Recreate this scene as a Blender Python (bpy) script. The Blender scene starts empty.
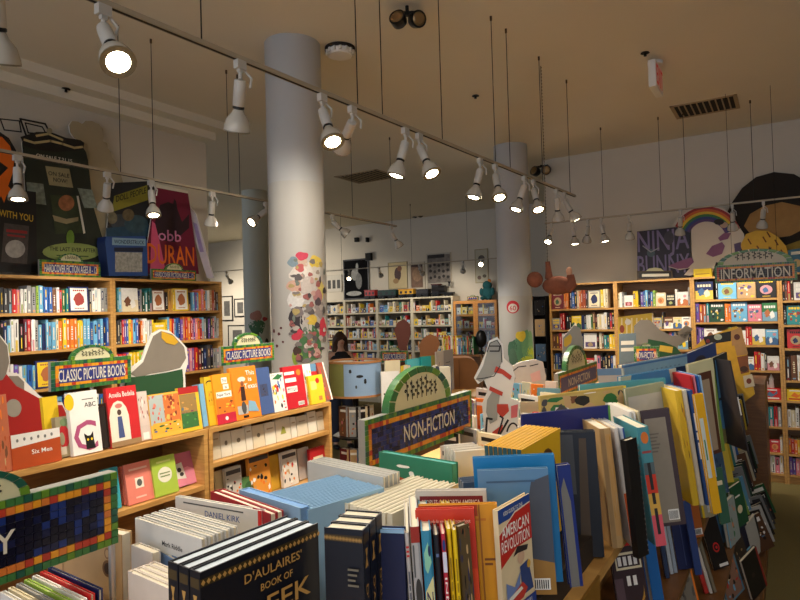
WORLD_STRENGTH = 1.25
EXPOSURE = 0.1
AISLE_FILL_W = 12
BACK_FILL_W = 17
import bpy, bmesh, math, random
from mathutils import Vector, Matrix

rnd = random.Random(11)
SC = bpy.context.scene
COL = SC.collection
PI = math.pi

# ------------------------------------------------------------------ camera
F = 610.0
YAW, PITCH, ROLL = math.radians(32.3), math.radians(1.1), math.radians(1.65)
CAMP = Vector((0, 0, 1.95))
fw = Vector((-math.sin(YAW) * math.cos(PITCH), math.cos(YAW) * math.cos(PITCH), math.sin(PITCH)))
r0 = Vector((math.cos(YAW), math.sin(YAW), 0))
u0 = r0.cross(fw)
RT = r0 * math.cos(ROLL) - u0 * math.sin(ROLL)
UP = u0 * math.cos(ROLL) + r0 * math.sin(ROLL)
cam = bpy.data.cameras.new('camera')
cam.sensor_width = 36
cam.lens = F * 36 / 800
cam.clip_start = 0.05
camo = bpy.data.objects.new('camera', cam)
COL.objects.link(camo)
camo.matrix_world = Matrix(((RT.x, UP.x, -fw.x, CAMP.x), (RT.y, UP.y, -fw.y, CAMP.y), (RT.z, UP.z, -fw.z, CAMP.z), (0, 0, 0, 1)))
SC.camera = camo


def ray(px, py):
    return fw + RT * ((px - 400) / F) - UP * ((py - 300) / F)


def at(px, py, d):
    return CAMP + ray(px, py) * d


def on_x(px, py, x):
    r = ray(px, py)
    return CAMP + r * (x / r.x)


def on_y(px, py, y):
    r = ray(px, py)
    return CAMP + r * (y / r.y)


def on_z(px, py, z):
    r = ray(px, py)
    return CAMP + r * ((z - CAMP.z) / r.z)


def on_plane(px, py, P0, phi):
    n = Vector((math.sin(phi), -math.cos(phi), 0))
    r = ray(px, py)
    return CAMP + r * ((P0 - CAMP).dot(n) / r.dot(n))


# --------------------------------------------------------------- materials
def lin(c):
    c = c / 255.0
    return c / 12.92 if c <= 0.04045 else ((c + 0.055) / 1.055) ** 2.4


def lin3(rgb):
    return tuple(lin(x) for x in rgb)


PAL = {
    'k': ('black', (26, 24, 25)), 'n': ('navy', (26, 40, 92)), 'b': ('blue', (42, 96, 172)), 'c': ('light blue', (112, 178, 214)),
    't': ('teal', (38, 128, 130)), 'g': ('green', (48, 112, 62)), 'l': ('lime green', (158, 192, 74)), 'y': ('yellow', (236, 198, 40)),
    'o': ('orange', (228, 122, 42)), 'r': ('red', (198, 42, 40)), 'm': ('maroon', (112, 32, 42)), 'p': ('pink', (226, 132, 148)),
    'v': ('purple', (112, 78, 160)), 'w': ('white', (234, 230, 222)), 'e': ('cream', (226, 212, 176)), 's': ('grey', (150, 150, 148)),
    'd': ('charcoal', (72, 70, 72)), 'x': ('brown', (118, 76, 50)), 'h': ('tan', (192, 158, 112)), 'a': ('gold', (190, 140, 60)),
    'i': ('pale blue', (150, 190, 224)), 'j': ('dark green', (30, 70, 48)), 'q': ('rust', (176, 80, 40)), 'u': ('slate blue', (84, 112, 140)),
    'f': ('magenta', (170, 46, 90)), 'z': ('dark brown', (66, 44, 34)),
}


def rgb(c):
    return PAL[c][1] if isinstance(c, str) else c


MATS = {}


def nodes_of(name):
    m = bpy.data.materials.new(name)
    m.use_nodes = True
    nt = m.node_tree
    return m, nt, nt.nodes['Principled BSDF']


def mat(c, rough=0.5, metal=0.0, var=0.06, scale=18.0, emit=0.0, name=None, spec=0.4, alpha=None, bump=0.0):
    c = rgb(c)
    key = (c, rough, metal, var, scale, emit, name, alpha, bump)
    if key in MATS:
        return MATS[key]
    m, nt, b = nodes_of(name or 'paint_%02x%02x%02x' % tuple(int(v) for v in c))
    L = lin3(c)
    b.inputs['Roughness'].default_value = rough
    b.inputs['Metallic'].default_value = metal
    b.inputs['Specular IOR Level'].default_value = spec
    if emit:
        b.inputs['Emission Color'].default_value = (*L, 1)
        b.inputs['Emission Strength'].default_value = emit
    if var:
        tc = nt.nodes.new('ShaderNodeTexCoord')
        nz = nt.nodes.new('ShaderNodeTexNoise')
        nz.inputs['Scale'].default_value = scale
        nz.inputs['Detail'].default_value = 3
        mx = nt.nodes.new('ShaderNodeMix')
        mx.data_type = 'RGBA'
        mx.inputs[6].default_value = (*[v * (1 - var * 1.6) for v in L], 1)
        mx.inputs[7].default_value = (*[min(1, v * (1 + var * 1.6)) for v in L], 1)
        nt.links.new(tc.outputs['Object'], nz.inputs['Vector'])
        nt.links.new(nz.outputs['Fac'], mx.inputs[0])
        nt.links.new(mx.outputs[2], b.inputs['Base Color'])
        if bump:
            bp = nt.nodes.new('ShaderNodeBump')
            bp.inputs['Strength'].default_value = bump
            bp.inputs['Distance'].default_value = 0.01
            nt.links.new(nz.outputs['Fac'], bp.inputs['Height'])
            nt.links.new(bp.outputs['Normal'], b.inputs['Normal'])
    else:
        b.inputs['Base Color'].default_value = (*L, 1)
    if alpha is not None:
        b.inputs['Transmission Weight'].default_value = alpha
        b.inputs['IOR'].default_value = 1.1
    MATS[key] = m
    return m


def wood(name, c1, c2, sc=(3, 3, 30), rough=0.45):
    if name in MATS:
        return MATS[name]
    m, nt, b = nodes_of(name)
    tc = nt.nodes.new('ShaderNodeTexCoord')
    mp = nt.nodes.new('ShaderNodeMapping')
    mp.inputs['Scale'].default_value = sc
    nz = nt.nodes.new('ShaderNodeTexNoise')
    nz.inputs['Scale'].default_value = 2.2
    nz.inputs['Detail'].default_value = 6
    nz.inputs['Distortion'].default_value = 0.6
    rp = nt.nodes.new('ShaderNodeValToRGB')
    rp.color_ramp.elements[0].position = 0.32
    rp.color_ramp.elements[0].color = (*lin3(c1), 1)
    rp.color_ramp.elements[1].position = 0.7
    rp.color_ramp.elements[1].color = (*lin3(c2), 1)
    nt.links.new(tc.outputs['Object'], mp.inputs['Vector'])
    nt.links.new(mp.outputs['Vector'], nz.inputs['Vector'])
    nt.links.new(nz.outputs['Fac'], rp.inputs['Fac'])
    nt.links.new(rp.outputs['Color'], b.inputs['Base Color'])
    b.inputs['Roughness'].default_value = rough
    MATS[name] = m
    return m


def clear_glass():
    if 'cg' in MATS:
        return MATS['cg']
    m = bpy.data.materials.new('clear_glass')
    m.use_nodes = True
    nt = m.node_tree
    nt.nodes.clear()
    o = nt.nodes.new('ShaderNodeOutputMaterial')
    mx = nt.nodes.new('ShaderNodeMixShader')
    fr = nt.nodes.new('ShaderNodeFresnel')
    fr.inputs[0].default_value = 1.45
    tr = nt.nodes.new('ShaderNodeBsdfTransparent')
    tr.inputs[0].default_value = (0.94, 0.96, 0.95, 1)
    gl = nt.nodes.new('ShaderNodeBsdfGlossy')
    gl.inputs['Roughness'].default_value = 0.05
    nt.links.new(fr.outputs[0], mx.inputs[0])
    nt.links.new(tr.outputs[0], mx.inputs[1])
    nt.links.new(gl.outputs[0], mx.inputs[2])
    nt.links.new(mx.outputs[0], o.inputs[0])
    MATS['cg'] = m
    return m


def obj_color_mat():
    m, nt, b = nodes_of('book_cloth')
    oi = nt.nodes.new('ShaderNodeObjectInfo')
    tc = nt.nodes.new('ShaderNodeTexCoord')
    nz = nt.nodes.new('ShaderNodeTexNoise')
    nz.inputs['Scale'].default_value = 40
    mp = nt.nodes.new('ShaderNodeMapRange')
    mp.inputs[3].default_value = 0.82
    mp.inputs[4].default_value = 1.12
    mx = nt.nodes.new('ShaderNodeMix')
    mx.data_type = 'RGBA'
    mx.blend_type = 'MULTIPLY'
    mx.inputs[0].default_value = 1
    nt.links.new(tc.outputs['Object'], nz.inputs['Vector'])
    nt.links.new(nz.outputs['Fac'], mp.inputs[0])
    nt.links.new(oi.outputs['Color'], mx.inputs[6])
    nt.links.new(mp.outputs[0], mx.inputs[7])
    nt.links.new(mx.outputs[2], b.inputs['Base Color'])
    b.inputs['Roughness'].default_value = 0.42
    return m


def random_mat(name, cols, mult):
    m, nt, b = nodes_of(name)
    oi = nt.nodes.new('ShaderNodeObjectInfo')
    mu = nt.nodes.new('ShaderNodeMath')
    mu.operation = 'MULTIPLY'
    mu.inputs[1].default_value = mult
    fr = nt.nodes.new('ShaderNodeMath')
    fr.operation = 'FRACT'
    rp = nt.nodes.new('ShaderNodeValToRGB')
    rp.color_ramp.interpolation = 'CONSTANT'
    n = len(cols)
    while len(rp.color_ramp.elements) < n:
        rp.color_ramp.elements.new(0.5)
    for i, c in enumerate(cols):
        rp.color_ramp.elements[i].position = i / n
        rp.color_ramp.elements[i].color = (*lin3(rgb(c)), 1)
    nt.links.new(oi.outputs['Random'], mu.inputs[0])
    nt.links.new(mu.outputs[0], fr.inputs[0])
    nt.links.new(fr.outputs[0], rp.inputs['Fac'])
    nt.links.new(rp.outputs['Color'], b.inputs['Base Color'])
    b.inputs['Roughness'].default_value = 0.45
    return m


CLOTH = obj_color_mat()
ACC_A = random_mat('print_dark', [(34, 44, 84), (150, 50, 44), (50, 92, 62), 'k', (60, 96, 140), 'x', (92, 72, 124), (176, 104, 60)], 7.31)
ACC_B = random_mat('print_bright', [(206, 176, 70), 'w', (206, 140, 80), (120, 160, 180), 'e', (200, 140, 146), (150, 160, 96), (176, 150, 110)], 13.7)
ACC_L = random_mat('print_light', ['w', 'e', 'w', 'y', 'w', 'k'], 3.17)
PAPER = mat((222, 212, 188), 0.8, var=0.05, scale=60, name='paper_pages')
WOOD = wood('oak_veneer', (176, 128, 66), (206, 158, 90))
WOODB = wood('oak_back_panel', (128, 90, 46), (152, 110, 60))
WOODD = wood('brown_laminate', (104, 66, 30), (124, 82, 40))
WHITEP = mat((226, 222, 212), 0.4, var=0.02, name='white_enamel')
BLACKM = mat((22, 22, 22), 0.35, 0.3, var=0, name='black_metal')
CARD = mat((226, 222, 212), 0.7, var=0.03, name='white_foam_board')

# ------------------------------------------------------------- mesh builder
TEXTS = {}


def text_geo(s, bold=True):
    key = (s, bold)
    if key in TEXTS:
        return TEXTS[key]
    cu = bpy.data.curves.new('lettering', 'FONT')
    cu.body = s
    cu.resolution_u = 2
    if bold:
        cu.offset = 0.009
    ob = bpy.data.objects.new('lettering', cu)
    me = ob.to_mesh()
    vs = [v.co.copy() for v in me.vertices]
    fs = [tuple(p.vertices) for p in me.polygons]
    ob.to_mesh_clear()
    bpy.data.objects.remove(ob)
    bpy.data.curves.remove(cu)
    x0 = min(v.x for v in vs)
    x1 = max(v.x for v in vs)
    z1 = max(v.y for v in vs)
    TEXTS[key] = ([((v.x - x0) / (x1 - x0), v.y / z1) for v in vs], fs, (x1 - x0) / z1)
    return TEXTS[key]


class MB:
    def __init__(s):
        s.v, s.f, s.m, s.mats = [], [], [], []

    def mi(s, m):
        if m not in s.mats:
            s.mats.append(m)
        return s.mats.index(m)

    def add(s, vs, fs, m):
        b = len(s.v)
        s.v += [tuple(v) for v in vs]
        s.f += [tuple(b + i for i in f) for f in fs]
        s.m += [s.mi(m)] * len(fs)
        return s

    def box(s, x0, y0, z0, x1, y1, z1, m):
        x0, x1 = min(x0, x1), max(x0, x1)
        y0, y1 = min(y0, y1), max(y0, y1)
        z0, z1 = min(z0, z1), max(z0, z1)
        vs = [(x0, y0, z0), (x1, y0, z0), (x1, y1, z0), (x0, y1, z0), (x0, y0, z1), (x1, y0, z1), (x1, y1, z1), (x0, y1, z1)]
        return s.add(vs, [(0, 3, 2, 1), (4, 5, 6, 7), (0, 1, 5, 4), (1, 2, 6, 5), (2, 3, 7, 6), (3, 0, 4, 7)], m)

    def prism(s, pts, y0, y1, m, side=None):
        """closed outline in the local x-z plane, given thickness from y0 (front) to y1 (back)"""
        a = sum(pts[i][0] * pts[(i + 1) % len(pts)][1] - pts[(i + 1) % len(pts)][0] * pts[i][1] for i in range(len(pts)))
        if a < 0:
            pts = pts[::-1]
        n = len(pts)
        s.add([(x, y0, z) for x, z in pts], [tuple(range(n))], m)
        s.add([(x, y1, z) for x, z in pts], [tuple(range(n))[::-1]], m)
        vs = [(x, y0, z) for x, z in pts] + [(x, y1, z) for x, z in pts]
        s.add(vs, [(i, i + n, (i + 1) % n + n, (i + 1) % n) for i in range(n)], side or m)
        return s

    def flat(s, pts, y, m):
        a = sum(pts[i][0] * pts[(i + 1) % len(pts)][1] - pts[(i + 1) % len(pts)][0] * pts[i][1] for i in range(len(pts)))
        if a < 0:
            pts = pts[::-1]
        return s.add([(x, y, z) for x, z in pts], [tuple(range(len(pts)))], m)

    def lathe(s, prof, m, n=16, M=None, cap=True):
        vs, fs = [], []
        for r, z in prof:
            for k in range(n):
                a = 2 * PI * k / n
                vs.append(Vector((r * math.cos(a), r * math.sin(a), z)))
        for i in range(len(prof) - 1):
            for k in range(n):
                fs.append((i * n + k, i * n + (k + 1) % n, (i + 1) * n + (k + 1) % n, (i + 1) * n + k))
        if cap:
            fs.append(tuple(range(n))[::-1])
            fs.append(tuple((len(prof) - 1) * n + k for k in range(n)))
        if M is not None:
            vs = [M @ v for v in vs]
        return s.add(vs, fs, m)

    def tube(s, path, r, m, n=6):
        path = [Vector(p) for p in path]
        vs, fs = [], []
        for i, p in enumerate(path):
            t = (path[min(i + 1, len(path) - 1)] - path[max(i - 1, 0)]).normalized()
            a = t.orthogonal().normalized() if i == 0 else (a - t * a.dot(t)).normalized()
            b = t.cross(a)
            rr = r[i] if isinstance(r, (list, tuple)) else r
            for k in range(n):
                g = 2 * PI * k / n
                vs.append(p + a * rr * math.cos(g) + b * rr * math.sin(g))
        for i in range(len(path) - 1):
            for k in range(n):
                fs.append((i * n + k, i * n + (k + 1) % n, (i + 1) * n + (k + 1) % n, (i + 1) * n + k))
        fs.append(tuple(range(n))[::-1])
        fs.append(tuple((len(path) - 1) * n + k for k in range(n)))
        return s.add(vs, fs, m)

    def sphere(s, c, r, m, seg=12, ring=8):
        c = Vector(c)
        if not isinstance(r, (tuple, list)):
            r = (r, r, r)
        vs = [c + Vector((0, 0, -r[2]))]
        for i in range(1, ring):
            t = -PI / 2 + PI * i / ring
            for k in range(seg):
                a = 2 * PI * k / seg
                vs.append(c + Vector((r[0] * math.cos(t) * math.cos(a), r[1] * math.cos(t) * math.sin(a), r[2] * math.sin(t))))
        vs.append(c + Vector((0, 0, r[2])))
        fs = [(0, 1 + (k + 1) % seg, 1 + k) for k in range(seg)]
        for i in range(ring - 2):
            for k in range(seg):
                fs.append((1 + i * seg + k, 1 + i * seg + (k + 1) % seg, 1 + (i + 1) * seg + (k + 1) % seg, 1 + (i + 1) * seg + k))
        e = len(vs) - 1
        fs += [(e, 1 + (ring - 2) * seg + k, 1 + (ring - 2) * seg + (k + 1) % seg) for k in range(seg)]
        return s.add(vs, fs, m)

    def text(s, st, x, z, h, m, y=-0.001, w=None, align='C', maxw=None, fn=None, bold=True):
        """letters of cap height h; base point x, z; fn maps (u,v) in 0..1 to a point instead"""
        uv, fs, asp = text_geo(st, bold)
        if fn is None:
            ww = w or h * asp
            if maxw and ww > maxw:
                ww = maxw
            xx = x - (ww / 2 if align == 'C' else 0)
            vs = [(xx + u * ww, y, z + v * h) for u, v in uv]
        else:
            vs = [fn(u, v) for u, v in uv]
        return s.add(vs, fs, m)

    def build(s, name, parent=None, loc=None, rz=0.0, smooth=False, bevel=0.0):
        me = bpy.data.meshes.new(name)
        me.from_pydata(s.v, [], s.f)
        for m in s.mats:
            me.materials.append(m)
        me.polygons.foreach_set('material_index', s.m)
        if smooth:
            me.polygons.foreach_set('use_smooth', [True] * len(s.f))
            try:
                me.set_sharp_from_angle(angle=math.radians(40))
            except Exception:
                pass
        me.update()
        ob = bpy.data.objects.new(name, me)
        COL.objects.link(ob)
        if parent is not None:
            ob.parent = parent
        if loc is not None:
            ob.location = loc
        ob.rotation_euler = (0, 0, rz)
        if bevel:
            md = ob.modifiers.new('edge', 'BEVEL')
            md.width = bevel
            md.segments = 2
            md.limit_method = 'ANGLE'
        return ob


def tag(o, label, cat, group=None):
    o['label'] = label
    o['category'] = cat
    if group:
        o['group'] = group
    return o


def empty(name, loc, label, cat, rz=0.0, group=None):
    o = bpy.data.objects.new(name, None)
    COL.objects.link(o)
    o.location = loc
    o.rotation_euler = (0, 0, rz)
    return tag(o, label, cat, group)


def struct(o):
    o['kind'] = 'structure'
    return o


ORD = 'zero first second third fourth fifth sixth seventh eighth ninth tenth eleventh twelfth thirteenth fourteenth fifteenth sixteenth seventeenth eighteenth nineteenth twentieth'.split()


def nth(i):
    if i <= 20:
        return ORD[i]
    if i < 30:
        return 'twenty-' + ORD[i - 20]
    if i == 30:
        return 'thirtieth'
    if i < 40:
        return 'thirty-' + ORD[i - 30]
    return 'forty-' + ORD[i - 40] if i > 40 else 'fortieth'
# ------------------------------------------------------------------ the room
ZC = 3.95
YB = 11.25          # far wall
YR = 8.04           # wall behind the right-hand bookcases
XL = -5.12          # wall behind the left-hand bookcases
WALL = mat((200, 192, 176), 0.85, var=0.03, scale=3, name='wall_plaster', bump=0.02)
CEIL = mat((226, 218, 198), 0.9, var=0.02, scale=2, name='ceiling_plaster')
CARPET = mat((112, 100, 58), 0.95, var=0.10, scale=90, name='olive_carpet', bump=0.3)


def slab(name, x0, y0, z0, x1, y1, z1, m):
    return struct(MB().box(x0, y0, z0, x1, y1, z1, m).build(name))


slab('floor', -15, -4, -0.1, 6, 12, 0, CARPET)
slab('ceiling', -15, -4, ZC, 6, 12, ZC + 0.1, CEIL)
slab('wall_left', XL - 0.12, -4, 0, XL, 4.35, ZC, WALL)
slab('wall_far_left', -15, 4.35, 0, -14.9, 12, ZC, WALL)
slab('wall_back', -14.9, YB, 0, -2.72, YB + 0.1, ZC, WALL)
slab('wall_right', -2.72, YR, 0, 6, YR + 0.1, ZC, WALL)
slab('wall_return', -2.72, YR + 0.1, 0, -2.6, YB + 0.1, ZC, WALL)
slab('wall_end', 5.9, -4, 0, 6, YR, ZC, WALL)
# stepped soffit above the left wall
p1 = on_z(0, 62, 3.87)
p2 = on_z(0, 80, 3.79)
slab('trim_1', XL, -4, 3.87, p1.x, 4.35, ZC, CEIL)
slab('trim_2', XL, -4, 3.79, p2.x, 4.35, 3.87, CEIL)

COLPAINT = mat((178, 179, 178), 0.6, var=0.02, scale=4, name='column_paint')
COLLOW = mat((178, 175, 168), 0.6, var=0.02, scale=4, name='column_white_paint')
COLGREEN = mat((186, 188, 174), 0.6, var=0.02, scale=4, name='column_sage_paint')
RC = 0.205


def column(x, y, lower, split):
    b = MB()
    b.lathe([(RC, 0), (RC, split)], lower, 48)
    b.lathe([(RC, split), (RC, ZC)], COLPAINT if lower is not COLGREEN else lower, 48)
    o = struct(b.build('column', None, (x, y, 0), 0, True))
    return o


C1 = column(-3.03, 3.40, COLLOW, 2.90)
C2 = column(-2.81, 7.09, COLLOW, 2.10)
C3 = column(-7.17, 7.05, COLGREEN, 2.6)


def on_cyl(px, py, c, R):
    r = ray(px, py)
    ox, oy = CAMP.x - c.x, CAMP.y - c.y
    a = r.x * r.x + r.y * r.y
    b = 2 * (ox * r.x + oy * r.y)
    cc = ox * ox + oy * oy - R * R
    d = b * b - 4 * a * cc
    if d < 0:
        d = 0
    t = (-b - math.sqrt(d)) / (2 * a)
    P = CAMP + r * t
    return math.atan2(P.y - c.y, P.x - c.x), P.z


def wrap_patch(b, c, px, py, rx, ry, m, lay=1, rot=0.0, n=18, wob=1.0):
    """a painted oval that follows the column's curve"""
    a0, z0 = on_cyl(px, py, c.location, RC)
    d = (Vector((c.location.x, c.location.y, z0)) - CAMP).length
    sx, sz = rx / F * d / RC, ry / F * d
    vs = [(0, 0)]
    R = RC + 0.0008 + 0.00009 * lay
    rings = 3
    pts = []
    for i in range(1, rings + 1):
        for k in range(n):
            g = 2 * PI * k / n
            w = 1 + wob * (0.10 * math.sin(3 * g + px) + 0.06 * math.sin(5 * g + py))
            x, z = math.cos(g) * i / rings * w * sx, math.sin(g) * i / rings * w * sz
            pts.append((x * math.cos(rot) - z * math.sin(rot) * sx / sz, z * math.cos(rot) + x * math.sin(rot) * sz / sx))
    vs += pts
    P = [(R * math.cos(a0 + x), R * math.sin(a0 + x), z0 + z) for x, z in vs]
    fs = [(0, 1 + k, 1 + (k + 1) % n) for k in range(n)]
    for i in range(rings - 1):
        for k in range(n):
            fs.append((1 + i * n + k, 1 + (i + 1) * n + k, 1 + (i + 1) * n + (k + 1) % n, 1 + i * n + (k + 1) % n))
    b.add(P, fs, m)


mu = MB()
M1 = [(300, 262, 8, 6, (196, 170, 150)), (313, 270, 10, 10, (206, 200, 190)), (302, 256, 6, 4, (190, 60, 84)), (316, 262, 8, 6, (214, 186, 80)),
      (293, 262, 5, 5, (120, 140, 150)), (299, 274, 9, 8, (214, 206, 196)), (294, 286, 7, 6, (200, 160, 140)), (310, 286, 9, 9, (190, 180, 172)),
      (321, 290, 5, 9, (214, 196, 110)), (300, 268, 4, 4, (186, 90, 90)), (318, 296, 6, 6, (170, 120, 120)), (297, 300, 10, 8, (206, 204, 200)),
      (301, 318, 11, 12, (52, 46, 52)), (297, 334, 6, 6, (196, 56, 76)), (310, 318, 10, 16, (178, 174, 168)), (311, 344, 12, 18, (70, 112, 70)),
      (312, 320, 6, 5, (206, 176, 70)), (323, 328, 6, 10, (200, 60, 76)), (320, 310, 7, 8, (150, 140, 136)), (298, 312, 5, 5, (120, 110, 110)),
      (297, 357, 5, 7, (140, 160, 60)), (297, 351, 4, 4, (70, 50, 42)), (305, 360, 8, 3, (80, 120, 60)), (318, 302, 4, 4, (80, 70, 76))]
rm = random.Random(8)
MC = [(150, 138, 128), (176, 166, 156), (120, 112, 108), (190, 150, 140), (90, 84, 84), (150, 90, 86), (170, 150, 96), (110, 120, 110), (200, 190, 180), (70, 62, 64)]
for k in range(90):
    y = rm.uniform(258, 362)
    M1.append((rm.uniform(289 if y < 335 else 298, 324), y, rm.uniform(1.2, 3.6), rm.uniform(1.2, 3.6), rm.choice(MC)))
for i, (x, y, rx, ry, c) in enumerate(M1):
    wrap_patch(mu, C1, x, y, rx, ry, mat(c, 0.7, var=0.12, scale=60), 1 + i)
for (x, y, s) in [(274, 331, 2.4), (279, 334, 2), (273, 340, 2.2), (281, 328, 1.6), (277, 346, 2), (283, 342, 1.4)]:
    wrap_patch(mu, C1, x, y, s, s * 0.8, mat((90, 40, 44), 0.7), 1, n=9)
mu.build('painted_mural', C1)

mu = MB()
for i, (x, y, rx, ry, rot, c) in enumerate([(513, 352, 5, 12, -0.5, (70, 110, 84)), (519, 349, 5, 15, -0.3, (92, 140, 104)), (526, 345, 5, 16, -0.6, (110, 160, 110)),
                                            (531, 350, 5, 18, 0.2, (130, 176, 120)), (531, 356, 7, 9, 0, (204, 214, 60)), (521, 336, 5, 5, 0, (226, 196, 60)),
                                            (513, 357, 4, 8, 0.4, (84, 116, 92)), (527, 363, 8, 7, 0, (200, 210, 70))]):
    wrap_patch(mu, C2, x, y, rx, ry, mat(c, 0.7, var=0.1, scale=50), 1 + i, rot)
mu.build('leaf_mural', C2)
# round red emblem with 60 on the column
rb = MB()
RED = mat((190, 40, 52), 0.6, var=0.03)
wrap_patch(rb, C2, 512.7, 307, 6.2, 6.2, RED, 3, n=24, wob=0)
wrap_patch(rb, C2, 512.7, 308, 4.4, 4.2, mat((214, 206, 196), 0.6, var=0.02), 5, n=24, wob=0)
a0, z0 = on_cyl(512.7, 308, C2.location, RC)


def cyl_text(b, s, px, py, hpx, wpx, c, m, lay):
    a, z = on_cyl(px, py, c.location, RC)
    d = (Vector((c.location.x, c.location.y, z)) - CAMP).length
    w, h = wpx / F * d / RC, hpx / F * d
    R = RC + 0.0012 + 0.00009 * lay
    b.text(s, 0, 0, 0, m, fn=lambda u, v: (R * math.cos(a + (u - 0.5) * w), R * math.sin(a + (u - 0.5) * w), z + (v - 0.5) * h))


cyl_text(rb, '60', 512.7, 308, 4.6, 6, C2, RED, 7)
rb.build('round_emblem', C2)
# small emblem board on the sage column
mu = MB()
for i, (x, y, rx, ry, c) in enumerate([(256, 316, 6, 5, (170, 120, 104)), (257, 327, 8, 7, (70, 110, 78)), (265, 319, 3, 2, (180, 60, 60)), (258, 342, 1.6, 9, (120, 110, 90)), (267, 344, 3, 5, (60, 60, 54))]):
    wrap_patch(mu, C3, x, y, rx, ry, mat(c, 0.7, var=0.1, scale=40), 1 + i)
mu.build('painted_mural', C3)

# ----------------------------------------------------------- ceiling fittings
GRILLE = mat((170, 150, 116), 0.6, var=0.03, name='vent_enamel')
DARKH = mat((30, 26, 22), 0.8, var=0, name='dark_void')


def vent(px, py, w, l, rz, label):
    P = on_z(px, py, ZC)
    e = empty('ceiling_vent', (P.x, P.y, ZC), label, 'vent', rz)
    MB().box(-w / 2 + 0.03, -l / 2 + 0.03, -0.003, w / 2 - 0.03, l / 2 - 0.03, -0.001, DARKH).build('vent_opening', e)
    b = MB()
    for x0, x1, y0, y1 in ((-w / 2, w / 2, -l / 2, -l / 2 + 0.035), (-w / 2, w / 2, l / 2 - 0.035, l / 2), (-w / 2, -w / 2 + 0.035, -l / 2, l / 2), (w / 2 - 0.035, w / 2, -l / 2, l / 2)):
        b.box(x0, y0, -0.008, x1, y1, -0.0005, GRILLE)
    b.build('vent_frame', e)
    n = 9
    for i in range(n):
        x = -w / 2 + 0.05 + (w - 0.1) * (i + 0.5) / n
        MB().box(x - 0.006, -l / 2 + 0.036, -0.014, x + 0.006, l / 2 - 0.036, -0.0035, GRILLE).build('vent_slat', e)


vent(705, 107, 0.6, 0.5, 0, 'square ceiling vent with dark slats near the exit sign')
vent(367, 176.5, 0.75, 0.62, 0, 'dark slatted ceiling vent behind the thick front column')

P = on_z(340, 48, ZC)
e = empty('smoke_detector', (P.x, P.y, ZC), 'round white ceiling detector beside the top of the front column', 'detector')
MB().lathe([(0.115, -0.022), (0.115, -0.001)], DARKH, 32).build('recess_ring', e)
MB().lathe([(0.04, -0.07), (0.085, -0.062), (0.098, -0.04), (0.098, -0.02)], WHITEP, 32).build('detector_body', e, smooth=True)
b = MB()
for k in range(14):
    a = 2 * PI * k / 14
    b.box(0.1 * math.cos(a) - 0.008, 0.1 * math.sin(a) - 0.008, -0.05, 0.1 * math.cos(a) + 0.008, 0.1 * math.sin(a) + 0.008, -0.022, WHITEP)
b.build('vent_slots', e)

P = on_z(655, 62, ZC)
e = empty('exit_sign', (P.x, P.y, ZC), 'white box sign reading EXIT in red hung from ceiling', 'sign', PI / 2)
MB().lathe([(0.06, -0.03), (0.06, -0.001)], WHITEP, 20).build('ceiling_mount', e)
MB().box(-0.16, -0.03, -0.25, 0.16, 0.03, -0.03, WHITEP).build('sign_box', e, bevel=0.005)
b = MB()
b.text('EXIT', 0, -0.22, 0.16, mat((190, 50, 40), 0.5, var=0, emit=0.25, name='exit_red'), y=-0.032, maxw=0.28)
b.build('lettering', e)


def twin_spot(P, label, s=1.0, drop=0.1, rz=0.6):
    e = empty('emergency_light', P, label, 'light', rz)
    b = MB()
    b.tube([(0, 0, 0), (0, 0, -drop)], 0.012 * s, BLACKM, 8)
    b.box(-0.08 * s, -0.015, -drop - 0.015, 0.08 * s, 0.015, -drop + 0.01, BLACKM)
    b.build('stem', e)
    for sx in (-1, 1):
        M = Matrix.Translation((sx * 0.06 * s, -0.02, -drop - 0.05 * s)) @ Matrix.Rotation(PI / 2 + 0.3 * sx, 4, 'X') @ Matrix.Rotation(0.4 * sx, 4, 'Y')
        h = MB().lathe([(0.02 * s, -0.06 * s), (0.05 * s, -0.03 * s), (0.055 * s, 0.03 * s)], BLACKM, 18, M, cap=True).build('lamp_housing', e, smooth=True)
        MB().lathe([(0.043 * s, 0.031 * s), (0.03 * s, 0.036 * s)], mat((150, 120, 80), 0.25, 0.6, var=0.1), 18, M).build('reflector', h)


twin_spot(on_z(407, 6, ZC), 'black twin spotlight hanging from the ceiling above the near track', 1.0, 0.05)
P = on_y(418, 211, YB - 0.14)
twin_spot(P, 'small black twin lamp mounted high on the far wall', 1.2, 0.02, 0)
P = on_y(541, 165, YR - 0.12)
twin_spot(P, 'black twin lamp high on wall between rear column and bookcases', 1.2, 0.02, 0)
for px, py, pl in ((358, 239.5, 0), (370, 239.5, 0), (369.5, 256.5, 0)):
    pass
for i, (px, py, w, h, lab) in enumerate([(358, 240, 0.08, 0.1, 'small black box fixed on far wall above the black poster'), (368.5, 240, 0.04, 0.1, 'narrow black box on far wall next to a square one'),
                                         (370, 257, 0.14, 0.17, 'black loudspeaker box on far wall at the corner of black poster')]):
    P = on_y(px, py, YB)
    e = empty('wall_speaker', (P.x, YB, P.z), lab, 'speaker')
    MB().box(-w / 2, -0.09, -h / 2, w / 2, -0.001, h / 2, BLACKM).build('speaker_cabinet', e)
    MB().box(-w / 2 + 0.01, -0.094, -h / 2 + 0.01, w / 2 - 0.01, -0.09, h / 2 - 0.01, mat((40, 40, 40), 0.9)).build('grille', e)
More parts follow.
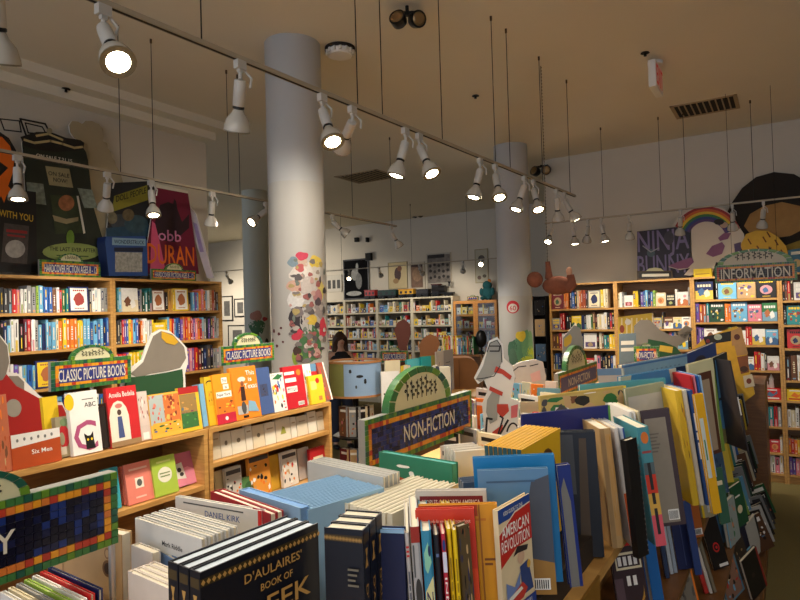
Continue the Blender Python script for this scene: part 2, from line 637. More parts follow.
for i, (px, py, lab) in enumerate([(475.5, 95.5, 'small dark ceiling sprinkler in the middle of the ceiling'), (645, 52.5, 'small dark ceiling sprinkler above the exit sign'), (66, 88.5, 'small dark ceiling sprinkler on the left soffit'),
                                   (709, 135.5, 'small dark ceiling sprinkler below the square vent')]):
    z = ZC if i != 2 else 3.87
    P = on_z(px, py, z)
    e = empty('sprinkler', (P.x, P.y, z), lab, 'sprinkler')
    MB().lathe([(0.035, -0.006), (0.03, -0.0005)], DARKH, 14).build('escutcheon', e)
    MB().lathe([(0.012, -0.03), (0.01, -0.006)], BLACKM, 10).build('nozzle', e)

# --------------------------------------------------------------- track lights
SOCK = mat((186, 182, 174), 0.4, var=0.02, name='lamp_white_enamel')
GLASSB = mat((180, 174, 162), 0.25, var=0.02, name='lamp_bulb_glass')
LENS = mat((255, 236, 196), 0.3, var=0, emit=28.0, name='lamp_glow')
RIM = mat((120, 110, 90), 0.4, 0.3, var=0.1, scale=200, name='lamp_rim')
PROTO = {}


def proto_parts():
    d = {}
    d['track_adapter'] = MB().box(-0.015, -0.026, -0.04, 0.015, 0.026, 0.0, SOCK).box(-0.009, -0.012, -0.055, 0.009, 0.012, -0.04, SOCK)
    d['swivel_arm'] = MB().tube([(0, 0.03, -0.04), (0.035, 0.035, -0.08), (0.04, 0.02, -0.13)], 0.006, SOCK, 6).tube([(0, 0, -0.04), (0, 0, -0.085)], 0.009, SOCK, 8)
    # along -Z: socket, collar, reflector, lens
    d['socket'] = MB().lathe([(0.012, 0.0), (0.026, -0.004), (0.028, -0.03), (0.028, -0.115), (0.024, -0.12)], SOCK, 16)
    d['collar'] = MB().lathe([(0.024, -0.118), (0.027, -0.122), (0.027, -0.13), (0.022, -0.134)], BLACKM, 16)
    d['bulb'] = MB().lathe([(0.022, -0.13), (0.03, -0.15), (0.052, -0.18), (0.061, -0.215), (0.062, -0.23)], GLASSB, 20, cap=False)
    d['rim'] = MB().lathe([(0.062, -0.228), (0.062, -0.234), (0.042, -0.232), (0.04, -0.226)], RIM, 20, cap=False)
    d['lens'] = MB().lathe([(0.0415, -0.231), (0.03, -0.2335), (0.002, -0.2345)], LENS, 20, cap=True)
    return d


def lamp(P, aim, label, power, group, spot=1.5, sc=0.84):
    e = empty('track_lamp', P, label, 'lamp', 0, group)
    if not PROTO:
        for k, b in proto_parts().items():
            o = b.build(k, e, smooth=True)
            PROTO[k] = o
        parts = dict(PROTO)
    else:
        parts = {}
        for k, o in PROTO.items():
            c = o.copy()
            COL.objects.link(c)
            c.parent = e
            parts[k] = c
    aim = Vector(aim).normalized()
    q = Vector((0, 0, -1)).rotation_difference(aim)
    for k in ('socket', 'collar', 'bulb', 'rim', 'lens'):
        parts[k].location = (0, 0, -0.085)
        parts[k].rotation_mode = 'QUATERNION'
        parts[k].rotation_quaternion = q
    e.scale = (sc, sc, sc)
    L = bpy.data.lights.new('lamp_beam', 'SPOT')
    L.energy = power
    L.color = (1.0, 0.90, 0.76)
    L.spot_size = spot
    L.spot_blend = 0.7
    L.shadow_soft_size = 0.045
    lo = bpy.data.objects.new('lamp_beam', L)
    COL.objects.link(lo)
    lo.parent = e
    lo.location = Vector((0, 0, -0.085)) + aim * 0.26
    lo.rotation_mode = 'QUATERNION'
    lo.rotation_quaternion = q
    return e


RAIL = mat((166, 154, 132), 0.5, var=0.03, name='track_enamel')


def track(A, B, label, wires):
    A, B = Vector(A), Vector(B)
    d = B - A
    L = d.length
    rz = math.atan2(d.y, d.x)
    e = empty('light_track', A, label, 'light track', rz)
    MB().box(0, -0.012, 0, L, 0.012, 0.017, RAIL).box(0, -0.006, -0.001, L, 0.006, 0.0005, DARKH).build('rail', e)
    for P in wires:
        t = (P - A).dot(d) / L
        MB().tube([(t, 0, 0.015), (t, 0, ZC - A.z - 0.001)], 0.0028, BLACKM, 6).build('suspension_wire', e)
        MB().lathe([(0.008, ZC - A.z - 0.03), (0.008, ZC - A.z - 0.001)], mat((90, 70, 50), 0.5, 0.5), 8, Matrix.Translation((t, 0, 0))).build('wire_anchor', e)
    return A, d / L


def lit(tr, mpx, face, dd, label, power, group, spot=1.5, by='x', tgt=None, sc=0.84):
    """a lamp clipped on track tr below pixel column mpx; its mouth seen at pixel face, dd metres nearer (-) or farther (+)"""
    A, d = tr
    k = None
    # point of the track seen in pixel column mpx
    lo, hi = -3.0, 12.0
    best = min((abs(proj(A + d * (lo + (hi - lo) * i / 3000))[0] - mpx), lo + (hi - lo) * i / 3000) for i in range(3001) if (A + d * (lo + (hi - lo) * i / 3000) - CAMP).dot(fw) > 0.3)
    P = A + d * best[1]
    dep = (P - CAMP).dot(fw)
    T = at(face[0], face[1], dep + dd)
    aim = T - (P + Vector((0, 0, -0.085)))
    return lamp(P, aim, label, power, group, spot, sc)


def proj(P):
    v = P - CAMP
    z = v.dot(fw)
    return 400 + F * v.dot(RT) / z, 300 - F * v.dot(UP) / z


g1 = 'spotlights on the near track'
ZT = 2.93
A1 = on_z(100, 4, ZT)
B1 = on_z(575, 197, ZT)
d1 = (B1 - A1).normalized()
w1 = [on_z(x, y, ZT) for x, y in ((207, 43), (357, 109), (386, 118), (448, 142), (494, 165), (509, 171), (543, 184), (571, 195))]
t1 = track(A1 - d1 * 1.2, B1, 'long pale light track crossing the ceiling with most of the spotlights', w1)
EW = 1.0
lit(t1, -6, (-1, 50), 0.05, 'white spotlight cut by the upper left corner', 40 * EW, g1)
lit(t1, 103, (119, 68), -0.10, 'largest lit track spotlight, nearest the camera at upper left', 60 * EW, g1)
lit(t1, 240, (238, 120), 0.05, 'unlit-looking white spotlight aimed away beside the front column', 70 * EW, g1)
lit(t1, 322, (332, 142), -0.08, 'lit spotlight seen against front column, lower of a crossed pair', 70 * EW, g1)
lit(t1, 352, (342, 148), 0.14, 'white spotlight turned away, behind the lit one at front column', 70 * EW, g1)
lit(t1, 405, (398, 172), -0.01, 'spotlight pointing straight down, first of the pair right of front column', 70 * EW, g1)
lit(t1, 419, (431, 174), -0.07, 'lit spotlight tilted right, second of the pair right of front column', 70 * EW, g1)
lit(t1, 480, (475, 194), -0.02, 'lit spotlight above the rear column, left one of its pair', 70 * EW, g1)
lit(t1, 495, (499, 196), -0.08, 'lit spotlight above the rear column, right one of its pair', 70 * EW, g1)
lit(t1, 524, (518, 206), -0.02, 'spotlight pointing down, left of the pair just right of rear column', 60 * EW, g1)
lit(t1, 533, (538, 209), -0.08, 'lit spotlight, right of the pair just right of rear column', 60 * EW, g1)
lit(t1, 556, (558, 217), 0.04, 'unlit-looking spotlight at track end, first of the last two', 60 * EW, g1)
lit(t1, 564, (573, 216), -0.01, 'spotlight twisted sideways at the very end of near track', 60 * EW, g1)

g2 = 'spotlights on the left track'
A2 = on_x(-70, 139, -3.77); A2.z = ZT
B2 = on_x(396, 226, -3.77); B2.z = ZT
w2 = [on_x(x, 190, -3.77) for x in (121, 154, 229, 240, 352, 391)]
t2 = track(A2, B2, 'pale light track running in front of the left bookcases', w2)
lit(t2, 17, (18, 195), -0.02, 'lit spotlight in front of the orange and black poster', 60 * EW, g2)
lit(t2, 107, (106, 204), 0.06, 'white spotlight turned to wall beside the pale wavy board', 60 * EW, g2)
lit(t2, 151, (153, 211), -0.04, 'lit spotlight in front of the magenta poster', 60 * EW, g2)
lit(t2, 212, (211, 223), 0.05, 'white spotlight turned away above the end of left bookcase', 60 * EW, g2)
lit(t2, 266, (254, 222), -0.1, 'lit spotlight tilted left against the sage column', 60 * EW, g2)
lit(t2, 332, (349, 237), 0.03, 'white spotlight aimed sideways just right of front column', 60 * EW, g2)
lit(t2, 391, (397, 243), 0.03, 'white spotlight at the far end of the left track', 60 * EW, g2)

g3 = 'spotlights on the right track'
A3 = on_y(545, 225, 6.98); A3.z = ZT
B3 = on_y(900, 176, 6.98); B3.z = ZT
w3 = [on_y(x, 200, 6.98) for x in (603, 661, 686, 754)]
t3 = track(A3, B3, 'pale light track hung in front of the right bookcases', w3)
lit(t3, 551, (548, 243), -0.1, 'bright spotlight at left end of the right track', 30 * EW, g3)
lit(t3, 573, (575, 244), -0.02, 'small spotlight second along the right track', 30 * EW, g3)
lit(t3, 588, (587, 240), 0.08, 'dim spotlight third along the right track', 30 * EW, g3)
lit(t3, 601, (605, 241), -0.02, 'lit spotlight fourth along the right track', 30 * EW, g3)
lit(t3, 629, (630, 240), 0.08, 'white spotlight above the purple lettered poster', 30 * EW, g3)
lit(t3, 680, (680, 236), 0.08, 'white spotlight in front of the rainbow board', 30 * EW, g3)
lit(t3, 732, (733, 230), 0.08, 'white spotlight in front of the dark horned board, left one', 30 * EW, g3)
lit(t3, 763, (762, 228), 0.08, 'white spotlight in front of the dark horned board, right one', 30 * EW, g3)

g4 = 'spotlights on the far track'
A4 = on_y(322, 270, 9.7); A4.z = ZT - 0.12
B4 = on_y(497, 251, 9.7); B4.z = ZT - 0.12
w4 = [on_y(x, 200, 9.7) for x in (340, 410, 466)]
t4 = track(A4, B4, 'thin light track hung before the far wall posters', w4)
lit(t4, 349, (349, 278), -0.12, 'bright far spotlight in front of the black poster', 30 * EW, g4)
lit(t4, 379, (380, 274), 0.08, 'dim far spotlight right of the black poster', 30 * EW, g4)
lit(t4, 419, (421, 272), 0.08, 'dim far spotlight before the dark red picture', 30 * EW, g4)
lit(t4, 463, (463, 269), 0.08, 'dim far spotlight left of the rear column', 30 * EW, g4)
lit(t4, 481, (481, 265), -0.12, 'bright far spotlight next to the rear column', 30 * EW, g4)

# unseen tracks added over the aisle and behind the viewer to light the island
g5 = 'added spotlights over the right aisle'
t5 = track((0.75, -1.2, ZT), (0.75, 6.2, ZT), 'added light track over the right aisle, outside the picture', [Vector((0.75, y, ZT)) for y in (-0.8, 1.5, 4.0)])
for i, y in enumerate((0.2, 1.4, 2.6, 3.8, 5.0)):
    lamp((0.75, y, ZT), (-1.0, 0.35, -1.35), f'added aisle spotlight, {nth(i + 1)} from the near end, aimed at the island', AISLE_FILL_W, g5, 1.9)
lamp((0.75, 5.8, ZT), (0.1, 1.0, -0.9), 'added aisle spotlight at the far end aimed at the wall cases', 25, g5, 1.6)
t6 = track((-2.6, -0.9, ZT), (1.0, -0.9, ZT), 'added light track behind the viewer across the shop', [Vector((x, -0.9, ZT)) for x in (-2.2, 0.6)])  # unseen track, added so the near covers are lit from the front
for i, (x, ax, w_) in enumerate(((-2.3, -0.35, BACK_FILL_W), (-1.5, 0.1, BACK_FILL_W), (-0.7, 0.1, BACK_FILL_W), (0.1, -0.2, BACK_FILL_W), (0.8, -0.25, BACK_FILL_W))):
    lamp((x, -0.9, ZT), (ax, 1.0, -0.62), f'added unseen spotlight behind the viewer, {nth(i + 1)} from the left, aimed forward', w_, 'added spotlights behind the viewer', 1.9)

# short track in the far left bay
zf = on_y(230, 271, 9.4).z
xa_, xb_2 = on_y(150, 271, 9.4).x, on_y(262, 271, 9.4).x
t7 = track((xa_, 9.4, zf), (xb_2, 9.4, zf), 'thin light track in the far left bay behind the bookcase end', [Vector((xa_ + 0.6, 9.4, zf)), Vector((xb_2 - 0.5, 9.4, zf))])
for i, (px, dx) in enumerate(((170, 0.1), (200, 0.0), (226, -0.2), (252, 0.2))):
    P = on_y(px, 271, 9.4)
    lamp((P.x, 9.4, zf), (dx, 1.0, -0.35 if i % 2 else -0.9), f'far left bay spotlight, {nth(i + 1)} along its short track', 90, 'spotlights in the far left bay', 2.2, 1.0)
# ------------------------------------------------------------ bookcases
def case(name, label, loc, phi, W, D, H, shelves, base=0.1, wd=None, bk=None, t=0.022, face=0.045, group=None, left=True, right=True):
    wd = wd or WOOD
    bk = bk or WOODB
    e = empty(name, loc, label, 'bookcase', phi, group)
    if left:
        MB().box(0, 0, 0, t, D, H, wd).build('side_panel', e)
    if right:
        MB().box(W - t, 0, 0, W, D, H, wd).build('side_panel', e)
    x0, x1 = t if left else 0, W - t if right else W
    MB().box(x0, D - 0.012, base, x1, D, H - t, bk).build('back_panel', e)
    MB().box(x0, 0, H - t, x1, D, H, wd).build('top_board', e)
    MB().box(x0, 0.03, 0, x1, 0.05, base, wd).build('kick_board', e)
    for z in shelves:
        MB().box(x0, 0.004, z - t, x1, D - 0.012, z, wd).build('shelf', e)
    return e


# ------------------------------------------------------------ far books (unit models, several cover designs)
BW, BT, BH = 0.15, 0.025, 0.21


def book_spine_unit(style):
    """spine faces local -Y; x = thickness, y = depth, z = height"""
    b = MB()
    t, w, h = BT, BW, BH
    b.box(-t / 2, 0.002, 0, -t / 2 + 0.0025, w, h, CLOTH).box(t / 2 - 0.0025, 0.002, 0, t / 2, w, h, CLOTH)
    b.add([(-t / 2, 0.004, 0), (-t / 2 + 0.006, 0, 0), (t / 2 - 0.006, 0, 0), (t / 2, 0.004, 0), (-t / 2, 0.004, h), (-t / 2 + 0.006, 0, h), (t / 2 - 0.006, 0, h), (t / 2, 0.004, h)],
          [(0, 1, 5, 4), (1, 2, 6, 5), (2, 3, 7, 6)], CLOTH)
    b.box(-t / 2 + 0.0025, 0.004, 0.003, t / 2 - 0.0025, w - 0.003, h - 0.003, PAPER)
    y = -0.0006
    xs = t / 2 - 0.0062

    def band(z0, z1, m, x=xs):
        b.flat([(-x, z0 * h), (x, z0 * h), (x, z1 * h), (-x, z1 * h)], y, m)
    if style == 0:
        band(0.35, 0.8, ACC_L, xs * 0.5); band(0.06, 0.12, ACC_L, xs * 0.7)
    elif style == 1:
        band(0.84, 0.95, ACC_B); band(0.04, 0.12, ACC_B); band(0.3, 0.72, ACC_L, xs * 0.45)
    elif style == 2:
        band(0.5, 0.86, ACC_A); band(0.56, 0.8, ACC_L, xs * 0.45); band(0.06, 0.13, ACC_L, xs * 0.6)
    elif style == 3:
        for k in range(6):
            band(0.3 + k * 0.08, 0.35 + k * 0.08, ACC_L, xs * (0.5 if k % 2 else 0.75))
        band(0.05, 0.1, ACC_B)
    elif style == 4:
        band(0.0, 0.36, ACC_B); band(0.45, 0.9, ACC_L, xs * 0.4)
    elif style == 5:
        band(0.12, 0.5, ACC_L, xs * 0.5); band(0.6, 0.9, ACC_B, xs * 0.55); band(0.03, 0.08, ACC_A)
    return b


def book_face_unit(style):
    """front cover faces local -Y; x = width, y = thickness, z = height; spine on the left"""
    b = MB()
    t, w, h = BT, BW, BH
    b.box(-w / 2, 0, 0, w / 2, 0.0025, h, CLOTH).box(-w / 2, t - 0.0025, 0, w / 2, t, h, CLOTH).box(-w / 2, 0.0025, 0, -w / 2 + 0.003, t - 0.0025, h, CLOTH)
    b.box(-w / 2 + 0.003, 0.0025, 0.003, w / 2 - 0.003, t - 0.0025, h - 0.003, PAPER)

    def q(u0, v0, u1, v1, m, k=1):
        b.flat([((u - 0.5) * w, v * h) for u, v in ((u0, v0), (u1, v0), (u1, v1), (u0, v1))], -0.0006 * k, m)

    def oval(u, v, a, c, m, k=2, n=14, wob=0.0):
        b.flat([((u - 0.5) * w + a * w * math.cos(2 * PI * i / n) * (1 + wob * math.sin(3 * i)), v * h + c * h * math.sin(2 * PI * i / n) * (1 + wob * math.cos(2 * i))) for i in range(n)], -0.0006 * k, m)

    def dashes(v, n, u0, u1, hh, m, k=3):
        for i in range(n):
            s = (u1 - u0) / n
            q(u0 + s * i + s * 0.12, v, u0 + s * (i + 1) - s * 0.12, v + hh, m, k)
    if style == 0:
        oval(0.5, 0.42, 0.32, 0.24, ACC_B, 2); oval(0.46, 0.4, 0.14, 0.14, ACC_A, 3, wob=0.2); dashes(0.78, 6, 0.15, 0.85, 0.1, ACC_L); dashes(0.06, 8, 0.3, 0.7, 0.04, ACC_L)
    elif style == 1:
        q(0, 0, 1, 0.5, ACC_B); oval(0.35, 0.42, 0.2, 0.2, ACC_A, 2, wob=0.25); oval(0.66, 0.34, 0.16, 0.2, ACC_L, 3, wob=0.2); dashes(0.7, 5, 0.1, 0.9, 0.14, ACC_L)
    elif style == 2:
        q(0.08, 0.06, 0.92, 0.94, ACC_L); oval(0.5, 0.5, 0.26, 0.26, ACC_A, 2, wob=0.12); dashes(0.82, 6, 0.2, 0.8, 0.06, ACC_A); dashes(0.12, 6, 0.25, 0.75, 0.04, ACC_A)
    elif style == 3:
        r = random.Random(77)
        for i in range(16):
            a, d = r.uniform(.05, .16), r.uniform(.04, .1)
            oval(r.uniform(a, 1 - a), r.uniform(d + .02, .74 - d), a * .8, d * .8, (ACC_A, ACC_B, ACC_L, ACC_A)[i % 4], 1.5 + i * .1, n=9, wob=0.3)
        dashes(0.8, 5, 0.1, 0.9, 0.12, ACC_L)
    elif style == 4:
        dashes(0.74, 4, 0.12, 0.88, 0.16, ACC_L); dashes(0.52, 5, 0.12, 0.88, 0.14, ACC_L); q(0.12, 0.1, 0.88, 0.42, ACC_A); oval(0.5, 0.26, 0.2, 0.13, ACC_B, 3, wob=0.2)
    elif style == 5:
        b.flat([((u - 0.5) * w, v * h) for u, v in ((0, 0), (1, 0), (1, 0.35), (0.7, 0.5), (0.45, 0.36), (0.2, 0.55), (0, 0.4))], -0.0006, ACC_A)
        oval(0.7, 0.68, 0.14, 0.1, ACC_B, 2); oval(0.4, 0.3, 0.13, 0.2, ACC_L, 3, wob=0.15); dashes(0.84, 7, 0.1, 0.9, 0.08, ACC_L)
    return b


UNIT = {}


def unit(kind, style):
    k = (kind, style)
    if k not in UNIT:
        o = (book_spine_unit if kind == 's' else book_face_unit)(style).build('book_pattern')
        UNIT[k] = o.data
        bpy.data.objects.remove(o)
    return UNIT[k]


ROWN = {}


def far_book(name, P, phi, kind, style, w, t, h, c, label, group, lean=0.0, cat='book'):
    o = bpy.data.objects.new(name, unit(kind, style))
    COL.objects.link(o)
    o.location = P
    o.rotation_euler = (lean if kind == 'f' else 0, lean if kind == 's' else 0, phi)
    o.scale = (t / BT, w / BW, h / BH) if kind == 's' else (w / BW, t / BT, h / BH)
    L = lin3(rgb(c))
    f = rnd.uniform(0.85, 1.12)
    o.color = (*[min(1, x * f) for x in L], 1)
    return tag(o, label, cat, group)


def row(name, kindword, case_phrase, shelf_phrase, P0, phi, length, spec, hr=(0.17, 0.21), wr=(0.12, 0.15), tr=(0.016, 0.03), fw_=(0.12, 0.15), set_back=0.02, group=None, hfix=None, start=0):
    """fill one shelf, left to right. lower-case letter = spine out, capital = cover out, '.' = small gap, '_' = large gap"""
    items = []
    for ch in spec:
        if ch == '.':
            items.append(['gap', 0.02])
        elif ch == '_':
            items.append(['gap', 0.07])
        elif ch.islower():
            items.append(['s', rnd.uniform(*tr), ch])
        else:
            items.append(['f', rnd.uniform(*fw_), ch.lower()])
    tot = sum(i[1] for i in items) + 0.0015 * len(items)
    k = (length - 0.006) / tot
    d = Vector((math.cos(phi), math.sin(phi), 0))
    back = Vector((-math.sin(phi), math.cos(phi), 0))
    x, n = 0.003, start
    prev = None
    hh = rnd.uniform(*hr)
    for it in items:
        L = it[1] * k
        if it[0] != 'gap':
            n += 1
            c = it[2]
            if c != prev or rnd.random() < 0.3:
                hh = rnd.uniform(*hr)
            prev = c
            lab = f"{PAL[c][0]} {kindword}, {'cover outward, ' if it[0] == 'f' else ''}{nth(n)} from left on {shelf_phrase} of {case_phrase}"
            P = Vector(P0) + d * (x + L / 2) + back * (set_back + rnd.uniform(0, 0.012)) + Vector((0, 0, 0.001 if it[0] == 's' else 0.003))
            if it[0] == 's':
                far_book(name, P, phi, 's', rnd.randrange(6), min(rnd.uniform(*wr), 0.22), L * 0.97, hh, c, lab, group)
            else:
                h = min(hr[1], L * 1.42) if hfix is None else hfix
                far_book(name, P, phi, 'f', rnd.randrange(6), L * 0.97, 0.02, h * rnd.uniform(0.95, 1.0), c, lab, group, -0.06)
        x += L + 0.0015 * k
    return n


# ---------------- left wall bookcases (fronts at x = -4.75, facing +X)
XC = -4.75
HL = 2.30
SHL = [2.02, 1.735, 1.445, 1.15, 0.82, 0.46, 0.1]
case('wall_bookcase', 'oak bookcase of chapter books below the orange and green posters', (XC, 1.82, 0), PI / 2, 1.205, 0.33, HL, SHL)
case('wall_bookcase', 'oak bookcase of chapter books below the magenta poster', (XC, 3.027, 0), PI / 2, 1.165, 0.33, HL, [2.015, 1.74, 1.445, 1.15, 0.82, 0.46, 0.1])
gl = 'chapter books on the left bookcases'
bp1, bp2 = 'bookcase below orange poster', 'bookcase below magenta poster'
row('chapter_book', 'chapter book', bp1, 'top shelf', (XC, 1.82 + 0.022, 2.02), PI / 2, 1.16, 'rvrOvddddrpwwsslcbbxwrgtNkwwwss', fw_=(0.14, 0.16), group=gl)
row('chapter_book', 'chapter book', bp1, 'second shelf', (XC, 1.842, 1.735), PI / 2, 1.16, 'wcobbVkkncwwkmrwscnccceoyoooyyccbcbcnb', fw_=(0.16, 0.18), hr=(0.19, 0.24), group=gl)
row('chapter_book', 'chapter book', bp1, 'third shelf', (XC, 1.842, 1.445), PI / 2, 1.16, 'kwxeyocrwtbcrwvwcbcNyyokvwsbnroyxvs', fw_=(0.14, 0.16), hr=(0.17, 0.21), group=gl)
row('chapter_book', 'chapter book', bp1, 'fourth shelf', (XC, 1.842 + 0.3, 1.15), PI / 2, 0.8, 'cbnccbtcwbcnbcbskwb', hr=(0.19, 0.24), group=gl)
row('chapter_book', 'chapter book', bp2, 'top shelf', (XC, 3.049, 2.015), PI / 2, 1.12, 'ktcWnsjtjtXkaayYk.cvcopocwhqxz', fw_=(0.14, 0.17), group=gl)
row('chapter_book', 'chapter book', bp2, 'second shelf', (XC, 3.049, 1.74), PI / 2, 1.12, 'kdkrvbyocbmowwwsyYycorcbnvororpvporcskvdpss', hr=(0.19, 0.22), group=gl)
row('chapter_book', 'chapter book', bp2, 'third shelf', (XC, 3.049, 1.445), PI / 2, 1.12, 'rrrvyyyleokscvcvcpvphvpvrmkndkss', hr=(0.19, 0.24), group=gl)

# ---------------- right wall bookcases (fronts at y = 7.68, facing -Y)
YC = 7.68
xb = [on_y(px, 300, YC).x for px in (549, 615.5, 692.5, 780)]
HR = 2.245
XE = xb[3] + (xb[3] - xb[2])
case('tall_bookcase', 'oak bookcase right of the rear column below the blank wall', (xb[0], YC, 0), 0, xb[1] - xb[0] - 0.002, 0.33, HR, [1.925, 1.66, 1.42, 1.15, 0.88, 0.6, 0.3, 0.1])
case('tall_bookcase', 'oak bookcase beneath the purple lettered poster', (xb[1], YC, 0), 0, xb[2] - xb[1] - 0.002, 0.33, HR, [1.925, 1.66, 1.42, 1.15, 0.88, 0.6, 0.3, 0.1])
case('tall_bookcase', 'oak bookcase of large picture books beneath the information sign', (xb[2], YC, 0), 0, xb[3] - xb[2] - 0.002, 0.33, HR, [1.985, 1.73, 1.475, 1.2, 0.885, 0.6, 0.32, 0.1])
case('tall_bookcase', 'oak bookcase at the far right edge with yellow and red boxes', (xb[3], YC, 0), 0, XE - xb[3], 0.33, HR, [1.95, 1.69, 1.44, 1.1, 0.885, 0.6, 0.32, 0.1])
gr = 'hardcovers on the right bookcases'
ca, cb_, cc, cd = 'bookcase right of rear column', 'bookcase beneath purple poster', 'bookcase beneath information sign', 'bookcase at right edge'
wA, wB, wC = xb[1] - xb[0] - 0.046, xb[2] - xb[1] - 0.046, xb[3] - xb[2] - 0.046
kw = dict(wr=(0.15, 0.19), tr=(0.02, 0.036), group=gr)
row('hardcover_book', 'hardcover', ca, 'top shelf', (xb[0] + .022, YC, 1.925), 0, wA, 'Moo.nbkeoqqzSyee_', hr=(0.2, 0.235), fw_=(0.15, 0.17), **kw)
row('hardcover_book', 'hardcover', ca, 'second shelf', (xb[0] + .022, YC, 1.66), 0, wA, 'Srr.kkYnkwwgxzeewwkrk', hr=(0.17, 0.22), fw_=(0.1, 0.13), **kw)
row('hardcover_book', 'hardcover', ca, 'third shelf', (xb[0] + .022, YC, 1.42), 0, wA, 'xxrwpkeebbnWkexttyy', hr=(0.16, 0.2), fw_=(0.12, 0.15), **kw)
row('hardcover_book', 'hardcover', ca, 'fourth shelf', (xb[0] + .022, YC, 1.15), 0, wA, 'kbnkswe_RRwpknkkbw', hr=(0.16, 0.22), fw_=(0.09, 0.12), **kw)
row('hardcover_book', 'hardcover', cb_, 'top shelf', (xb[1] + .022, YC, 1.925), 0, wB, 'ewsWyykvbcnblEKwWs', hr=(0.17, 0.21), fw_=(0.11, 0.15), **kw)
row('hardcover_book', 'hardcover', cb_, 'second shelf', (xb[1] + .022, YC, 1.66), 0, wB, 'YYEWhSdXEW', hr=(0.17, 0.21), fw_=(0.1, 0.12), **kw)
row('hardcover_book', 'hardcover', cb_, 'third shelf', (xb[1] + .022, YC, 1.42), 0, wB, 'SScxkegwEpbwWk', hr=(0.17, 0.21), fw_=(0.11, 0.13), **kw)
row('hardcover_book', 'hardcover', cc, 'top shelf', (xb[2] + .022, YC, 1.985), 0, wC, 'N.kCHK', hr=(0.2, 0.21), fw_=(0.16, 0.18), **kw)
row('hardcover_book', 'hardcover', cc, 'second shelf', (xb[2] + .022, YC, 1.73), 0, wC, 'vqqtJooCPG', hr=(0.19, 0.22), fw_=(0.12, 0.15), **kw)
row('hardcover_book', 'hardcover', cc, 'third shelf', (xb[2] + .022, YC, 1.475), 0, wC, 'vvvWWlvWrrWC', hr=(0.19, 0.21), fw_=(0.12, 0.15), **kw)
row('hardcover_book', 'hardcover', cc, 'fourth shelf', (xb[2] + .022, YC, 1.2), 0, wC, 'kdsRWeskksWrrwkW', hr=(0.17, 0.21), fw_=(0.1, 0.12), **kw)
x7 = on_y(764, 412, YC).x
row('hardcover_book', 'hardcover', cc, 'sixth shelf', (x7, YC, 0.6), 0, xb[3] - 0.024 - x7, 'ctrs', hr=(0.2, 0.22), **kw)
row('hardcover_book', 'hardcover', cc, 'seventh shelf', (x7, YC, 0.32), 0, xb[3] - 0.024 - x7, 'orRw', hr=(0.17, 0.2), **kw)
row('hardcover_book', 'hardcover', cc, 'bottom shelf', (x7, YC, 0.1), 0, xb[3] - 0.024 - x7, 'wwpw', hr=(0.16, 0.19), **kw)
kw['fw_'] = (0.13, 0.16)
row('hardcover_book', 'hardcover', cd, 'top shelf', (xb[3] + .022, YC, 1.95), 0, 0.45, 'kxrzWnRy', hr=(0.19, 0.22), **kw)
row('hardcover_book', 'hardcover', cd, 'second shelf', (xb[3] + .022, YC, 1.69), 0, 0.45, 'kTwjJk', hr=(0.19, 0.21), **kw)
row('hardcover_book', 'hardcover', cd, 'third shelf', (xb[3] + .022, YC, 1.44), 0, 0.45, '.RroRy', hr=(0.19, 0.21), **kw)
row('hardcover_book', 'hardcover', cd, 'fourth shelf', (xb[3] + .022, YC, 1.1), 0, 0.45, 'zxwkpsgt', hr=(0.24, 0.27), **kw)
row('hardcover_book', 'hardcover', cd, 'sixth shelf', (xb[3] + .022, YC, 0.6), 0, 0.45, 'wewzwtcyoryyor', hr=(0.18, 0.21), **kw)
row('hardcover_book', 'hardcover', cd, 'seventh shelf', (xb[3] + .022, YC, 0.32), 0, 0.45, 'oroyrwOoyRv', hr=(0.15, 0.18), **kw)
row('hardcover_book', 'hardcover', cd, 'bottom shelf', (xb[3] + .022, YC, 0.1), 0, 0.45, 'vvpweeoygcwyr', hr=(0.16, 0.19), **kw)
# boxed sets on the fifth shelf
for i, (x0, x1, c, lab) in enumerate([(x7 - 0.01, xb[3] - 0.026, 'r', 'red boxed set on shelf at right edge, left of the yellow boxes'), (xb[3] + 0.026, xb[3] + 0.2, 'y', 'yellow boxed set at right edge next to the red box'),
                                      (xb[3] + 0.205, xb[3] + 0.4, 'y', 'second yellow boxed set at right edge, partly cut by the frame')]):
    ww = x1 - x0
    P = (x0 + ww / 2, YC + 0.02, 0.886)
    e = empty('boxed_set', P, lab, 'boxed set')
    MB().box(-ww / 2, 0, 0, ww / 2, 0.15, 0.12, mat(c, 0.4)).build('slipcase', e)
    b = MB()
    b.flat([(-ww * .3, .05), (-ww * .1, .09), (ww * .1, .06), (ww * .3, .1), (ww * .32, .07), (0, .03)], -0.001, mat('o' if c == 'y' else 'u'))
    b.flat([(-ww * .4, .012), (ww * .4, .012), (ww * .4, .026), (-ww * .4, .026)], -0.001, mat('w' if c == 'r' else 'r'))
    b.flat([(-ww * .35, .1), (ww * .3, .1), (ww * .3, .112), (-ww * .35, .112)], -0.001, mat('w'))
    b.build('cover_print', e)
# small white ornament standing on the boxes
P = on_y(770, 387, YC + 0.06)
e = empty('ornament', (P.x - 0.01, YC + 0.095, 1.007), 'small white castle-like ornament on top of red boxed set', 'ornament')
b = MB()
b.lathe([(0.035, 0), (0.038, 0.02), (0.02, 0.04), (0.024, 0.06), (0.01, 0.075)], CARD, 10, Matrix.Translation((-0.03, 0, 0)))
b.lathe([(0.026, 0), (0.02, 0.08), (0.024, 0.09), (0.002, 0.15)], CARD, 8, Matrix.Translation((0.025, 0, 0)))
b.build('plaster_body', e)

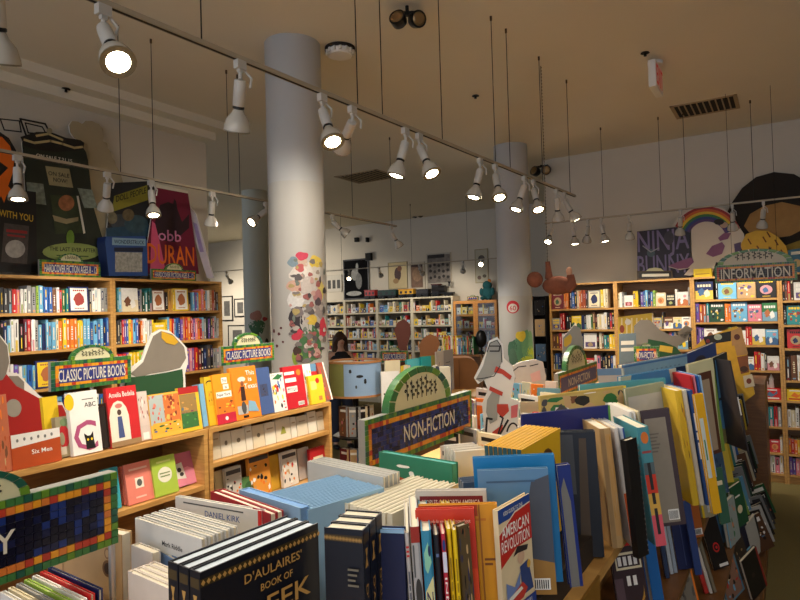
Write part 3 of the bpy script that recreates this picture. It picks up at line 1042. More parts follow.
# ---------------- far wall cases
YF = 10.9
xf = [on_y(px, 300, YF).x for px in (318, 344, 376.5, 411.5, 452.5)]
HB = 2.24
SHB = [2.24 - 0.29, 1.66 - 0.0, 1.39, 1.13, 0.86, 0.6, 0.34, 0.1]
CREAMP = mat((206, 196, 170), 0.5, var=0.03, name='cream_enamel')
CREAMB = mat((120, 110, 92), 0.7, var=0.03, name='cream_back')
gb = 'paperbacks on the far wall cases'
nm = ['narrow far case', 'far case behind woman', 'far case under wagons', 'far case under engine']
nl = ['narrow bookcase beside the front column, far wall', 'bookcase behind the brown-haired woman, far wall', 'bookcase under the train wagons', 'bookcase under the black engine']
specs = ['kwseyhwe', 'wedrorbcsewhkyp', 'tgseyhwexrkbcne', 'wheyYsgEYkreoTw']
for i in range(4):
    W = xf[i + 1] - xf[i] - 0.002
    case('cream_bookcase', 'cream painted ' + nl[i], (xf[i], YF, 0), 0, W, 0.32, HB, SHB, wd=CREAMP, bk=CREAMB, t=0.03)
    for j, z in enumerate(SHB[:5]):
        s = list(specs[i])
        rnd.shuffle(s)
        s = ''.join(c.upper() if rnd.random() < 0.4 else c for c in s)
        row('paperback_book', 'paperback', nm[i], ('top shelf', 'second shelf', 'third shelf', 'fourth shelf', 'fifth shelf')[j], (xf[i] + .03, YF, z), 0, W - 0.06, s,
            hr=(0.18, 0.225), wr=(0.12, 0.15), tr=(0.03, 0.05), fw_=(0.1, 0.13), group=gb)
GW = wood('honey_oak', (188, 122, 52), (214, 150, 74))
xg = [on_y(px, 300, YF).x for px in (453.5, 475.5, 497)]
for i in range(2):
    W = xg[i + 1] - xg[i] - 0.002
    lab = ['glass-fronted honey oak cabinet left of the teal plush', 'glass-fronted honey oak cabinet under the teal plush'][i]
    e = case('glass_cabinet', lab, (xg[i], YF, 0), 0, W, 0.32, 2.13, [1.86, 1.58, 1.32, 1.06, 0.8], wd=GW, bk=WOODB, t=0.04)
    f = MB()
    for a in ((0.0, 0.8, 0.05, 2.13), (W - 0.05, 0.8, W, 2.13), (0.05, 2.07, W - 0.05, 2.13), (0.05, 0.8, W - 0.05, 0.86)):
        f.box(a[0], -0.02, a[1], a[2], -0.001, a[3], GW)
    dr = f.build('door', e)
    MB().box(0.05, -0.012, 0.86, W - 0.05, -0.008, 2.07, clear_glass()).build('glass_pane', dr)
    for j, z in enumerate([1.86, 1.58, 1.32, 1.06]):
        row('paperback_book', 'paperback', lab[0:0] + ('left' if i == 0 else 'right') + ' glass cabinet', ('top shelf', 'second shelf', 'third shelf', 'fourth shelf')[j], (xg[i] + .04, YF, z), 0, W - 0.08,
            ['WyEkSe', 'YwrEOw', 'SWekrY', 'EOwyhk'][j], hr=(0.17, 0.21), wr=(0.1, 0.14), tr=(0.03, 0.04), fw_=(0.1, 0.13), group=gb)
# ------------------------------------------------------------ flat boards: posters, cut-outs, signs
def panel(name, label, cat, base, phi, pieces, thick=0.012, group=None, zmin=0.001, lean=0.0):
    """a board in the vertical plane through base; outlines are measured on the photograph and put on that plane"""
    base = Vector(base)
    e = empty(name, base, label, cat, phi, group)
    d = Vector((math.cos(phi), math.sin(phi), 0))

    def loc(px, py):
        v = on_plane(px, py, base, phi) - base
        return v.dot(d), max(v.z, zmin)

    def size(px, py):
        P = on_plane(px, py, base, phi)
        return (P - CAMP).dot(fw) / F

    qi = 0
    for pn, ops in pieces:
        b = MB()
        for op in ops:
            qi += 1
            k = op[0]
            m = op[1]
            if k == 'board':
                b.prism([loc(*p) for p in op[2]], 0, thick, m, op[3] if len(op) > 3 else CARD)
            elif k == 'poly':
                b.flat([loc(*p) for p in op[2]], -0.0012 * (op[3] if len(op) > 3 else 1) - 0.00015 * qi, m)
            elif k == 'ell':
                _, _, cx, cy, rx, ry = op[:6]
                b.flat([loc(cx + rx * math.cos(2 * PI * i / 20), cy + ry * math.sin(2 * PI * i / 20)) for i in range(20)], -0.0012 * (op[6] if len(op) > 6 else 1) - 0.00015 * qi, m)
            elif k == 'text':
                _, _, s, (ax, ay), (bx, by), h = op[:6]
                y = -0.0012 * (op[6] if len(op) > 6 else 2) - 0.00015 * qi
                A, B, C = loc(ax, ay), loc(bx, by), loc(ax, ay - h)
                dz = max(C[1] - A[1], 1e-4)
                b.text(s, 0, 0, 0, m, fn=lambda u, v: (A[0] + (B[0] - A[0]) * u, y, A[1] + (B[1] - A[1]) * u + dz * v))
            elif k == 'line':
                pts = [loc(*p) for p in op[2]]
                w = op[3] * size(*op[2][0]) / 2
                y = -0.0012 * (op[4] if len(op) > 4 else 2) - 0.00015 * qi
                for (x0, z0), (x1, z1) in zip(pts[:-1], pts[1:]):
                    L = math.hypot(x1 - x0, z1 - z0) or 1
                    nx, nz = -(z1 - z0) / L * w, (x1 - x0) / L * w
                    ex, ez = (x1 - x0) / L * w * 0.6, (z1 - z0) / L * w * 0.6
                    b.flat([(x0 + nx - ex, z0 + nz - ez), (x1 + nx + ex, z1 + nz + ez), (x1 - nx + ex, z1 - nz + ez), (x0 - nx - ex, z0 - nz - ez)], y, m)
        b.build(pn, e)
    return e


def scribble(cx, cy, w, h, n, seed):
    """a row of small pen-drawn sprigs"""
    r = random.Random(seed)
    out = []
    for i in range(n):
        x0 = cx - w / 2 + w * (i + 0.5) / n
        hh = h * r.uniform(0.6, 1.0)
        b = r.uniform(-.25, .25) * w / n
        st = [(x0 + b * (k / 5) ** 2, cy - h / 2 + hh * k / 5) for k in range(6)]
        out.append(st)
        for k in (1, 2, 3, 4):
            s = 1 if k % 2 else -1
            q = w / n * r.uniform(.25, .5)
            out.append([st[k], (st[k][0] + s * q * .7, st[k][1] + hh * .1), (st[k][0] + s * q, st[k][1] + hh * .02), (st[k][0] + s * q * .5, st[k][1] - hh * .03)])
    return out


M = mat
NAVYT, INK = M((42, 52, 118), 0.35, var=0.15, scale=60), M((24, 22, 22), 0.5, var=0)
OFFW = M((214, 208, 190), 0.5, var=0.03)
CREAMB2 = M((204, 200, 160), 0.5, var=0.04)
GRN, GRN2, GRN3 = M((58, 112, 58), 0.3, var=0.1, scale=60), M((96, 136, 40), 0.3, var=0.1), M((30, 84, 66), 0.3, var=0.1)
ORG, ORG2, ORR = M((224, 150, 36), 0.3, var=0.08), M((206, 116, 48), 0.3, var=0.08), M((180, 60, 40), 0.3, var=0.08)
NV = [M((14, 14, 34), 0.25, var=0.1), M((20, 26, 62), 0.25, var=0.1), M((28, 48, 110), 0.25, var=0.1), M((36, 48, 112), 0.25, var=0.1)]
GROUT = M((150, 148, 140), 0.8, var=0.05)


def mosaic_sign(label, base, phi, L, H, text, tile, dome, dome_x=0.5, tx=0.5, th=0.4, tw=None, pole=None, thick=0.025, dcol=None, seed=3, cut=None, group='tiled section signs', s=0.62):
    """a board faced with little tiles: green rim, orange inner rim, dark blue field with white letters, and an arch on top.
    origin = bottom left corner of the board's face"""
    e = empty('section_sign', base, label, 'sign', phi, group)
    MB().box(0, 0.001, 0, L, thick, H, GROUT).build('board', e)
    nx, nz = max(6, round(L / tile)), max(4, round(H / tile))
    tx_, tz_ = L / nx, H / nz
    g = tile * 0.045
    r = random.Random(seed)
    rim, inner, field = MB(), MB(), MB()
    for i in range(nx):
        for j in range(nz):
            ed = min(i, j, nx - 1 - i, nz - 1 - j)
            b = rim if ed == 0 else inner if ed == 1 else field
            m = r.choice((GRN, GRN, GRN2, GRN3)) if ed == 0 else r.choice((ORG, ORG, ORG2, ORR)) if ed == 1 else r.choice((NV[2], NV[1], NV[3], NV[3], NV[1]) if seed == 22 else (NV[0], NV[0], NV[0], NV[1], NV[2]))
            b.box(i * tx_ + g, -0.003, j * tz_ + g, (i + 1) * tx_ - g, 0.0012, (j + 1) * tz_ - g, m)
    if nz <= 8:
        field = MB()
        field.box(tx_ * 1.9, -0.0035, tz_ * 1.75, L - tx_ * 1.9, 0.0012, H - tz_ * 1.75, NAVYT)
    rim.build('tile_rim', e); inner.build('tile_border', e); field.build('tile_field', e)
    uv, fs, asp = text_geo(text, True)
    h = H * th
    w = tw or h * asp * 0.9
    MB().text(text, L * tx, H / 2 - h / 2, h, OFFW, y=-0.005, w=w).build('lettering', e)
    if dome:
        cx = L * dome_x
        n = 22
        # outline of an arch
        def arc(R, s=1.0):
            return [(cx + R * math.cos(PI * k / n), H + R * math.sin(PI * k / n) * s) for k in range(n + 1)]
        a = e
        MB().prism(arc(dome, s), 0.001, thick, dcol or CREAMB2, GRN).build('arch', a)
        t2 = MB()
        k0 = 11
        for k in range(k0):
            a0, a1 = PI * (k + 0.06) / k0, PI * (k + 0.94) / k0
            q = []
            for R, aa in ((dome, a0), (dome, (a0 + a1) / 2), (dome, a1), (dome * 0.84, a1), (dome * 0.84, (a0 + a1) / 2), (dome * 0.84, a0)):
                q.append((cx + R * math.cos(aa), H + R * math.sin(aa) * s))
            t2.prism(q, -0.003, 0.0008, r.choice((GRN, GRN2, GRN3)))
        t2.build('arch_tiles', e)
        dr = MB()
        for pts in scribble(0, 0, dome * 1.05, dome * 0.36, 7, seed):
            lw = dome * 0.010
            for (x0, z0), (x1, z1) in zip(pts[:-1], pts[1:]):
                Ln = math.hypot(x1 - x0, z1 - z0) or 1
                ux, uz = -(z1 - z0) / Ln * lw, (x1 - x0) / Ln * lw
                dr.flat([(cx + x0 + ux, H + dome * 0.3 + z0 + uz), (cx + x1 + ux, H + dome * 0.3 + z1 + uz), (cx + x1 - ux, H + dome * 0.3 + z1 - uz), (cx + x0 - ux, H + dome * 0.3 + z0 - uz)], -0.0012, INK)
        dr.build('line_drawing', e)
    if pole:
        MB().tube([(pole[0], 0.012, -pole[1]), (pole[0], 0.012, 0.0)], 0.007, M((190, 190, 186), 0.3, 0.6, var=0.02), 10).build('post', e)
    return e


# ---------------- on top of the left bookcases (top at z = 2.30)
XP = -4.97
PH = PI / 2
BLK, BLKG = M((28, 26, 26), 0.4, var=0.1), M((38, 44, 34), 0.45, var=0.25, scale=9)


def top_l(px, x=XP, z=HL):
    P = on_x(px, 277, x)
    return (x, P.y, z)


panel('poster', 'black poster with big orange shape and yellow lettering at the left edge', 'poster', top_l(18, -4.93), PH, [
    ('poster_board', [('board', BLK, [(-16, 134), (0, 132), (9, 138), (16, 150), (20, 168), (20, 190), (36, 192), (37, 273), (-16, 272)])]),
    ('orange_shape', [('poly', M((220, 104, 20), 0.45, var=0.12, scale=6), [(-16, 134), (2, 137), (10, 146), (14, 160), (13, 172), (8, 186), (13, 192), (10, 199), (7, 194), (4, 203), (1, 196), (-4, 202), (-16, 198)]),
                      ('poly', BLK, [(-10, 160), (0, 162), (8, 168), (0, 176), (-10, 174)], 2)]),
    ('lettering', [('text', M((210, 170, 50), 0.5), 'WITH YOU', (-1, 216), (33, 222), 7)]),
    ('pictured_book', [('poly', M((74, 66, 62), 0.5, var=0.4, scale=30), [(4, 223), (29, 226), (27, 264), (1, 262)]), ('poly', M((150, 44, 44), 0.5), [(6, 229), (27, 231), (27, 234), (6, 232)], 2), ('poly', M((150, 44, 44), 0.5), [(7, 234), (25, 236), (25, 238), (7, 236)], 2),
                       ('ell', M((170, 166, 158), 0.6, var=0.4, scale=20), 15, 249, 10, 9)]),
])
GRD = M((66, 78, 50), 0.5, var=0.35, scale=7)
panel('poster', 'tall dark green poster with framed ornament on top and a pale oval', 'poster', top_l(68, -5.0), PH, [
    ('poster_board', [('board', BLKG, [(22, 142), (30, 140), (60, 141), (82, 146), (86, 152), (88, 160), (93, 205), (103, 240), (104, 274), (30, 274), (26, 200)])]),
    ('ornament', [('line', INK, [(0, 119), (19, 121), (21, 132), (4, 130), (0, 119)], 1.4, 3), ('line', INK, [(20, 119), (45, 124), (51, 136), (26, 136), (20, 119)], 2, 3), ('line', INK, [(25, 123), (42, 127), (46, 134), (28, 133), (25, 123)], 1.4, 3),
                  ('poly', BLK, [(20, 137), (36, 132), (50, 132), (66, 138), (80, 140), (84, 143), (83, 149), (74, 151), (56, 152), (36, 150), (24, 146)], 4),
                  ('line', M((190, 170, 120), 0.5), [(24, 140), (34, 143), (50, 141), (62, 144), (74, 148), (82, 147)], 2.4, 5), ('line', M((190, 170, 120), 0.5), [(36, 136), (48, 134), (62, 140)], 2.2, 5), ('ell', M((150, 140, 110), 0.5), 49, 131, 3, 3, 5)]),
    ('lettering', [('text', OFFW, 'ON SALE 7.21.15', (36, 157), (72, 163), 3.6)]),
    ('sale_card', [('poly', M((150, 140, 104), 0.6, var=0.1), [(45, 166), (69, 169), (73, 188), (49, 185)], 2), ('text', INK, 'ON SALE', (48, 175), (69, 178), 4, 3), ('text', INK, 'NOW!', (53, 181.5), (67, 183.5), 4, 3)]),
    ('pictured_books', [('poly', M((52, 62, 38), 0.5, var=0.4, scale=14), [(50, 195), (76, 196), (85, 233), (55, 234)], 2), ('ell', M((150, 96, 60), 0.5, var=0.5, scale=20), 66, 203, 8, 8, 3), ('poly', M((150, 136, 100), 0.5), [(52, 215), (66, 219), (78, 217), (78, 221), (66, 224), (54, 221)], 3),
                        ('poly', OFFW, [(76, 196), (78, 196), (85, 233), (83, 234)], 4), ('poly', M((120, 130, 120), 0.5, var=0.6, scale=30), [(26, 182), (43, 184), (46, 205), (28, 203)], 2), ('poly', M((120, 130, 120), 0.5, var=0.6, scale=30), [(77, 188), (92, 190), (97, 208), (84, 208)], 2)]),
    ('pale_oval', [('ell', M((150, 164, 90), 0.5, var=0.12, scale=5), 71, 252, 29, 9, 3), ('ell', M((120, 160, 60), 0.5, var=0.2), 70, 238, 4, 8, 2), ('text', INK, 'THE LAST EVER AFTER', (49, 250.5), (95, 252.5), 4, 4), ('poly', M((60, 80, 40), 0.5), [(56, 255), (88, 256), (88, 257), (56, 256)], 4)]),
])
WAVE = [(69, 125), (72, 121), (78, 121.5), (82, 124), (85, 121), (92, 121), (99, 124), (103, 129), (104, 136), (103, 141), (107, 143), (108, 148), (111, 152), (112, 157), (115, 161), (116, 166), (119, 170), (122, 178), (126, 196), (130, 290), (92, 290), (88, 190), (84, 150), (80, 141), (74, 138), (70, 132)]
panel('display_board', 'plain pale board with wavy scalloped edge behind the green poster', 'board', top_l(104, -5.05), PH, [('board_face', [('board', M((166, 152, 122), 0.8, var=0.03), WAVE)])])
panel('poster', 'dark picture poster with an olive title band and tumbling figures', 'poster', top_l(130, -5.0), PH, [
    ('poster_board', [('board', M((34, 36, 40), 0.45, var=0.3, scale=10), [(111, 183), (150, 181), (154, 182), (157, 274), (104, 274), (106, 240)])]),
    ('title_band', [('poly', M((132, 126, 44), 0.5, var=0.08), [(114, 196), (147, 185), (148, 200), (112, 212)], 1), ('text', INK, 'DOLL PEOPLE', (116, 202), (146, 193), 6, 2)]),
    ('picture', [('ell', M((60, 66, 72), 0.5, var=0.4), 120, 222, 10, 8, 1), ('ell', M((50, 74, 84), 0.5, var=0.4), 136, 224, 12, 9, 2), ('ell', M((96, 84, 60), 0.5, var=0.5), 128, 215, 6, 6, 3), ('ell', M((110, 104, 84), 0.5, var=0.5), 112, 218, 5, 6, 3), ('poly', M((40, 70, 90), 0.5, var=0.3), [(106, 228), (155, 224), (156, 236), (106, 240)], 1)]),
])
MAG = M((112, 26, 52), 0.5, var=0.12, scale=4)
panel('poster', 'magenta poster with orange hand-drawn lettering and a dark silhouette', 'poster', top_l(172, -4.955), PH, [
    ('poster_board', [('board', MAG, [(156, 187), (188, 193), (190, 206), (199, 274), (142, 274), (148, 240)]), ('poly', OFFW, [(156, 183.5), (188, 191), (188, 193.5), (156, 187.5)], 1)]),
    ('silhouette', [('poly', M((44, 26, 34), 0.5, var=0.1), [(157, 214), (160, 205), (168, 202), (173, 204), (174, 199), (176, 201), (177, 208), (182, 222), (189, 214), (189, 228), (180, 236), (176, 242), (160, 240), (156, 236), (154, 226)], 1)]),
    ('pink_shape', [('poly', M((206, 84, 120), 0.5, var=0.1), [(152, 221), (155, 224), (160, 244), (166, 274), (150, 274), (151, 236)], 2)]),
    ('lettering', [('text', M((206, 130, 170), 0.5), 'obb', (158, 240), (181, 242), 11, 3), ('text', M((226, 110, 30), 0.5), 'DURAN', (147, 263), (194, 266), 20, 4)]),
])
# blue boxed display with a book inside
e = panel('book_display', 'blue cardboard display box with a grey picture book, on left bookcase', 'display', top_l(127, -4.84), PH, [
    ('box', [('board', M((36, 70, 130), 0.5, var=0.06), [(105, 242), (106, 236.5), (145, 236), (147, 241), (148, 276), (109, 276)], M((30, 50, 100), 0.5))]),
    ('header', [('poly', M((120, 150, 170), 0.5), [(112, 237.5), (145.5, 239), (145.5, 246), (112, 245)], 1), ('text', M((30, 40, 70), 0.5), 'WONDERSTRUCK', (114, 243.5), (144, 244.5), 4)]),
    ('pictured_book', [('poly', M((24, 30, 52), 0.5), [(114, 247.5), (143, 247.5), (143, 252), (114, 251.5)], 1), ('poly', M((150, 148, 140), 0.5, var=0.5, scale=40), [(115, 252), (142, 252.5), (142, 272), (115, 272)], 1)]),
], thick=0.12)
panel('poster', 'narrow whitish poster leaning, seen nearly edge on beside magenta poster', 'poster', top_l(210, -4.83), 0.35, [
    ('poster_board', [('board', M((196, 186, 190), 0.5, var=0.15, scale=5), [(186, 207), (190, 206.5), (196, 214), (209, 262), (214, 278), (207, 278), (198, 250)], CARD)]),
    ('picture', [('poly', M((150, 130, 170), 0.5, var=0.2), [(193, 222), (197, 224), (204, 252), (200, 252)], 1)])], thick=0.015)


def small_sign(label, plane_x, px0, px1, ybot, H, text, zsup=None, seed=3, dome=True, base=None, phi=PI / 2, L=None, th=0.45):
    if base is None:
        A = on_x(px0, ybot, plane_x)
        B = on_x(px1, ybot, plane_x)
        L = B.y - A.y
        base = (plane_x, A.y, zsup if zsup is not None else A.z)
    uv, fs, asp = text_geo(text, True)
    return mosaic_sign(label, base, phi, L, H, text, H / 7, L * 0.2 if dome else 0, 0.5, 0.5, th, min(L * 0.86, H * th * asp * 1.0), None, 0.02, seed=seed)


small_sign('small tiled sign reading hardcover fiction under the pale oval poster', -4.8, 39.5, 100.5, 276, 0.128, 'HARDCOVER FICTION AGES 8 - 12', HL + 0.001, 4)
small_sign('small tiled sign reading hardcover fiction under the magenta poster', -4.8, 151.5, 196, 276.5, 0.10, 'HARDCOVER FICTION AGES 8 - 12', HL + 0.001, 5)

# ---------------- on top of the right bookcases (top at z = 2.245)
def top_r(px, y=7.86):
    P = on_y(px, 278, y)
    return (P.x, y, HR + 0.001)


PURP = M((66, 56, 92), 0.5, var=0.1, scale=6)
DKV = M((38, 34, 52), 0.5, var=0.1)
panel('poster', 'dark purple poster with huge NINJA BUNNY lettering on the bookcase', 'poster', top_r(664), 0, [
    ('poster_board', [('board', DKV, [(637, 231.5), (690, 225.5), (691, 277), (637.5, 279)])]),
    ('lettering', [('text', M((122, 110, 150), 0.5), 'NINJA', (638, 252), (689.5, 248), 20, 2), ('text', M((122, 110, 150), 0.5), 'BUNNY', (638, 274), (690, 272), 18, 2)]),
    ('swirl', [('line', M((150, 150, 160), 0.5), [(643, 246), (651, 252), (659, 248)], 1, 4), ('ell', M((70, 90, 100), 0.5, var=0.2), 651, 253, 4, 4, 3), ('ell', M((60, 56, 70), 0.5, var=0.2), 669, 238, 5, 7, 3)]),
])
e = panel('display_sign', 'small dark shelf sign with arch below the purple poster', 'sign', top_r(655, 7.76), 0, [
    ('sign_board', [('board', M((70, 56, 40), 0.5), [(637, 271), (672, 270.5), (673, 279), (637, 280)], M((90, 70, 40), 0.5)), ('poly', INK, [(638.5, 272.5), (671, 272), (671.5, 277.5), (638.5, 278.5)], 1)]),
    ('arch', [('poly', CREAMB2, [(646, 271), (649, 268.5), (655, 267.5), (661, 268.5), (664, 271)], 2)]),
    ('pale_line', [('poly', OFFW, [(642, 274), (669, 273.6), (669, 276.3), (642, 276.8)], 2)])])
RB = [M(c, 0.5, var=0.06) for c in ((150, 40, 34), (206, 96, 30), (222, 180, 40), (60, 120, 60), (46, 60, 120), (86, 56, 110))]


def rainbow(cx, cy, rx, ry, a0, a1):
    ops = []
    for i, m in enumerate(RB):
        ro, ri = 1 - 0.075 * i, 1 - 0.075 * (i + 1)
        pts = [(cx + rx * ro * math.cos(a0 + (a1 - a0) * k / 16), cy - ry * ro * math.sin(a0 + (a1 - a0) * k / 16)) for k in range(17)]
        pts += [(cx + rx * ri * math.cos(a1 + (a0 - a1) * k / 16), cy - ry * ri * math.sin(a1 + (a0 - a1) * k / 16)) for k in range(17)]
        ops.append(('poly', m, pts, 2))
    return ops


UW = M((208, 196, 182), 0.6, var=0.02)
PLUM = M((134, 84, 120), 0.6, var=0.06)
panel('display_board', 'white cut-out display board with rainbow arch and plum patches', 'board', top_r(712, 7.84), 0, [
    ('board_face', [('board', UW, [(672, 226), (678, 217), (688, 210), (700, 206.5), (712, 206), (724, 209), (733, 216), (740, 228), (744, 234), (745, 244), (738, 250), (741, 262), (732, 266), (716, 262), (712, 274), (696, 273), (690, 276), (684, 275), (690, 268), (680, 270), (668, 267), (684, 262), (692, 258), (691, 228)])]),
    ('rainbow', rainbow(707, 240, 35, 33.5, 0.35, PI - 0.42)),
    ('plum_patches', [('poly', PLUM, [(668, 266), (680, 261), (692, 257), (694, 262), (688, 268), (678, 269)], 3), ('poly', PLUM, [(706, 254), (712, 246), (722, 242), (725, 246), (722, 254), (713, 257)], 3), ('poly', PLUM, [(718, 238), (724, 233), (731, 233), (728, 239), (720, 241)], 3), ('poly', M((84, 70, 110), 0.6), [(734, 244), (741, 242), (741, 252), (735, 253)], 3)]),
    ('dark_patches', [('ell', M((40, 34, 36), 0.6), 719, 222, 5, 3, 4), ('ell', M((180, 150, 130), 0.6), 724, 225, 4, 3, 3)]),
])
P = top_r(705, 7.74)
A, B = on_y(694, 275, 7.74), on_y(712, 275, 7.74)
e = empty('carton', ((A.x + B.x) / 2, 7.70, HR + 0.001), 'yellow box on the bookcase beside the information sign', 'box')
MB().box(-(B.x - A.x) / 2, 0, 0, (B.x - A.x) / 2, 0.12, 0.095, M((216, 184, 30), 0.5)).build('box_body', e)
MB().box(-(B.x - A.x) / 2 + 0.02, -0.001, 0.03, (B.x - A.x) / 2 - 0.02, 0, 0.04, M((150, 110, 30), 0.5)).build('label_strip', e)
FURR = M((44, 38, 32), 0.9, var=0.5, scale=120)
TANB = M((168, 128, 76), 0.8, var=0.12, scale=12)
panel('display_board', 'large plain dark brown and tan round-topped board behind information sign', 'board', top_r(765, 7.95), 0, [
    ('board_face', [('board', FURR, [(714, 278), (716, 250), (722, 224), (731, 204), (742, 188), (756, 177), (774, 172), (794, 174), (812, 184), (824, 206), (826, 276)])]),
    ('tan_patch', [('poly', TANB, [(744, 226), (750, 214), (764, 206), (782, 202), (800, 206), (810, 216), (806, 228), (790, 236), (768, 239), (752, 236)], 2)]),
    ('olive_patch', [('poly', M((150, 124, 50), 0.8, var=0.2), [(784, 246), (818, 234), (824, 276), (788, 274)], 2)]),
])
YEL = M((206, 164, 60), 0.7, var=0.08)
panel('display_board', 'round-topped mustard board with brown dashes above information sign', 'board', top_r(763, 7.8), 0, [
    ('board_face', [('board', YEL, [(741, 276), (742, 258), (741, 244), (746, 234), (756, 230.5), (768, 231), (778, 237), (786, 246), (789, 258), (789, 276)])]),
    ('brown_dashes', [('line', M((96, 50, 24), 0.7), [(x, y), (x + 3, y + 5)], 1.2, 2) for x, y in ((748, 239), (757, 246), (763, 237), (769, 247), (775, 240), (751, 250), (781, 250), (767, 232))])])
panel('picture_book', 'teal picture book standing at right end behind information sign', 'book', top_r(796, 7.78), 0, [
    ('cover', [('board', M((44, 96, 120), 0.5, var=0.4, scale=20), [(788, 250), (803, 248), (804, 276), (789, 277)], PAPER)]), ('cover_print', [('ell', M((190, 160, 100), 0.5), 797, 263, 4, 4, 1), ('poly', OFFW, [(791, 252), (801, 251), (801, 254), (791, 255)], 1)])], thick=0.02)
# INFORMATION sign, hung from the ceiling by two wires in front of the cases
YI = 6.6
A, B = on_y(715, 283.5, YI), on_y(797.5, 279, YI)
L, H = B.x - A.x, 0.17
e = mosaic_sign('wide arched sign reading INFORMATION in front of right bookcases', (A.x, YI, A.z - 0.0), 0.0, L, H, 'INFORMATION', 0.019, 0.46 * L, 0.5, 0.5, 0.56, L * 0.84, None, 0.03, M((196, 190, 170), 0.6), 8, group=None, s=0.45)
for c in list(e.children):
    if c.name.startswith('tile_field'):
        c.data.materials.clear(); c.data.materials.append(M((30, 20, 24), 0.4, var=0.1)); c.data.polygons.foreach_set('material_index', [0] * len(c.data.polygons))
b = MB()
for x in (0.15, L - 0.15):
    b = MB().tube([(x, 0.015, H), (x, 0.015, ZC - A.z - 0.001)], 0.002, BLACKM, 5)
    b.build('suspension_wire', e)

# ---------------- far wall posters and the train
def frame_pic(label, px0, py0, px1, py1, frame_m, mat_m, pic, y=YB - 0.002, inset=0.1, w=0.02, cat='picture', name='framed_picture'):
    A, B = on_y(px0, py1, y), on_y(px1, py0, y)
    cx = (A.x + B.x) / 2
    W, H = B.x - A.x, abs(on_y((px0 + px1) / 2, py0, y).z - on_y((px0 + px1) / 2, py1, y).z)
    z0 = on_y((px0 + px1) / 2, py1, y).z
    e = empty(name, (cx, y - 0.025, z0), label, cat)
    b = MB()
    for a in ((-W / 2, 0, -W / 2 + w, H), (W / 2 - w, 0, W / 2, H), (-W / 2 + w, 0, W / 2 - w, w), (-W / 2 + w, H - w, W / 2 - w, H)):
        b.box(a[0], 0, a[1], a[2], 0.024, a[3], frame_m)
    b.build('frame', e)
    MB().box(-W / 2 + w, 0.008, w, W / 2 - w, 0.02, H - w, mat_m).build('mount_board', e)
    b = MB()
    for k, (kind, m, u, v, a, c) in enumerate(pic):
        n = 4 if kind == 'r' else 16
        off = PI / 4 if kind == 'r' else 0
        q = 1.414 if kind == 'r' else 1
        b.flat([((u - 0.5 + a / 2 * q * math.cos(off + 2 * PI * i / n)) * W, (v + c / 2 * q * math.sin(off + 2 * PI * i / n)) * H) for i in range(n)], 0.0075 - 0.0008 * k, m)
    b.build('artwork', e)
    return e


FB, FW_, FG = M((24, 22, 24), 0.4), M((180, 170, 150), 0.4), M((150, 140, 110), 0.4, 0.3)
NOISY = M((120, 112, 104), 0.6, var=0.6, scale=9)
frame_pic('black poster with white brushstrokes, high on far wall above train', 344.5, 259, 369, 299.5, FB, M((20, 20, 22), 0.95, var=0.1, scale=8, spec=0.05), [('e', M((130, 130, 126), 0.6, var=0.4), .45, .62, .3, .3), ('e', M((100, 100, 98), 0.6, var=0.4), .6, .45, .25, .4), ('e', M((150, 150, 146), 0.6, var=0.5), .4, .15, .6, .12), ('e', M((150, 150, 146), 0.6), .55, .8, .1, .2)], w=0.03)
frame_pic('cream poster with a dark figure shape on the far wall', 389, 262, 407.5, 289, FG, M((190, 172, 130), 0.6, var=0.05), [('e', M((70, 50, 50), 0.6, var=0.3), .5, .55, .35, .5), ('e', M((110, 70, 50), 0.6), .6, .75, .25, .2), ('e', M((150, 120, 80), 0.6), .4, .3, .3, .2)], w=0.015)
frame_pic('dark reddish picture in a pale frame on the far wall', 410, 262, 425, 290, FW_, M((110, 84, 66), 0.6, var=0.3, scale=10), [('e', M((140, 110, 84), 0.6, var=0.3), .5, .55, .6, .5), ('r', M((60, 40, 36), 0.6), .5, .88, .8, .1)], w=0.05)
frame_pic('black and white crowded drawing, largest picture on the far wall', 428, 253, 451, 288, FW_, M((170, 164, 150), 0.6, var=0.1), [('r', NOISY, .5, .55, .94, .8)] + [('e', M((50, 46, 44), 0.6, var=0.3), .15 + .18 * (i % 5), .3 + .17 * (i // 5) + 0.03 * (i % 2), .12, .09) for i in range(15)] + [('r', M((46, 42, 40), 0.6, var=0.3), .4, .91, .7, .1)], w=0.012)
frame_pic('narrow pale picture with small dark motifs near the rear column', 476, 249, 488, 283, FG, M((176, 170, 150), 0.6, var=0.05), [('e', M((80, 76, 70), 0.6, var=0.4), .5, .72, .5, .2), ('e', M((110, 90, 80), 0.6, var=0.3), .3, .16, .3, .12), ('e', M((90, 84, 70), 0.6, var=0.3), .7, .2, .3, .1)], w=0.015)
frame_pic('white notice with three dark photos beside the front column', 327, 275, 342, 292, FW_, M((190, 184, 170), 0.6), [('r', M((60, 58, 54), 0.6), .2, .45, .2, .5), ('r', M((60, 58, 54), 0.6), .5, .45, .2, .5), ('r', M((60, 58, 54), 0.6), .8, .45, .2, .5)], w=0.01)
PW = M((196, 190, 176), 0.6)
pk = [('r', M((90, 88, 84), 0.6, var=0.4, scale=12), .5, .5, .5, .6)]
frame_pic('black-framed picture hanging low, left of the sage column, beside bookcase', 222, 296, 233, 321, FB, PW, pk, w=0.03)
frame_pic('small black-framed picture nearest the sage column, upper one', 235, 298.5, 246.5, 317, FB, PW, pk, w=0.03)
frame_pic('black-framed picture nearest the sage column, lower one', 229, 325, 247, 350, FB, PW, pk, w=0.03)

ZB_ = HB + 0.001
YT = 11.02


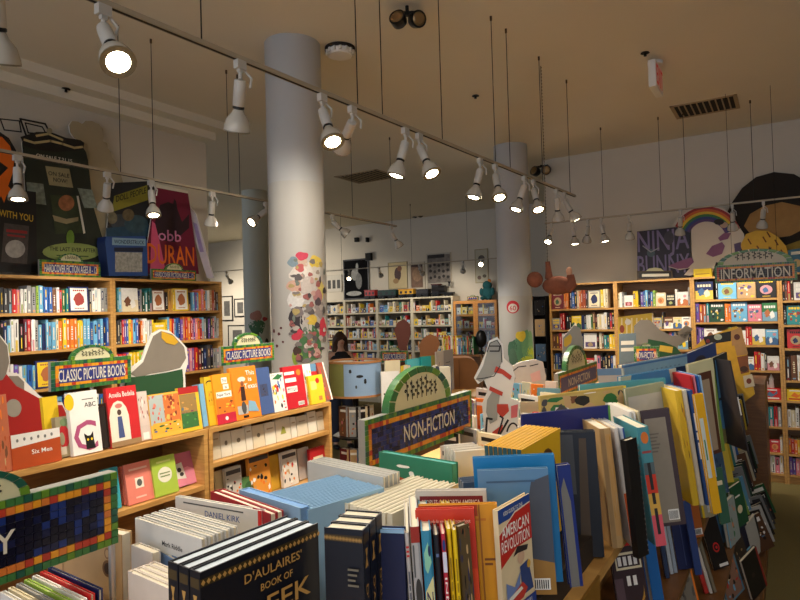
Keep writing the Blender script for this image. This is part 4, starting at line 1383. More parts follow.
def wagon(px0, px1, label, body, roof, H, kind):
    A, B = on_y(px0, 297, YT), on_y(px1, 297, YT)
    W = B.x - A.x
    e = empty('toy_train_' + kind, ((A.x + B.x) / 2, YT, ZB_), label, 'toy train', 0, 'cars of the toy train')
    mb, mr = M(body, 0.4), M(roof, 0.4)
    MB().box(-W / 2 + .01, 0, 0.05, W / 2 - .01, 0.12, 0.08, BLACKM).build('chassis', e)
    for x in (-W * .34, -W * .18, W * .18, W * .34):
        MB().lathe([(0.035, 0), (0.035, 0.14)], BLACKM, 14, Matrix.Translation((x, -0.01, 0.036)) @ Matrix.Rotation(-PI / 2, 4, 'X')).build('wheel', e)
    if kind == 'engine':
        MB().lathe([(0.07, -W * .42), (0.075, -W * .4), (0.075, W * .1)], mb, 16, Matrix.Translation((0.02, 0.06, 0.15)) @ Matrix.Rotation(PI / 2, 4, 'Y')).build('boiler', e)
        MB().box(-W * .42, 0, 0.08, -W * .12, 0.12, 0.24, mb).box(-W * .44, -0.01, 0.24, -W * .1, 0.13, 0.26, mr).build('cab', e)
        MB().lathe([(0.022, 0.2), (0.02, 0.26), (0.035, 0.3)], BLACKM, 12, Matrix.Translation((W * .3, 0.06, 0))).build('chimney', e)
    else:
        MB().box(-W / 2 + .02, 0, 0.08, W / 2 - .02, 0.12, H, mb).build('body', e)
        MB().box(-W / 2 + .01, -0.008, H, W / 2 - .01, 0.128, H + 0.02, mr).build('roof', e)
        for k in range(3):
            x = -W * .3 + W * .3 * k
            MB().box(x - W * .07, -0.003, H * .55, x + W * .07, 0.0, H * .85, M((40, 36, 34), 0.3)).build('window', e)
    return e


wagon(364, 375.5, 'red caboose at the left end of the toy train', (170, 44, 44), (140, 36, 36), 0.19, 'wagon')
wagon(377, 396.5, 'dark green boxcar in the toy train', (30, 60, 50), (26, 44, 40), 0.17, 'wagon')
wagon(398, 414, 'yellow passenger wagon in the toy train', (214, 160, 36), (190, 130, 30), 0.17, 'wagon')
wagon(415.5, 429, 'black coal tender between yellow wagon and engine', (32, 30, 32), (24, 22, 24), 0.15, 'wagon')
wagon(430, 453, 'black steam engine at the head of the toy train', (30, 28, 30), (80, 30, 30), 0.2, 'engine')
# teal plush (plain)
P = on_y(487, 293, 11.0)
TEAL = M((30, 84, 88), 0.9, var=0.25, scale=60)
e = empty('plush_toy', (P.x, 11.02, 2.131), 'dark teal plush toy with orange tuft on the honey oak cabinet', 'plush toy')
body = MB().sphere((0, 0, 0.17), (0.15, 0.1, 0.17), TEAL).sphere((0, 0, 0.36), (0.12, 0.1, 0.11), TEAL, 12, 8)
for sx in (-1, 1):
    body.sphere((sx * 0.15, -0.02, 0.2), (0.05, 0.05, 0.1), TEAL, 10, 6).sphere((sx * 0.09, -0.08, 0.05), (0.06, 0.08, 0.05), TEAL, 10, 6)
body.build('body', e, smooth=True)
MB().sphere((0.06, 0, 0.46), (0.05, 0.03, 0.05), M((190, 110, 40), 0.9)).build('tuft', e, smooth=True)
e.scale = (0.8, 0.8, 0.8)
small_sign('small pale arched sign on the honey oak cabinet by the plush', None, 0, 0, 0, 0.08, '- - - - -', None, 9, base=(on_y(467.5, 293, 10.95).x, 10.93, 2.131), phi=0, L=0.24)

# hanging plush on a bead chain from the ceiling
P0 = on_z(541, 66, ZC)
dz = (P0 - CAMP).dot(fw)
T = at(543, 262, dz)
e = empty('hanging_toy', (P0.x, P0.y, T.z), 'plain reddish brown plush toy hanging on bead chain before bookcases', 'plush toy', 0.5)
PL = M((128, 76, 56), 0.95, var=0.15, scale=40)
PK = M((206, 158, 128), 0.95, var=0.08)
k = dz / F
MB().tube([(0, 0, 0.0), (0.005, 0, -9 * k), (0.008, 0, -17 * k)], [0.02, 0.025, 0.035], PL, 10).build('arm', e, smooth=True)
b = MB().sphere((9 * k, 0, -24 * k), (15 * k, 10 * k, 9.5 * k), PL, 16, 10)
b.tube([(16 * k, -0.02, -27 * k), (22 * k, -0.03, -23 * k), (21 * k, -0.03, -14 * k)], [0.06, 0.045, 0.03], PL, 10)
b.build('body', e, smooth=True)
MB().sphere((-13 * k, 0, -17.5 * k), (8 * k, 7 * k, 8 * k), PL, 14, 10).build('head', e, smooth=True)
MB().sphere((20 * k, -0.035, -11 * k), (3 * k, 3 * k, 5 * k), PK, 10, 8).build('foot', e, smooth=True)
MB().sphere((23 * k, 0.03, -20 * k), (5 * k, 3 * k, 3 * k), PK, 10, 8).build('foot', e, smooth=True)
b = MB()
H_ = ZC - T.z
b.tube([(0, 0, 0.0), (-0.004, 0, H_ - 0.001)], 0.0022, M((90, 84, 70), 0.4, 0.6), 6)
nb = 60
for i in range(nb):
    b.lathe([(0.001, -0.008), (0.0065, 0), (0.001, 0.008)], M((110, 104, 90), 0.4, 0.6), 6, Matrix.Translation((0, 0, H_ * (i + 0.5) / nb)))
b.build('bead_chain', e)
# ------------------------------------------------------------ books near enough to show cover, pages and printing
def art_mesh(art, fn):
    """fn(u, v, k) puts a point of the cover (u across, v up, k = layer) in the book's space"""
    b = MB()
    for k, op in enumerate(art):
        o, c = op[0], op[1]
        m = mat(c, 0.42, var=0.05, scale=40)
        if o == 'r':
            _, _, u0, v0, u1, v1 = op
            pts = [(u0, v0), (u1, v0), (u1, v1), (u0, v1)]
        elif o == 'o':
            _, _, u, v, a, c2 = op
            pts = [(u + a * math.cos(2 * PI * i / 18), v + c2 * math.sin(2 * PI * i / 18)) for i in range(18)]
        elif o == 'p':
            pts = op[2]
        elif o == 'n':   # noisy little picture
            _, _, u0, v0, u1, v1, cols, n, sd = op
            r = random.Random(sd)
            pts = [(u0, v0), (u1, v0), (u1, v1), (u0, v1)]
            b.add([fn(u, v, k) for u, v in pts], [(0, 1, 2, 3)], m)
            for i in range(n):
                u, v = r.uniform(u0, u1), r.uniform(v0, v1)
                a, d = (u1 - u0) * r.uniform(0.04, 0.13), (v1 - v0) * r.uniform(0.04, 0.12)
                a, d = min(a, u - u0, u1 - u), min(d, v - v0, v1 - v)
                w = [r.uniform(0.6, 1.0) for _ in range(9)]
                b.add([fn(u + a * w[j] * math.cos(2 * PI * j / 9), v + d * w[j] * math.sin(2 * PI * j / 9), k + 0.4 + 0.3 * i / n) for j in range(9)], [tuple(range(9))], mat(r.choice(cols), 0.42, var=0.05, scale=40))
            continue
        elif o == 't':
            _, _, s, u, v, hv, mw = op
            uv, fs, asp = text_geo(s, True)
            ww = mw
            b.add([fn(u + (x - 0.5) * ww, v + y * hv, k) for x, y in uv], fs, m)
            continue
        elif o == 'tv':   # reads downwards
            _, _, s, u, v, hu, ml = op
            if s is None:
                for q, (v0, v1) in enumerate(((.5, .12), (.08, -.08), (-.14, -.5))):
                    pts = [(u - hu / 2, v + ml * v0), (u + hu / 2, v + ml * v0), (u + hu / 2, v + ml * v1), (u - hu / 2, v + ml * v1)]
                    b.add([fn(x, y, k) for x, y in pts], [(0, 1, 2, 3)], m)
                continue
            uv, fs, asp = text_geo(s, True)
            b.add([fn(u + (y - 0.5) * hu, v + (0.5 - x) * ml, k) for x, y in uv], fs, m)
            continue
        b.add([fn(u, v, k) for u, v in pts], [tuple(range(len(pts)))], m)
    return b


def cover_mat(c):
    return mat(c, 0.38, var=0.05, scale=22, name=None)


PIN = [0.003]


def book(name, label, P, phi, w, t, h, c, art=(), spine='L', lean=0.0, roll=0.0, group=None, spine_art=(), face='cover', page_c=None, cat='book'):
    """P = bottom middle of the side that is seen; phi = 0 faces -Y"""
    cm = cover_mat(c)
    pg = PAPER if page_c is None else mat(page_c, 0.8, var=0.05, scale=60)
    b, p = MB(), MB()
    k = 0.0025 if t > 0.008 else 0.0012
    if face == 'cover':
        x0, x1 = -w / 2, w / 2
        b.box(x0, 0, 0, x1, k, h, cm).box(x0, t - k, 0, x1, t, h, cm)
        s = 0.003
        if spine == 'L':
            b.box(x0, k, 0, x0 + k, t - k, h, cm); p.box(x0 + k, k, 0.003, x1 - s, t - k, h - PIN[0], pg)
        elif spine == 'R':
            b.box(x1 - k, k, 0, x1, t - k, h, cm); p.box(x0 + s, k, 0.003, x1 - k, t - k, h - PIN[0], pg)
    else:
        x0, x1 = -t / 2, t / 2
        b.box(x0, 0.003, 0, x0 + k, w, h, cm).box(x1 - k, 0.003, 0, x1, w, h, cm)
        q = min(0.005, t / 4)
        b.add([(x0, 0.003, 0), (x0 + q, 0, 0), (x1 - q, 0, 0), (x1, 0.003, 0), (x0, 0.003, h), (x0 + q, 0, h), (x1 - q, 0, h), (x1, 0.003, h)], [(0, 1, 5, 4), (1, 2, 6, 5), (2, 3, 7, 6)], cm)
        p.box(x0 + k, 0.003, 0.003, x1 - k, w - 0.003, h - PIN[0], pg)
    o = b.build(name, None, P)
    o.rotation_euler = (-lean, roll, phi)
    tag(o, label, cat, group)
    p.build('page_block', o)
    if art:
        if face == 'cover':
            art_mesh(art, lambda u, v, k: ((u - 0.5) * w, -0.0004 - 0.00018 * k, v * h)).build('cover_print', o)
        else:
            art_mesh(art, lambda u, v, k: ((u - 0.5) * t * 0.9, -0.0004 - 0.00018 * k, v * h)).build('spine_print', o)
    if spine_art and face == 'cover':
        if spine == 'R':
            art_mesh(spine_art, lambda u, v, k: (w / 2 + 0.0004 + 0.00018 * k, u * t, v * h)).build('spine_print', o)
        else:
            art_mesh(spine_art, lambda u, v, k: (-w / 2 - 0.0004 - 0.00018 * k, t - u * t, v * h)).build('spine_print', o)
    return o


def lines(c, u0, u1, v0, v1, n):
    """rows of small print"""
    out = []
    for i in range(n):
        v = v1 - (v1 - v0) * i / n
        out.append(('r', c, u0, v - (v1 - v0) / n * 0.4, u1 - (u1 - u0) * (0.15 * (i % 3)), v))
    return out


ZPL = 1.251
ROLLON = [False]
ZRISE = 1.316
FOOT = []


def nb(label, p1, p2, h, t, c, art=(), zb=ZPL, w=None, keep='L', copies=1, clabel=None, spine='L', lean=0.0, group=None, spine_art=(), name='picture_book', page_c=None, step=None, jit=0.0, face='cover', depth=0.2, ro=None):
    """book whose seen side has its top corners at pixels p1 and p2 and stands on height zb"""
    if ro is None:
        ro = 0.055 + max(0, (p1[0] - 500)) / 200 * 0.08 if ROLLON[0] else 0.0
        if ROLLON[0] and face == 'cover' and abs(p2[0] - p1[0]) > 40:
            ro = 0.04
    raised = zb == ZPL and 400 < p1[0] < 575 and p1[1] > 445 and h > 0.265
    if raised:
        zb, h = ZRISE, h - (ZRISE - ZPL)
    if face == 'spine':
        ro = round(ro / 0.04) * 0.04
    zt = zb + h * math.cos(lean) * math.cos(ro)
    A, B = on_z(*p1, zt), on_z(*p2, zt)
    d = B - A
    d.z = 0
    W = d.length
    d.normalize()
    if face == 'spine' and ROLLON[0]:
        n = Vector((math.cos(YAW), math.sin(YAW), 0))
        W = max(0.008, W * d.dot(n) * 0.9 - 0.001)
        d = n
        B = A + d * W
    if w:
        if keep == 'L':
            B = A + d * w
        elif keep == 'R':
            A = B - d * w
        W = w
    phi = math.atan2(d.y, d.x)
    bk = Vector((-d.y, d.x, 0))
    mid = (A + B) / 2
    mid.z = zb
    mid -= bk * h * math.sin(lean)
    mid += d * h * math.sin(ro)
    mid.z += (W / 2 if face == 'cover' else W / 2) * math.sin(ro)
    if raised:
        dd = (t if face == 'cover' else depth) * copies
        for q in (A, B, A + bk * dd, B + bk * dd):
            FOOT.append((q.x, q.y))
    for i in range(copies):
        lab = label if i == 0 else clabel.replace('#', nth(i + 1))
        q = mid + bk * (step or t + 0.0012) * i
        if i:
            q = q + d * rnd.uniform(-jit, jit)
        if face == 'cover':
            o = book(name, lab, q, phi, W, t, h, c, art if i == 0 else (), spine, lean, -ro, group, spine_art, 'cover', page_c)
        else:
            o = book(name, lab, q, phi, depth, W, h, c, art, 'L', lean, -ro, group, (), 'spine', page_c)
    return W


# ---------------- low cases with books on their sloping tops (front x = -2.40, facing +X)
XL_ = -2.40
yA, yB = on_x(-70, 480, XL_).y, on_x(207.5, 428, XL_).y
yC, yD = on_x(209, 428, XL_).y, on_x(331, 403, XL_).y
ZL = 1.405
case('low_bookcase', 'low oak case of face-out picture books, left of the two', (XL_, yA, 0), PI / 2, yB - yA, 0.33, ZL, [1.14, 0.82, 0.5, 0.1], face=0.03)
case('low_bookcase', 'low oak case of face-out picture books, in front of column', (XL_, yC, 0), PI / 2, yD - yC, 0.33, ZL, [1.232, 0.96, 0.6, 0.1], face=0.03)


def ledge(label, px0, px1, py0, ytop, c, art=(), t=0.02, spine='L', back=0.02, z=ZL, lean=0.16, spine_art=(), yaw=0.0, name='picture_book', page_c=None):
    """face-out book on the case top: left/right pixel at its foot, top pixel"""
    x = XL_ - back
    r0 = on_x(px0, py0, x)
    r1 = on_x(px1, py0, x)
    w = (r1.y - r0.y) / math.cos(yaw)
    zt = on_x((px0 + px1) / 2, ytop, x - 0.03).z
    h = (zt - z) / math.cos(lean)
    return book(name, label, ((x), (r0.y + r1.y) / 2, z + 0.001 + t * math.sin(lean)), PI / 2 + yaw, w, t, h, c, art, spine, lean, 0, None, spine_art, 'cover', page_c)


# left case top, left to right
ledge('tall orange-edged book cut by the left edge of the low case', -8, 13, 462, 396, (190, 110, 84), [('r', (60, 60, 84), 0, 0.3, 0.35, 0.95), ('n', (186, 104, 70), 0.4, 0.02, 0.95, 0.98, ['q', 'x', 'o', 'h'], 16, 1)], back=0.02)
ledge('yellow book behind the white and rust landscape book', 48, 63, 456, 397, (220, 186, 40), [], back=0.09)
ledge('white and rust landscape book reading Six Men', 13, 62, 461, 431, (178, 74, 34), [('p', (226, 222, 214), [(0, 0.62), (1, 0.72), (1, 1), (0, 1)]), ('t', 'w', 'Six Men', 0.6, 0.36, 0.13, 0.42)] + [('o', (120, 120, 116), 0.12 + 0.14 * i, 0.82 + 0.02 * (i % 2), 0.025, 0.05) for i in range(6)], t=0.012, back=0.015, lean=0.12)
ledge('small mixed-colour book with red curl beside the ABC book', 59, 73, 457, 417, (150, 140, 110), [('o', (176, 36, 40), 0.5, 0.5, 0.4, 0.28), ('o', (150, 140, 110), 0.35, 0.45, 0.2, 0.16), ('o', (110, 130, 90), 0.6, 0.85, 0.3, 0.1), ('r', (200, 190, 170), 0.1, 0.06, 0.6, 0.25)], t=0.03, back=0.045)
ledge('white ABC picture book with a purple letter and black cat', 74, 103, 452, 392, (232, 228, 220),
      [('o', (232, 190, 30), 0.02, 0.85, 0.16, 0.13), ('t', 'k', 'ABC', 0.72, 0.74, 0.075, 0.4), ('r', (110, 108, 104), 0.45, 0.86, 0.85, 0.875),
       ('t', (168, 78, 116), 'C', 0.46, 0.06, 0.47, 0.8), ('o', (232, 228, 220), 0.62, 0.26, 0.2, 0.18),
       ('p', 'k', [(0.44, 0.07), (0.44, 0.2), (0.40, 0.33), (0.52, 0.28), (0.62, 0.28), (0.72, 0.34), (0.72, 0.22), (0.76, 0.07)]), ('o', 'y', 0.52, 0.22, 0.035, 0.02), ('o', 'y', 0.65, 0.22, 0.035, 0.02)], t=0.025)
ledge('narrow dark book standing edge-on between ABC and red books', 104, 109, 447, 408, (40, 34, 32), [], t=0.05, back=0.03)
ledge('second narrow dark book right of the edge-on one', 110, 114, 446, 404, (60, 44, 36), [('r', 'q', 0.1, 0.1, 0.9, 0.2)], t=0.05, back=0.03)
ledge('red picture book with white arch, beside the ABC book', 112, 142, 441, 387, (196, 42, 46),
      [('t', 'w', 'Amelia Bedelia', 0.5, 0.83, 0.085, 0.86), ('p', (228, 220, 200), [(0.02, 0), (0.02, 0.5), (0.08, 0.64), (0.2, 0.74), (0.34, 0.77), (0.48, 0.74), (0.6, 0.64), (0.66, 0.5), (0.66, 0)]),
       ('r', (150, 120, 84), 0, 0, 1, 0.09), ('p', (70, 84, 130), [(0.26, 0.14), (0.28, 0.5), (0.42, 0.5), (0.46, 0.14)]), ('o', (80, 60, 50), 0.35, 0.57, 0.07, 0.05), ('o', (200, 120, 110), 0.35, 0.68, 0.12, 0.04)], t=0.02)
ledge('pale book with pinkish blossom print behind the red one', 142, 152, 439, 392, (206, 190, 180), [('n', (210, 194, 184), 0.05, 0.3, 0.95, 0.97, [(180, 110, 100), (150, 110, 100), (226, 216, 206)], 14, 3), ('r', 'w', 0.2, 0.02, 0.8, 0.16)], t=0.03, back=0.03)
ledge('orange picture book of red city buildings on low case', 153, 183, 436, 393, (226, 176, 70),
      [('n', (170, 180, 176), 0.0, 0.3, 0.5, 0.97, [(206, 100, 80), (196, 80, 66), (216, 130, 110)], 12, 4), ('n', (206, 116, 60), 0.46, 0.3, 1, 0.95, [(150, 60, 40), (226, 180, 90), (120, 50, 40)], 24, 5), ('n', (220, 170, 60), 0.05, 0.1, 0.95, 0.34, [(60, 90, 150), (170, 40, 60), (230, 224, 210), (40, 90, 60)], 12, 6)], t=0.015)
ledge('picture book with red top and yellow rim on low case', 183, 203, 431, 387, (226, 186, 50), [('r', (170, 40, 40), 0, 0.85, 1, 1), ('n', (150, 120, 70), 0.02, 0.42, 0.84, 0.84, [(120, 60, 90), (200, 150, 80), (90, 110, 120)], 14, 7), ('n', (60, 110, 60), 0.02, 0.08, 0.84, 0.42, [(40, 80, 40), (80, 140, 70), (50, 100, 110)], 8, 8)], t=0.02)
ledge('thin light blue book at right end of left low case', 204, 208.5, 428, 385, (120, 170, 200), [], t=0.05, back=0.03)
# right case top
ledge('mustard yellow book with a black arc, first on right low case', 210, 219.5, 426, 377, (214, 172, 40), [('o', (60, 50, 30), 0.5, 0.86, 0.4, 0.06), ('o', (214, 172, 40), 0.5, 0.845, 0.34, 0.045), ('n', (206, 160, 40), 0.2, 0.4, 0.9, 0.7, ['x', 'm', 'o'], 8, 9)], t=0.03, back=0.03)
ledge('orange book reading This is New York', 218, 237, 425, 374, (226, 150, 40), [('r', 'w', .45, .8, .75, .92), ('r', 'w', .5, .68, .8, .78), ('t', 'k', 'This', .6, .83, .06, .24), ('t', 'k', 'is', .65, .7, .06, .1), ('r', 'w', .1, .52, .9, .64), ('t', 'k', 'New York', .5, .55, .06, .7), ('n', (214, 120, 40), .05, .2, .95, .5, [(230, 180, 60), (120, 60, 30), (200, 60, 50)], 14, 10), ('r', (190, 40, 60), 0, 0, 1, 0.2), ('o', 'w', .5, .1, .08, .04)], t=0.02)
ledge('orange book reading This is Texas with a standing figure', 236, 262, 421, 367, (228, 134, 40),
      [('t', 'w', 'This', .75, .83, .09, .34), ('t', 'w', 'is', .72, .71, .08, .14), ('t', 'w', 'Texas', .72, .57, .1, .5), ('p', (60, 40, 36), [(.3, .35), (.33, .62), (.47, .62), (.48, .35)]), ('p', (190, 70, 40), [(.2, .5), (.33, .64), (.33, .56)]), ('o', (226, 216, 200), .4, .76, .15, .05), ('o', (150, 90, 60), .4, .68, .06, .05), ('r', (180, 176, 170), .12, .1, .5, .26), ('o', (80, 80, 80), .36, .22, .09, .12), ('p', (130, 170, 190), [(.5, .14), (.56, .34), (.8, .3), (.92, .1)]), ('r', 'k', .3, .03, .5, .07)], t=0.02)
ledge('slate blue book with a small dark picture on its back', 262, 275, 417, 368, (70, 92, 140), [('n', (64, 74, 104), .12, .38, .7, .64, [(50, 40, 40), (90, 70, 60)], 10, 11)], t=0.035)
ledge('white book covered with small coloured figures, right of slate book', 275, 288, 413, 373, (228, 224, 216), [('n', (228, 224, 216), .03, .05, .97, .95, ['r', 'y', 'b', 'k', 'o', 'p'], 26, 12), ('p', 'g', [(.1, .85), (.6, .97), (.95, .9), (.6, .82)])], t=0.02)
ledge('red book back cover with white label panels and barcode', 288, 308, 411, 366, (186, 34, 44), [('r', 'w', .05, .8, .55, .87), ('r', 'w', .05, .62, .6, .72), ('r', 'w', .08, .38, .6, .52), ('n', (206, 200, 196), .1, .4, .58, .5, ['s', 'd'], 8, 13), ('o', 'o', .75, .83, .12, .07), ('r', 'w', .55, .05, .85, .14)] + [('r', 'k', .58 + .045 * i, .06, .6 + .045 * i, .13) for i in range(6)], t=0.02)
ledge('white book of small food pictures behind the yellow book', 308, 315.5, 407, 364, (228, 224, 216), [('n', (228, 224, 216), .05, .05, .95, .95, ['r', 'g', 'o', 'b', 'y'], 14, 14)], t=0.02, back=0.04)
ledge('yellow book with a square red motif near case end', 312, 326, 405, 375, (226, 190, 44), [('r', (240, 216, 110), .1, .5, .5, .8), ('o', 'r', .6, .8, .13, .1), ('r', (180, 120, 60), .55, .1, .8, .25)], t=0.02, back=0.015)
ledge('book with blue and red bands behind the yellow one', 309, 326, 405, 364, (130, 40, 44), [('r', (90, 130, 160), 0, .8, 1, 1), ('r', 'r', 0, .68, 1, .8)], t=0.02, back=0.07)
ledge('red-edged book leaning past the end of the right low case', 326, 333, 404, 363, (150, 60, 44), [('n', (140, 80, 60), 0, 0, .8, .9, ['r', 'g', 'h', 'x'], 12, 15), ('r', (224, 216, 206), .82, 0, 1, 1)], t=0.02, back=0.03, lean=0.3)
# shelves below
zz = 1.141
ledge('teal-edged book half hidden by the near mosaic sign', 106, 122, 512, 468, (60, 160, 170), [], t=0.02, z=zz, back=0.04)
for i in range(3):
    ledge(['coral pink small book on the middle shelf', 'coral pink copy behind the first one', 'coral pink copy furthest back at left'][i], 129 - 3 * i, 155 - 3 * i, 502 + 0.3 * i, 462 + i, (226, 130, 112), [('r', (232, 224, 206), .34, .36, .66, .62), ('o', (90, 90, 86), .5, .49, .1, .09), ('r', (240, 190, 170), .15, .82, .85, .87), ('r', (240, 190, 170), .3, .12, .7, .16)] if i == 0 else (), t=0.012, z=zz, back=0.03 + 0.022 * i, lean=0.2)
ledge('lime green small book with a white oval, on middle shelf', 156, 179.5, 497, 456, (166, 190, 70), [('o', (226, 222, 200), .5, .52, .3, .2), ('r', (110, 130, 70), .28, .55, .72, .58), ('r', (110, 130, 70), .3, .47, .7, .5), ('r', (200, 214, 120), .2, .84, .8, .89)], t=0.015, z=zz, lean=0.2)
ledge('rose pink book with white panel leaning beside the lime one', 179, 199, 489, 453, (190, 104, 124), [('p', (226, 140, 160), [(0, 0), (1, 0), (1, .4), (.6, .55), (0, .5)]), ('p', (226, 220, 210), [(.0, .25), (.45, .2), (.35, .72), (.0, .68)]), ('o', (70, 60, 64), .18, .5, .1, .07), ('o', (70, 60, 64), .26, .36, .1, .06)], t=0.02, z=zz, back=0.06, lean=0.3)
zz = 1.233
cr = [(206, 194, 168), (214, 206, 186), (218, 210, 190), (222, 214, 196), (214, 200, 170), (222, 214, 194), (216, 206, 184), (220, 212, 196), (212, 200, 176), (216, 208, 190)]
xs = [213, 222, 233, 247, 254, 266, 277, 292, 298, 309, 318, 326]
for i in range(11):
    y0 = 461 - (xs[i] - 213) * 0.24
    c = cr[i % 10]
    ledge(f'cream small book, {nth(i + 1)} along the upper shelf of right low case', xs[i], xs[i + 1] - 0.6, y0 - 2, y0 - 30 + (2 if i % 3 else 0) + (xs[i] - 213) * 0.03, c,
          [('o', (120, 110, 90), .5, .55, .14, .1)] if i in (1, 2, 4) else [('p', (150, 150, 60), [(.3, .3), (.7, .3), (.6, .6), (.45, .65)])] if i == 6 else [('r', (170, 150, 120), .2, .7, .8, .76)], t=0.02, z=zz, back=0.04, lean=0.1)
zz = 0.961
low = [('slate blue spine on the bottom visible shelf of right low case', 210, 216, 466, (60, 90, 140)), ('cream book next to the slate spine', 217, 227, 470, (206, 190, 150)), ('grey comic with a dark title band on lower shelf', 228, 244, 466, (190, 186, 176)),
       ('green book in front of the comics on lower shelf', 243, 258, 475, (84, 130, 76)), ('orange comic book, tallest on the lower shelf', 251, 272, 452, (226, 150, 60)), ('yellow ochre book spine and cover on lower shelf', 272, 284, 454, (206, 160, 50)),
       ('white book of scattered drawings on lower shelf', 284, 299, 450, (220, 212, 200)), ('grey-topped pale book near the red one on lower shelf', 300, 311, 447, (200, 190, 180))]
for i, (lab, a, b_, yt, c) in enumerate(low):
    art = [('n', c, .04, .05, .96, .75, ['k', 'o', 'w', 'r', 'h'], 24, 30 + i), ('r', 'd', .05, .82, .95, .93)] if i in (2, 4, 6) else [('r', (60, 70, 60), 0, 0, .6, .5)] if i == 1 else [('o', (60, 100, 60), .5, .5, .3, .3)] if i == 3 else ()
    ledge(lab, a, b_, yt + 32, yt, c, art, t=0.02, z=zz, back=0.05 + 0.03 * (i % 2) - 0.03 * (i == 3), lean=0.1)
ledge('red book with pale title at right end of lower shelf', 312, 328, 474, 446, (176, 36, 40), [('r', 'e', .2, .6, .8, .7), ('r', (206, 170, 160), .3, .45, .6, .5)], t=0.02, z=zz, back=0.03, lean=0.1)

# arched signs standing behind the low cases' books
def shelf_sign(label, px0, px1, yb, H, text, xp, seed, z=None):
    A, B = on_x(px0, yb, xp), on_x(px1, yb - (px1 - px0) * 0.1, xp)
    L = B.y - A.y
    zb = A.z if z is None else z
    uv, fs, asp = text_geo(text, True)
    e = mosaic_sign(label, (xp, A.y, zb), PI / 2, L, H, text, H / 7, L * 0.27, 0.5, 0.5, 0.4, min(L * 0.84, H * 0.4 * asp), (L / 2, zb - ZL), 0.02, seed=seed)
    return e


shelf_sign('arched tiled sign reading classic picture books, left of the green standee', 51, 131, 392, 0.125, 'CLASSIC PICTURE BOOKS', -2.62, 11)
shelf_sign('arched tiled sign reading classic picture books in front of column', 221.5, 274, 366, 0.105, 'CLASSIC PICTURE BOOKS', -2.62, 12)
# plain stand-ins for the two cut-out figures
GREYB, GREENB, REDB = M((128, 120, 108), 0.7, var=0.05), M((38, 78, 46), 0.7, var=0.06), M((160, 34, 30), 0.6, var=0.04)


def standee(label, px, xp, z, pieces, phi=PI / 2):
    P = on_x(px, 400, xp)
    return panel('standee', label, 'standee', (xp, P.y, z), phi, pieces)


standee('round grey and green cut-out board standing behind the picture books', 155, -2.66, ZL + 0.001, [
    ('board_face', [('board', CARD, [(121, 388), (122, 378), (128, 370), (142, 360), (147, 345), (152, 334), (160, 329), (170, 331), (180, 340), (187, 348), (188, 362), (185, 374), (186, 392), (186, 430), (124, 430)])]),
    ('grey_patch', [('poly', GREYB, [(130, 374), (143, 362), (149, 346), (153, 336), (161, 331), (172, 334), (184, 347), (186, 358), (180, 368), (168, 371), (150, 374), (138, 378)], 1)]),
    ('green_patch', [('poly', GREENB, [(124, 387), (126, 377), (134, 377), (150, 375), (168, 372), (182, 369), (183, 380), (183, 428), (126, 428)], 2)]),
    ('yellow_patch', [('poly', M((206, 160, 40), 0.6, var=0.05), [(161, 331), (166, 333), (173, 336), (178, 342), (174, 345), (166, 343), (161, 338)], 3)]),
])
standee('red and grey cut-out board at the left edge behind landscape book', 22, -2.66, ZL + 0.001, [
    ('board_face', [('board', CARD, [(-30, 345), (0, 335), (8, 345), (10, 360), (9, 372), (20, 374), (26, 382), (40, 396), (52, 402), (62, 402), (70, 420), (70, 450), (-30, 450)])]),
    ('grey_patch', [('poly', GREYB, [(-30, 347), (0, 337), (7, 346), (9, 362), (6, 374), (0, 384), (-30, 384)], 1), ('poly', GREYB, [(8, 376), (18, 376), (24, 382), (24, 390), (16, 388)], 1)]),
    ('red_patch', [('poly', REDB, [(-30, 386), (2, 380), (6, 374), (16, 386), (26, 391), (40, 399), (52, 405), (62, 405), (69, 421), (69, 449), (-30, 449)], 2)]),
    ('pale_patch', [('ell', M((150, 144, 130), 0.7), 13, 408, 8, 9, 3)]),
])
# ------------------------------------------------------------ centre fixture
FX0, FX1, FY0, FY1 = -1.52, -0.44, 0.42, 6.36
e = empty('display_fixture', ((FX0 + FX1) / 2, (FY0 + FY1) / 2, 0), 'long oak island fixture covered with books under the tiled signs', 'display fixture')


def fpart(name, x0, y0, z0, x1, y1, z1, m):
    cx, cy = (FX0 + FX1) / 2, (FY0 + FY1) / 2
    return MB().box(x0 - cx, y0 - cy, z0, x1 - cx, y1 - cy, z1, m).build(name, e)


fpart('top_board', FX0, FY0, 1.22, FX1, FY1, 1.25, WOOD)
fpart('front_lip', -0.4395, FY0, 1.06, -0.434, 1.62, 1.2495, mat((150, 106, 40), 0.4, 0.3, var=0.1, scale=60, name='brass_perforated'))
fpart('core_panel', -0.66, FY0, 0, -0.63, FY1, 1.22, WOODB)
fpart('side_panel', FX0 + 0.05, FY0, 0, FX0 + 0.08, FY1, 1.22, WOOD)
TIERS = [(0.875, -0.63, -0.28), (0.50, -0.63, -0.22), (0.12, -0.63, -0.10)]
for z, x0, x1 in TIERS:
    fpart('tier_shelf', x0, FY0, z - 0.025, x1 - 0.09, FY1, z, WOODD)
fpart('base_plinth', -0.63, FY0, 0, -0.18, FY1, 0.095, WOODD)
PERF = mat((170, 120, 46), 0.4, 0.3, var=0.08, scale=60, name='brass_perforated')
fpart('divider_panel', -0.63, 1.50, 0.9, -0.45, 1.515, 1.22, PERF)
fpart('divider_edge', -0.45, 1.495, 0.9, -0.441, 1.52, 1.22, WOOD)

# ---------------- tiled signs on the spine of the fixture (x = -1.25)
XS = -1.25


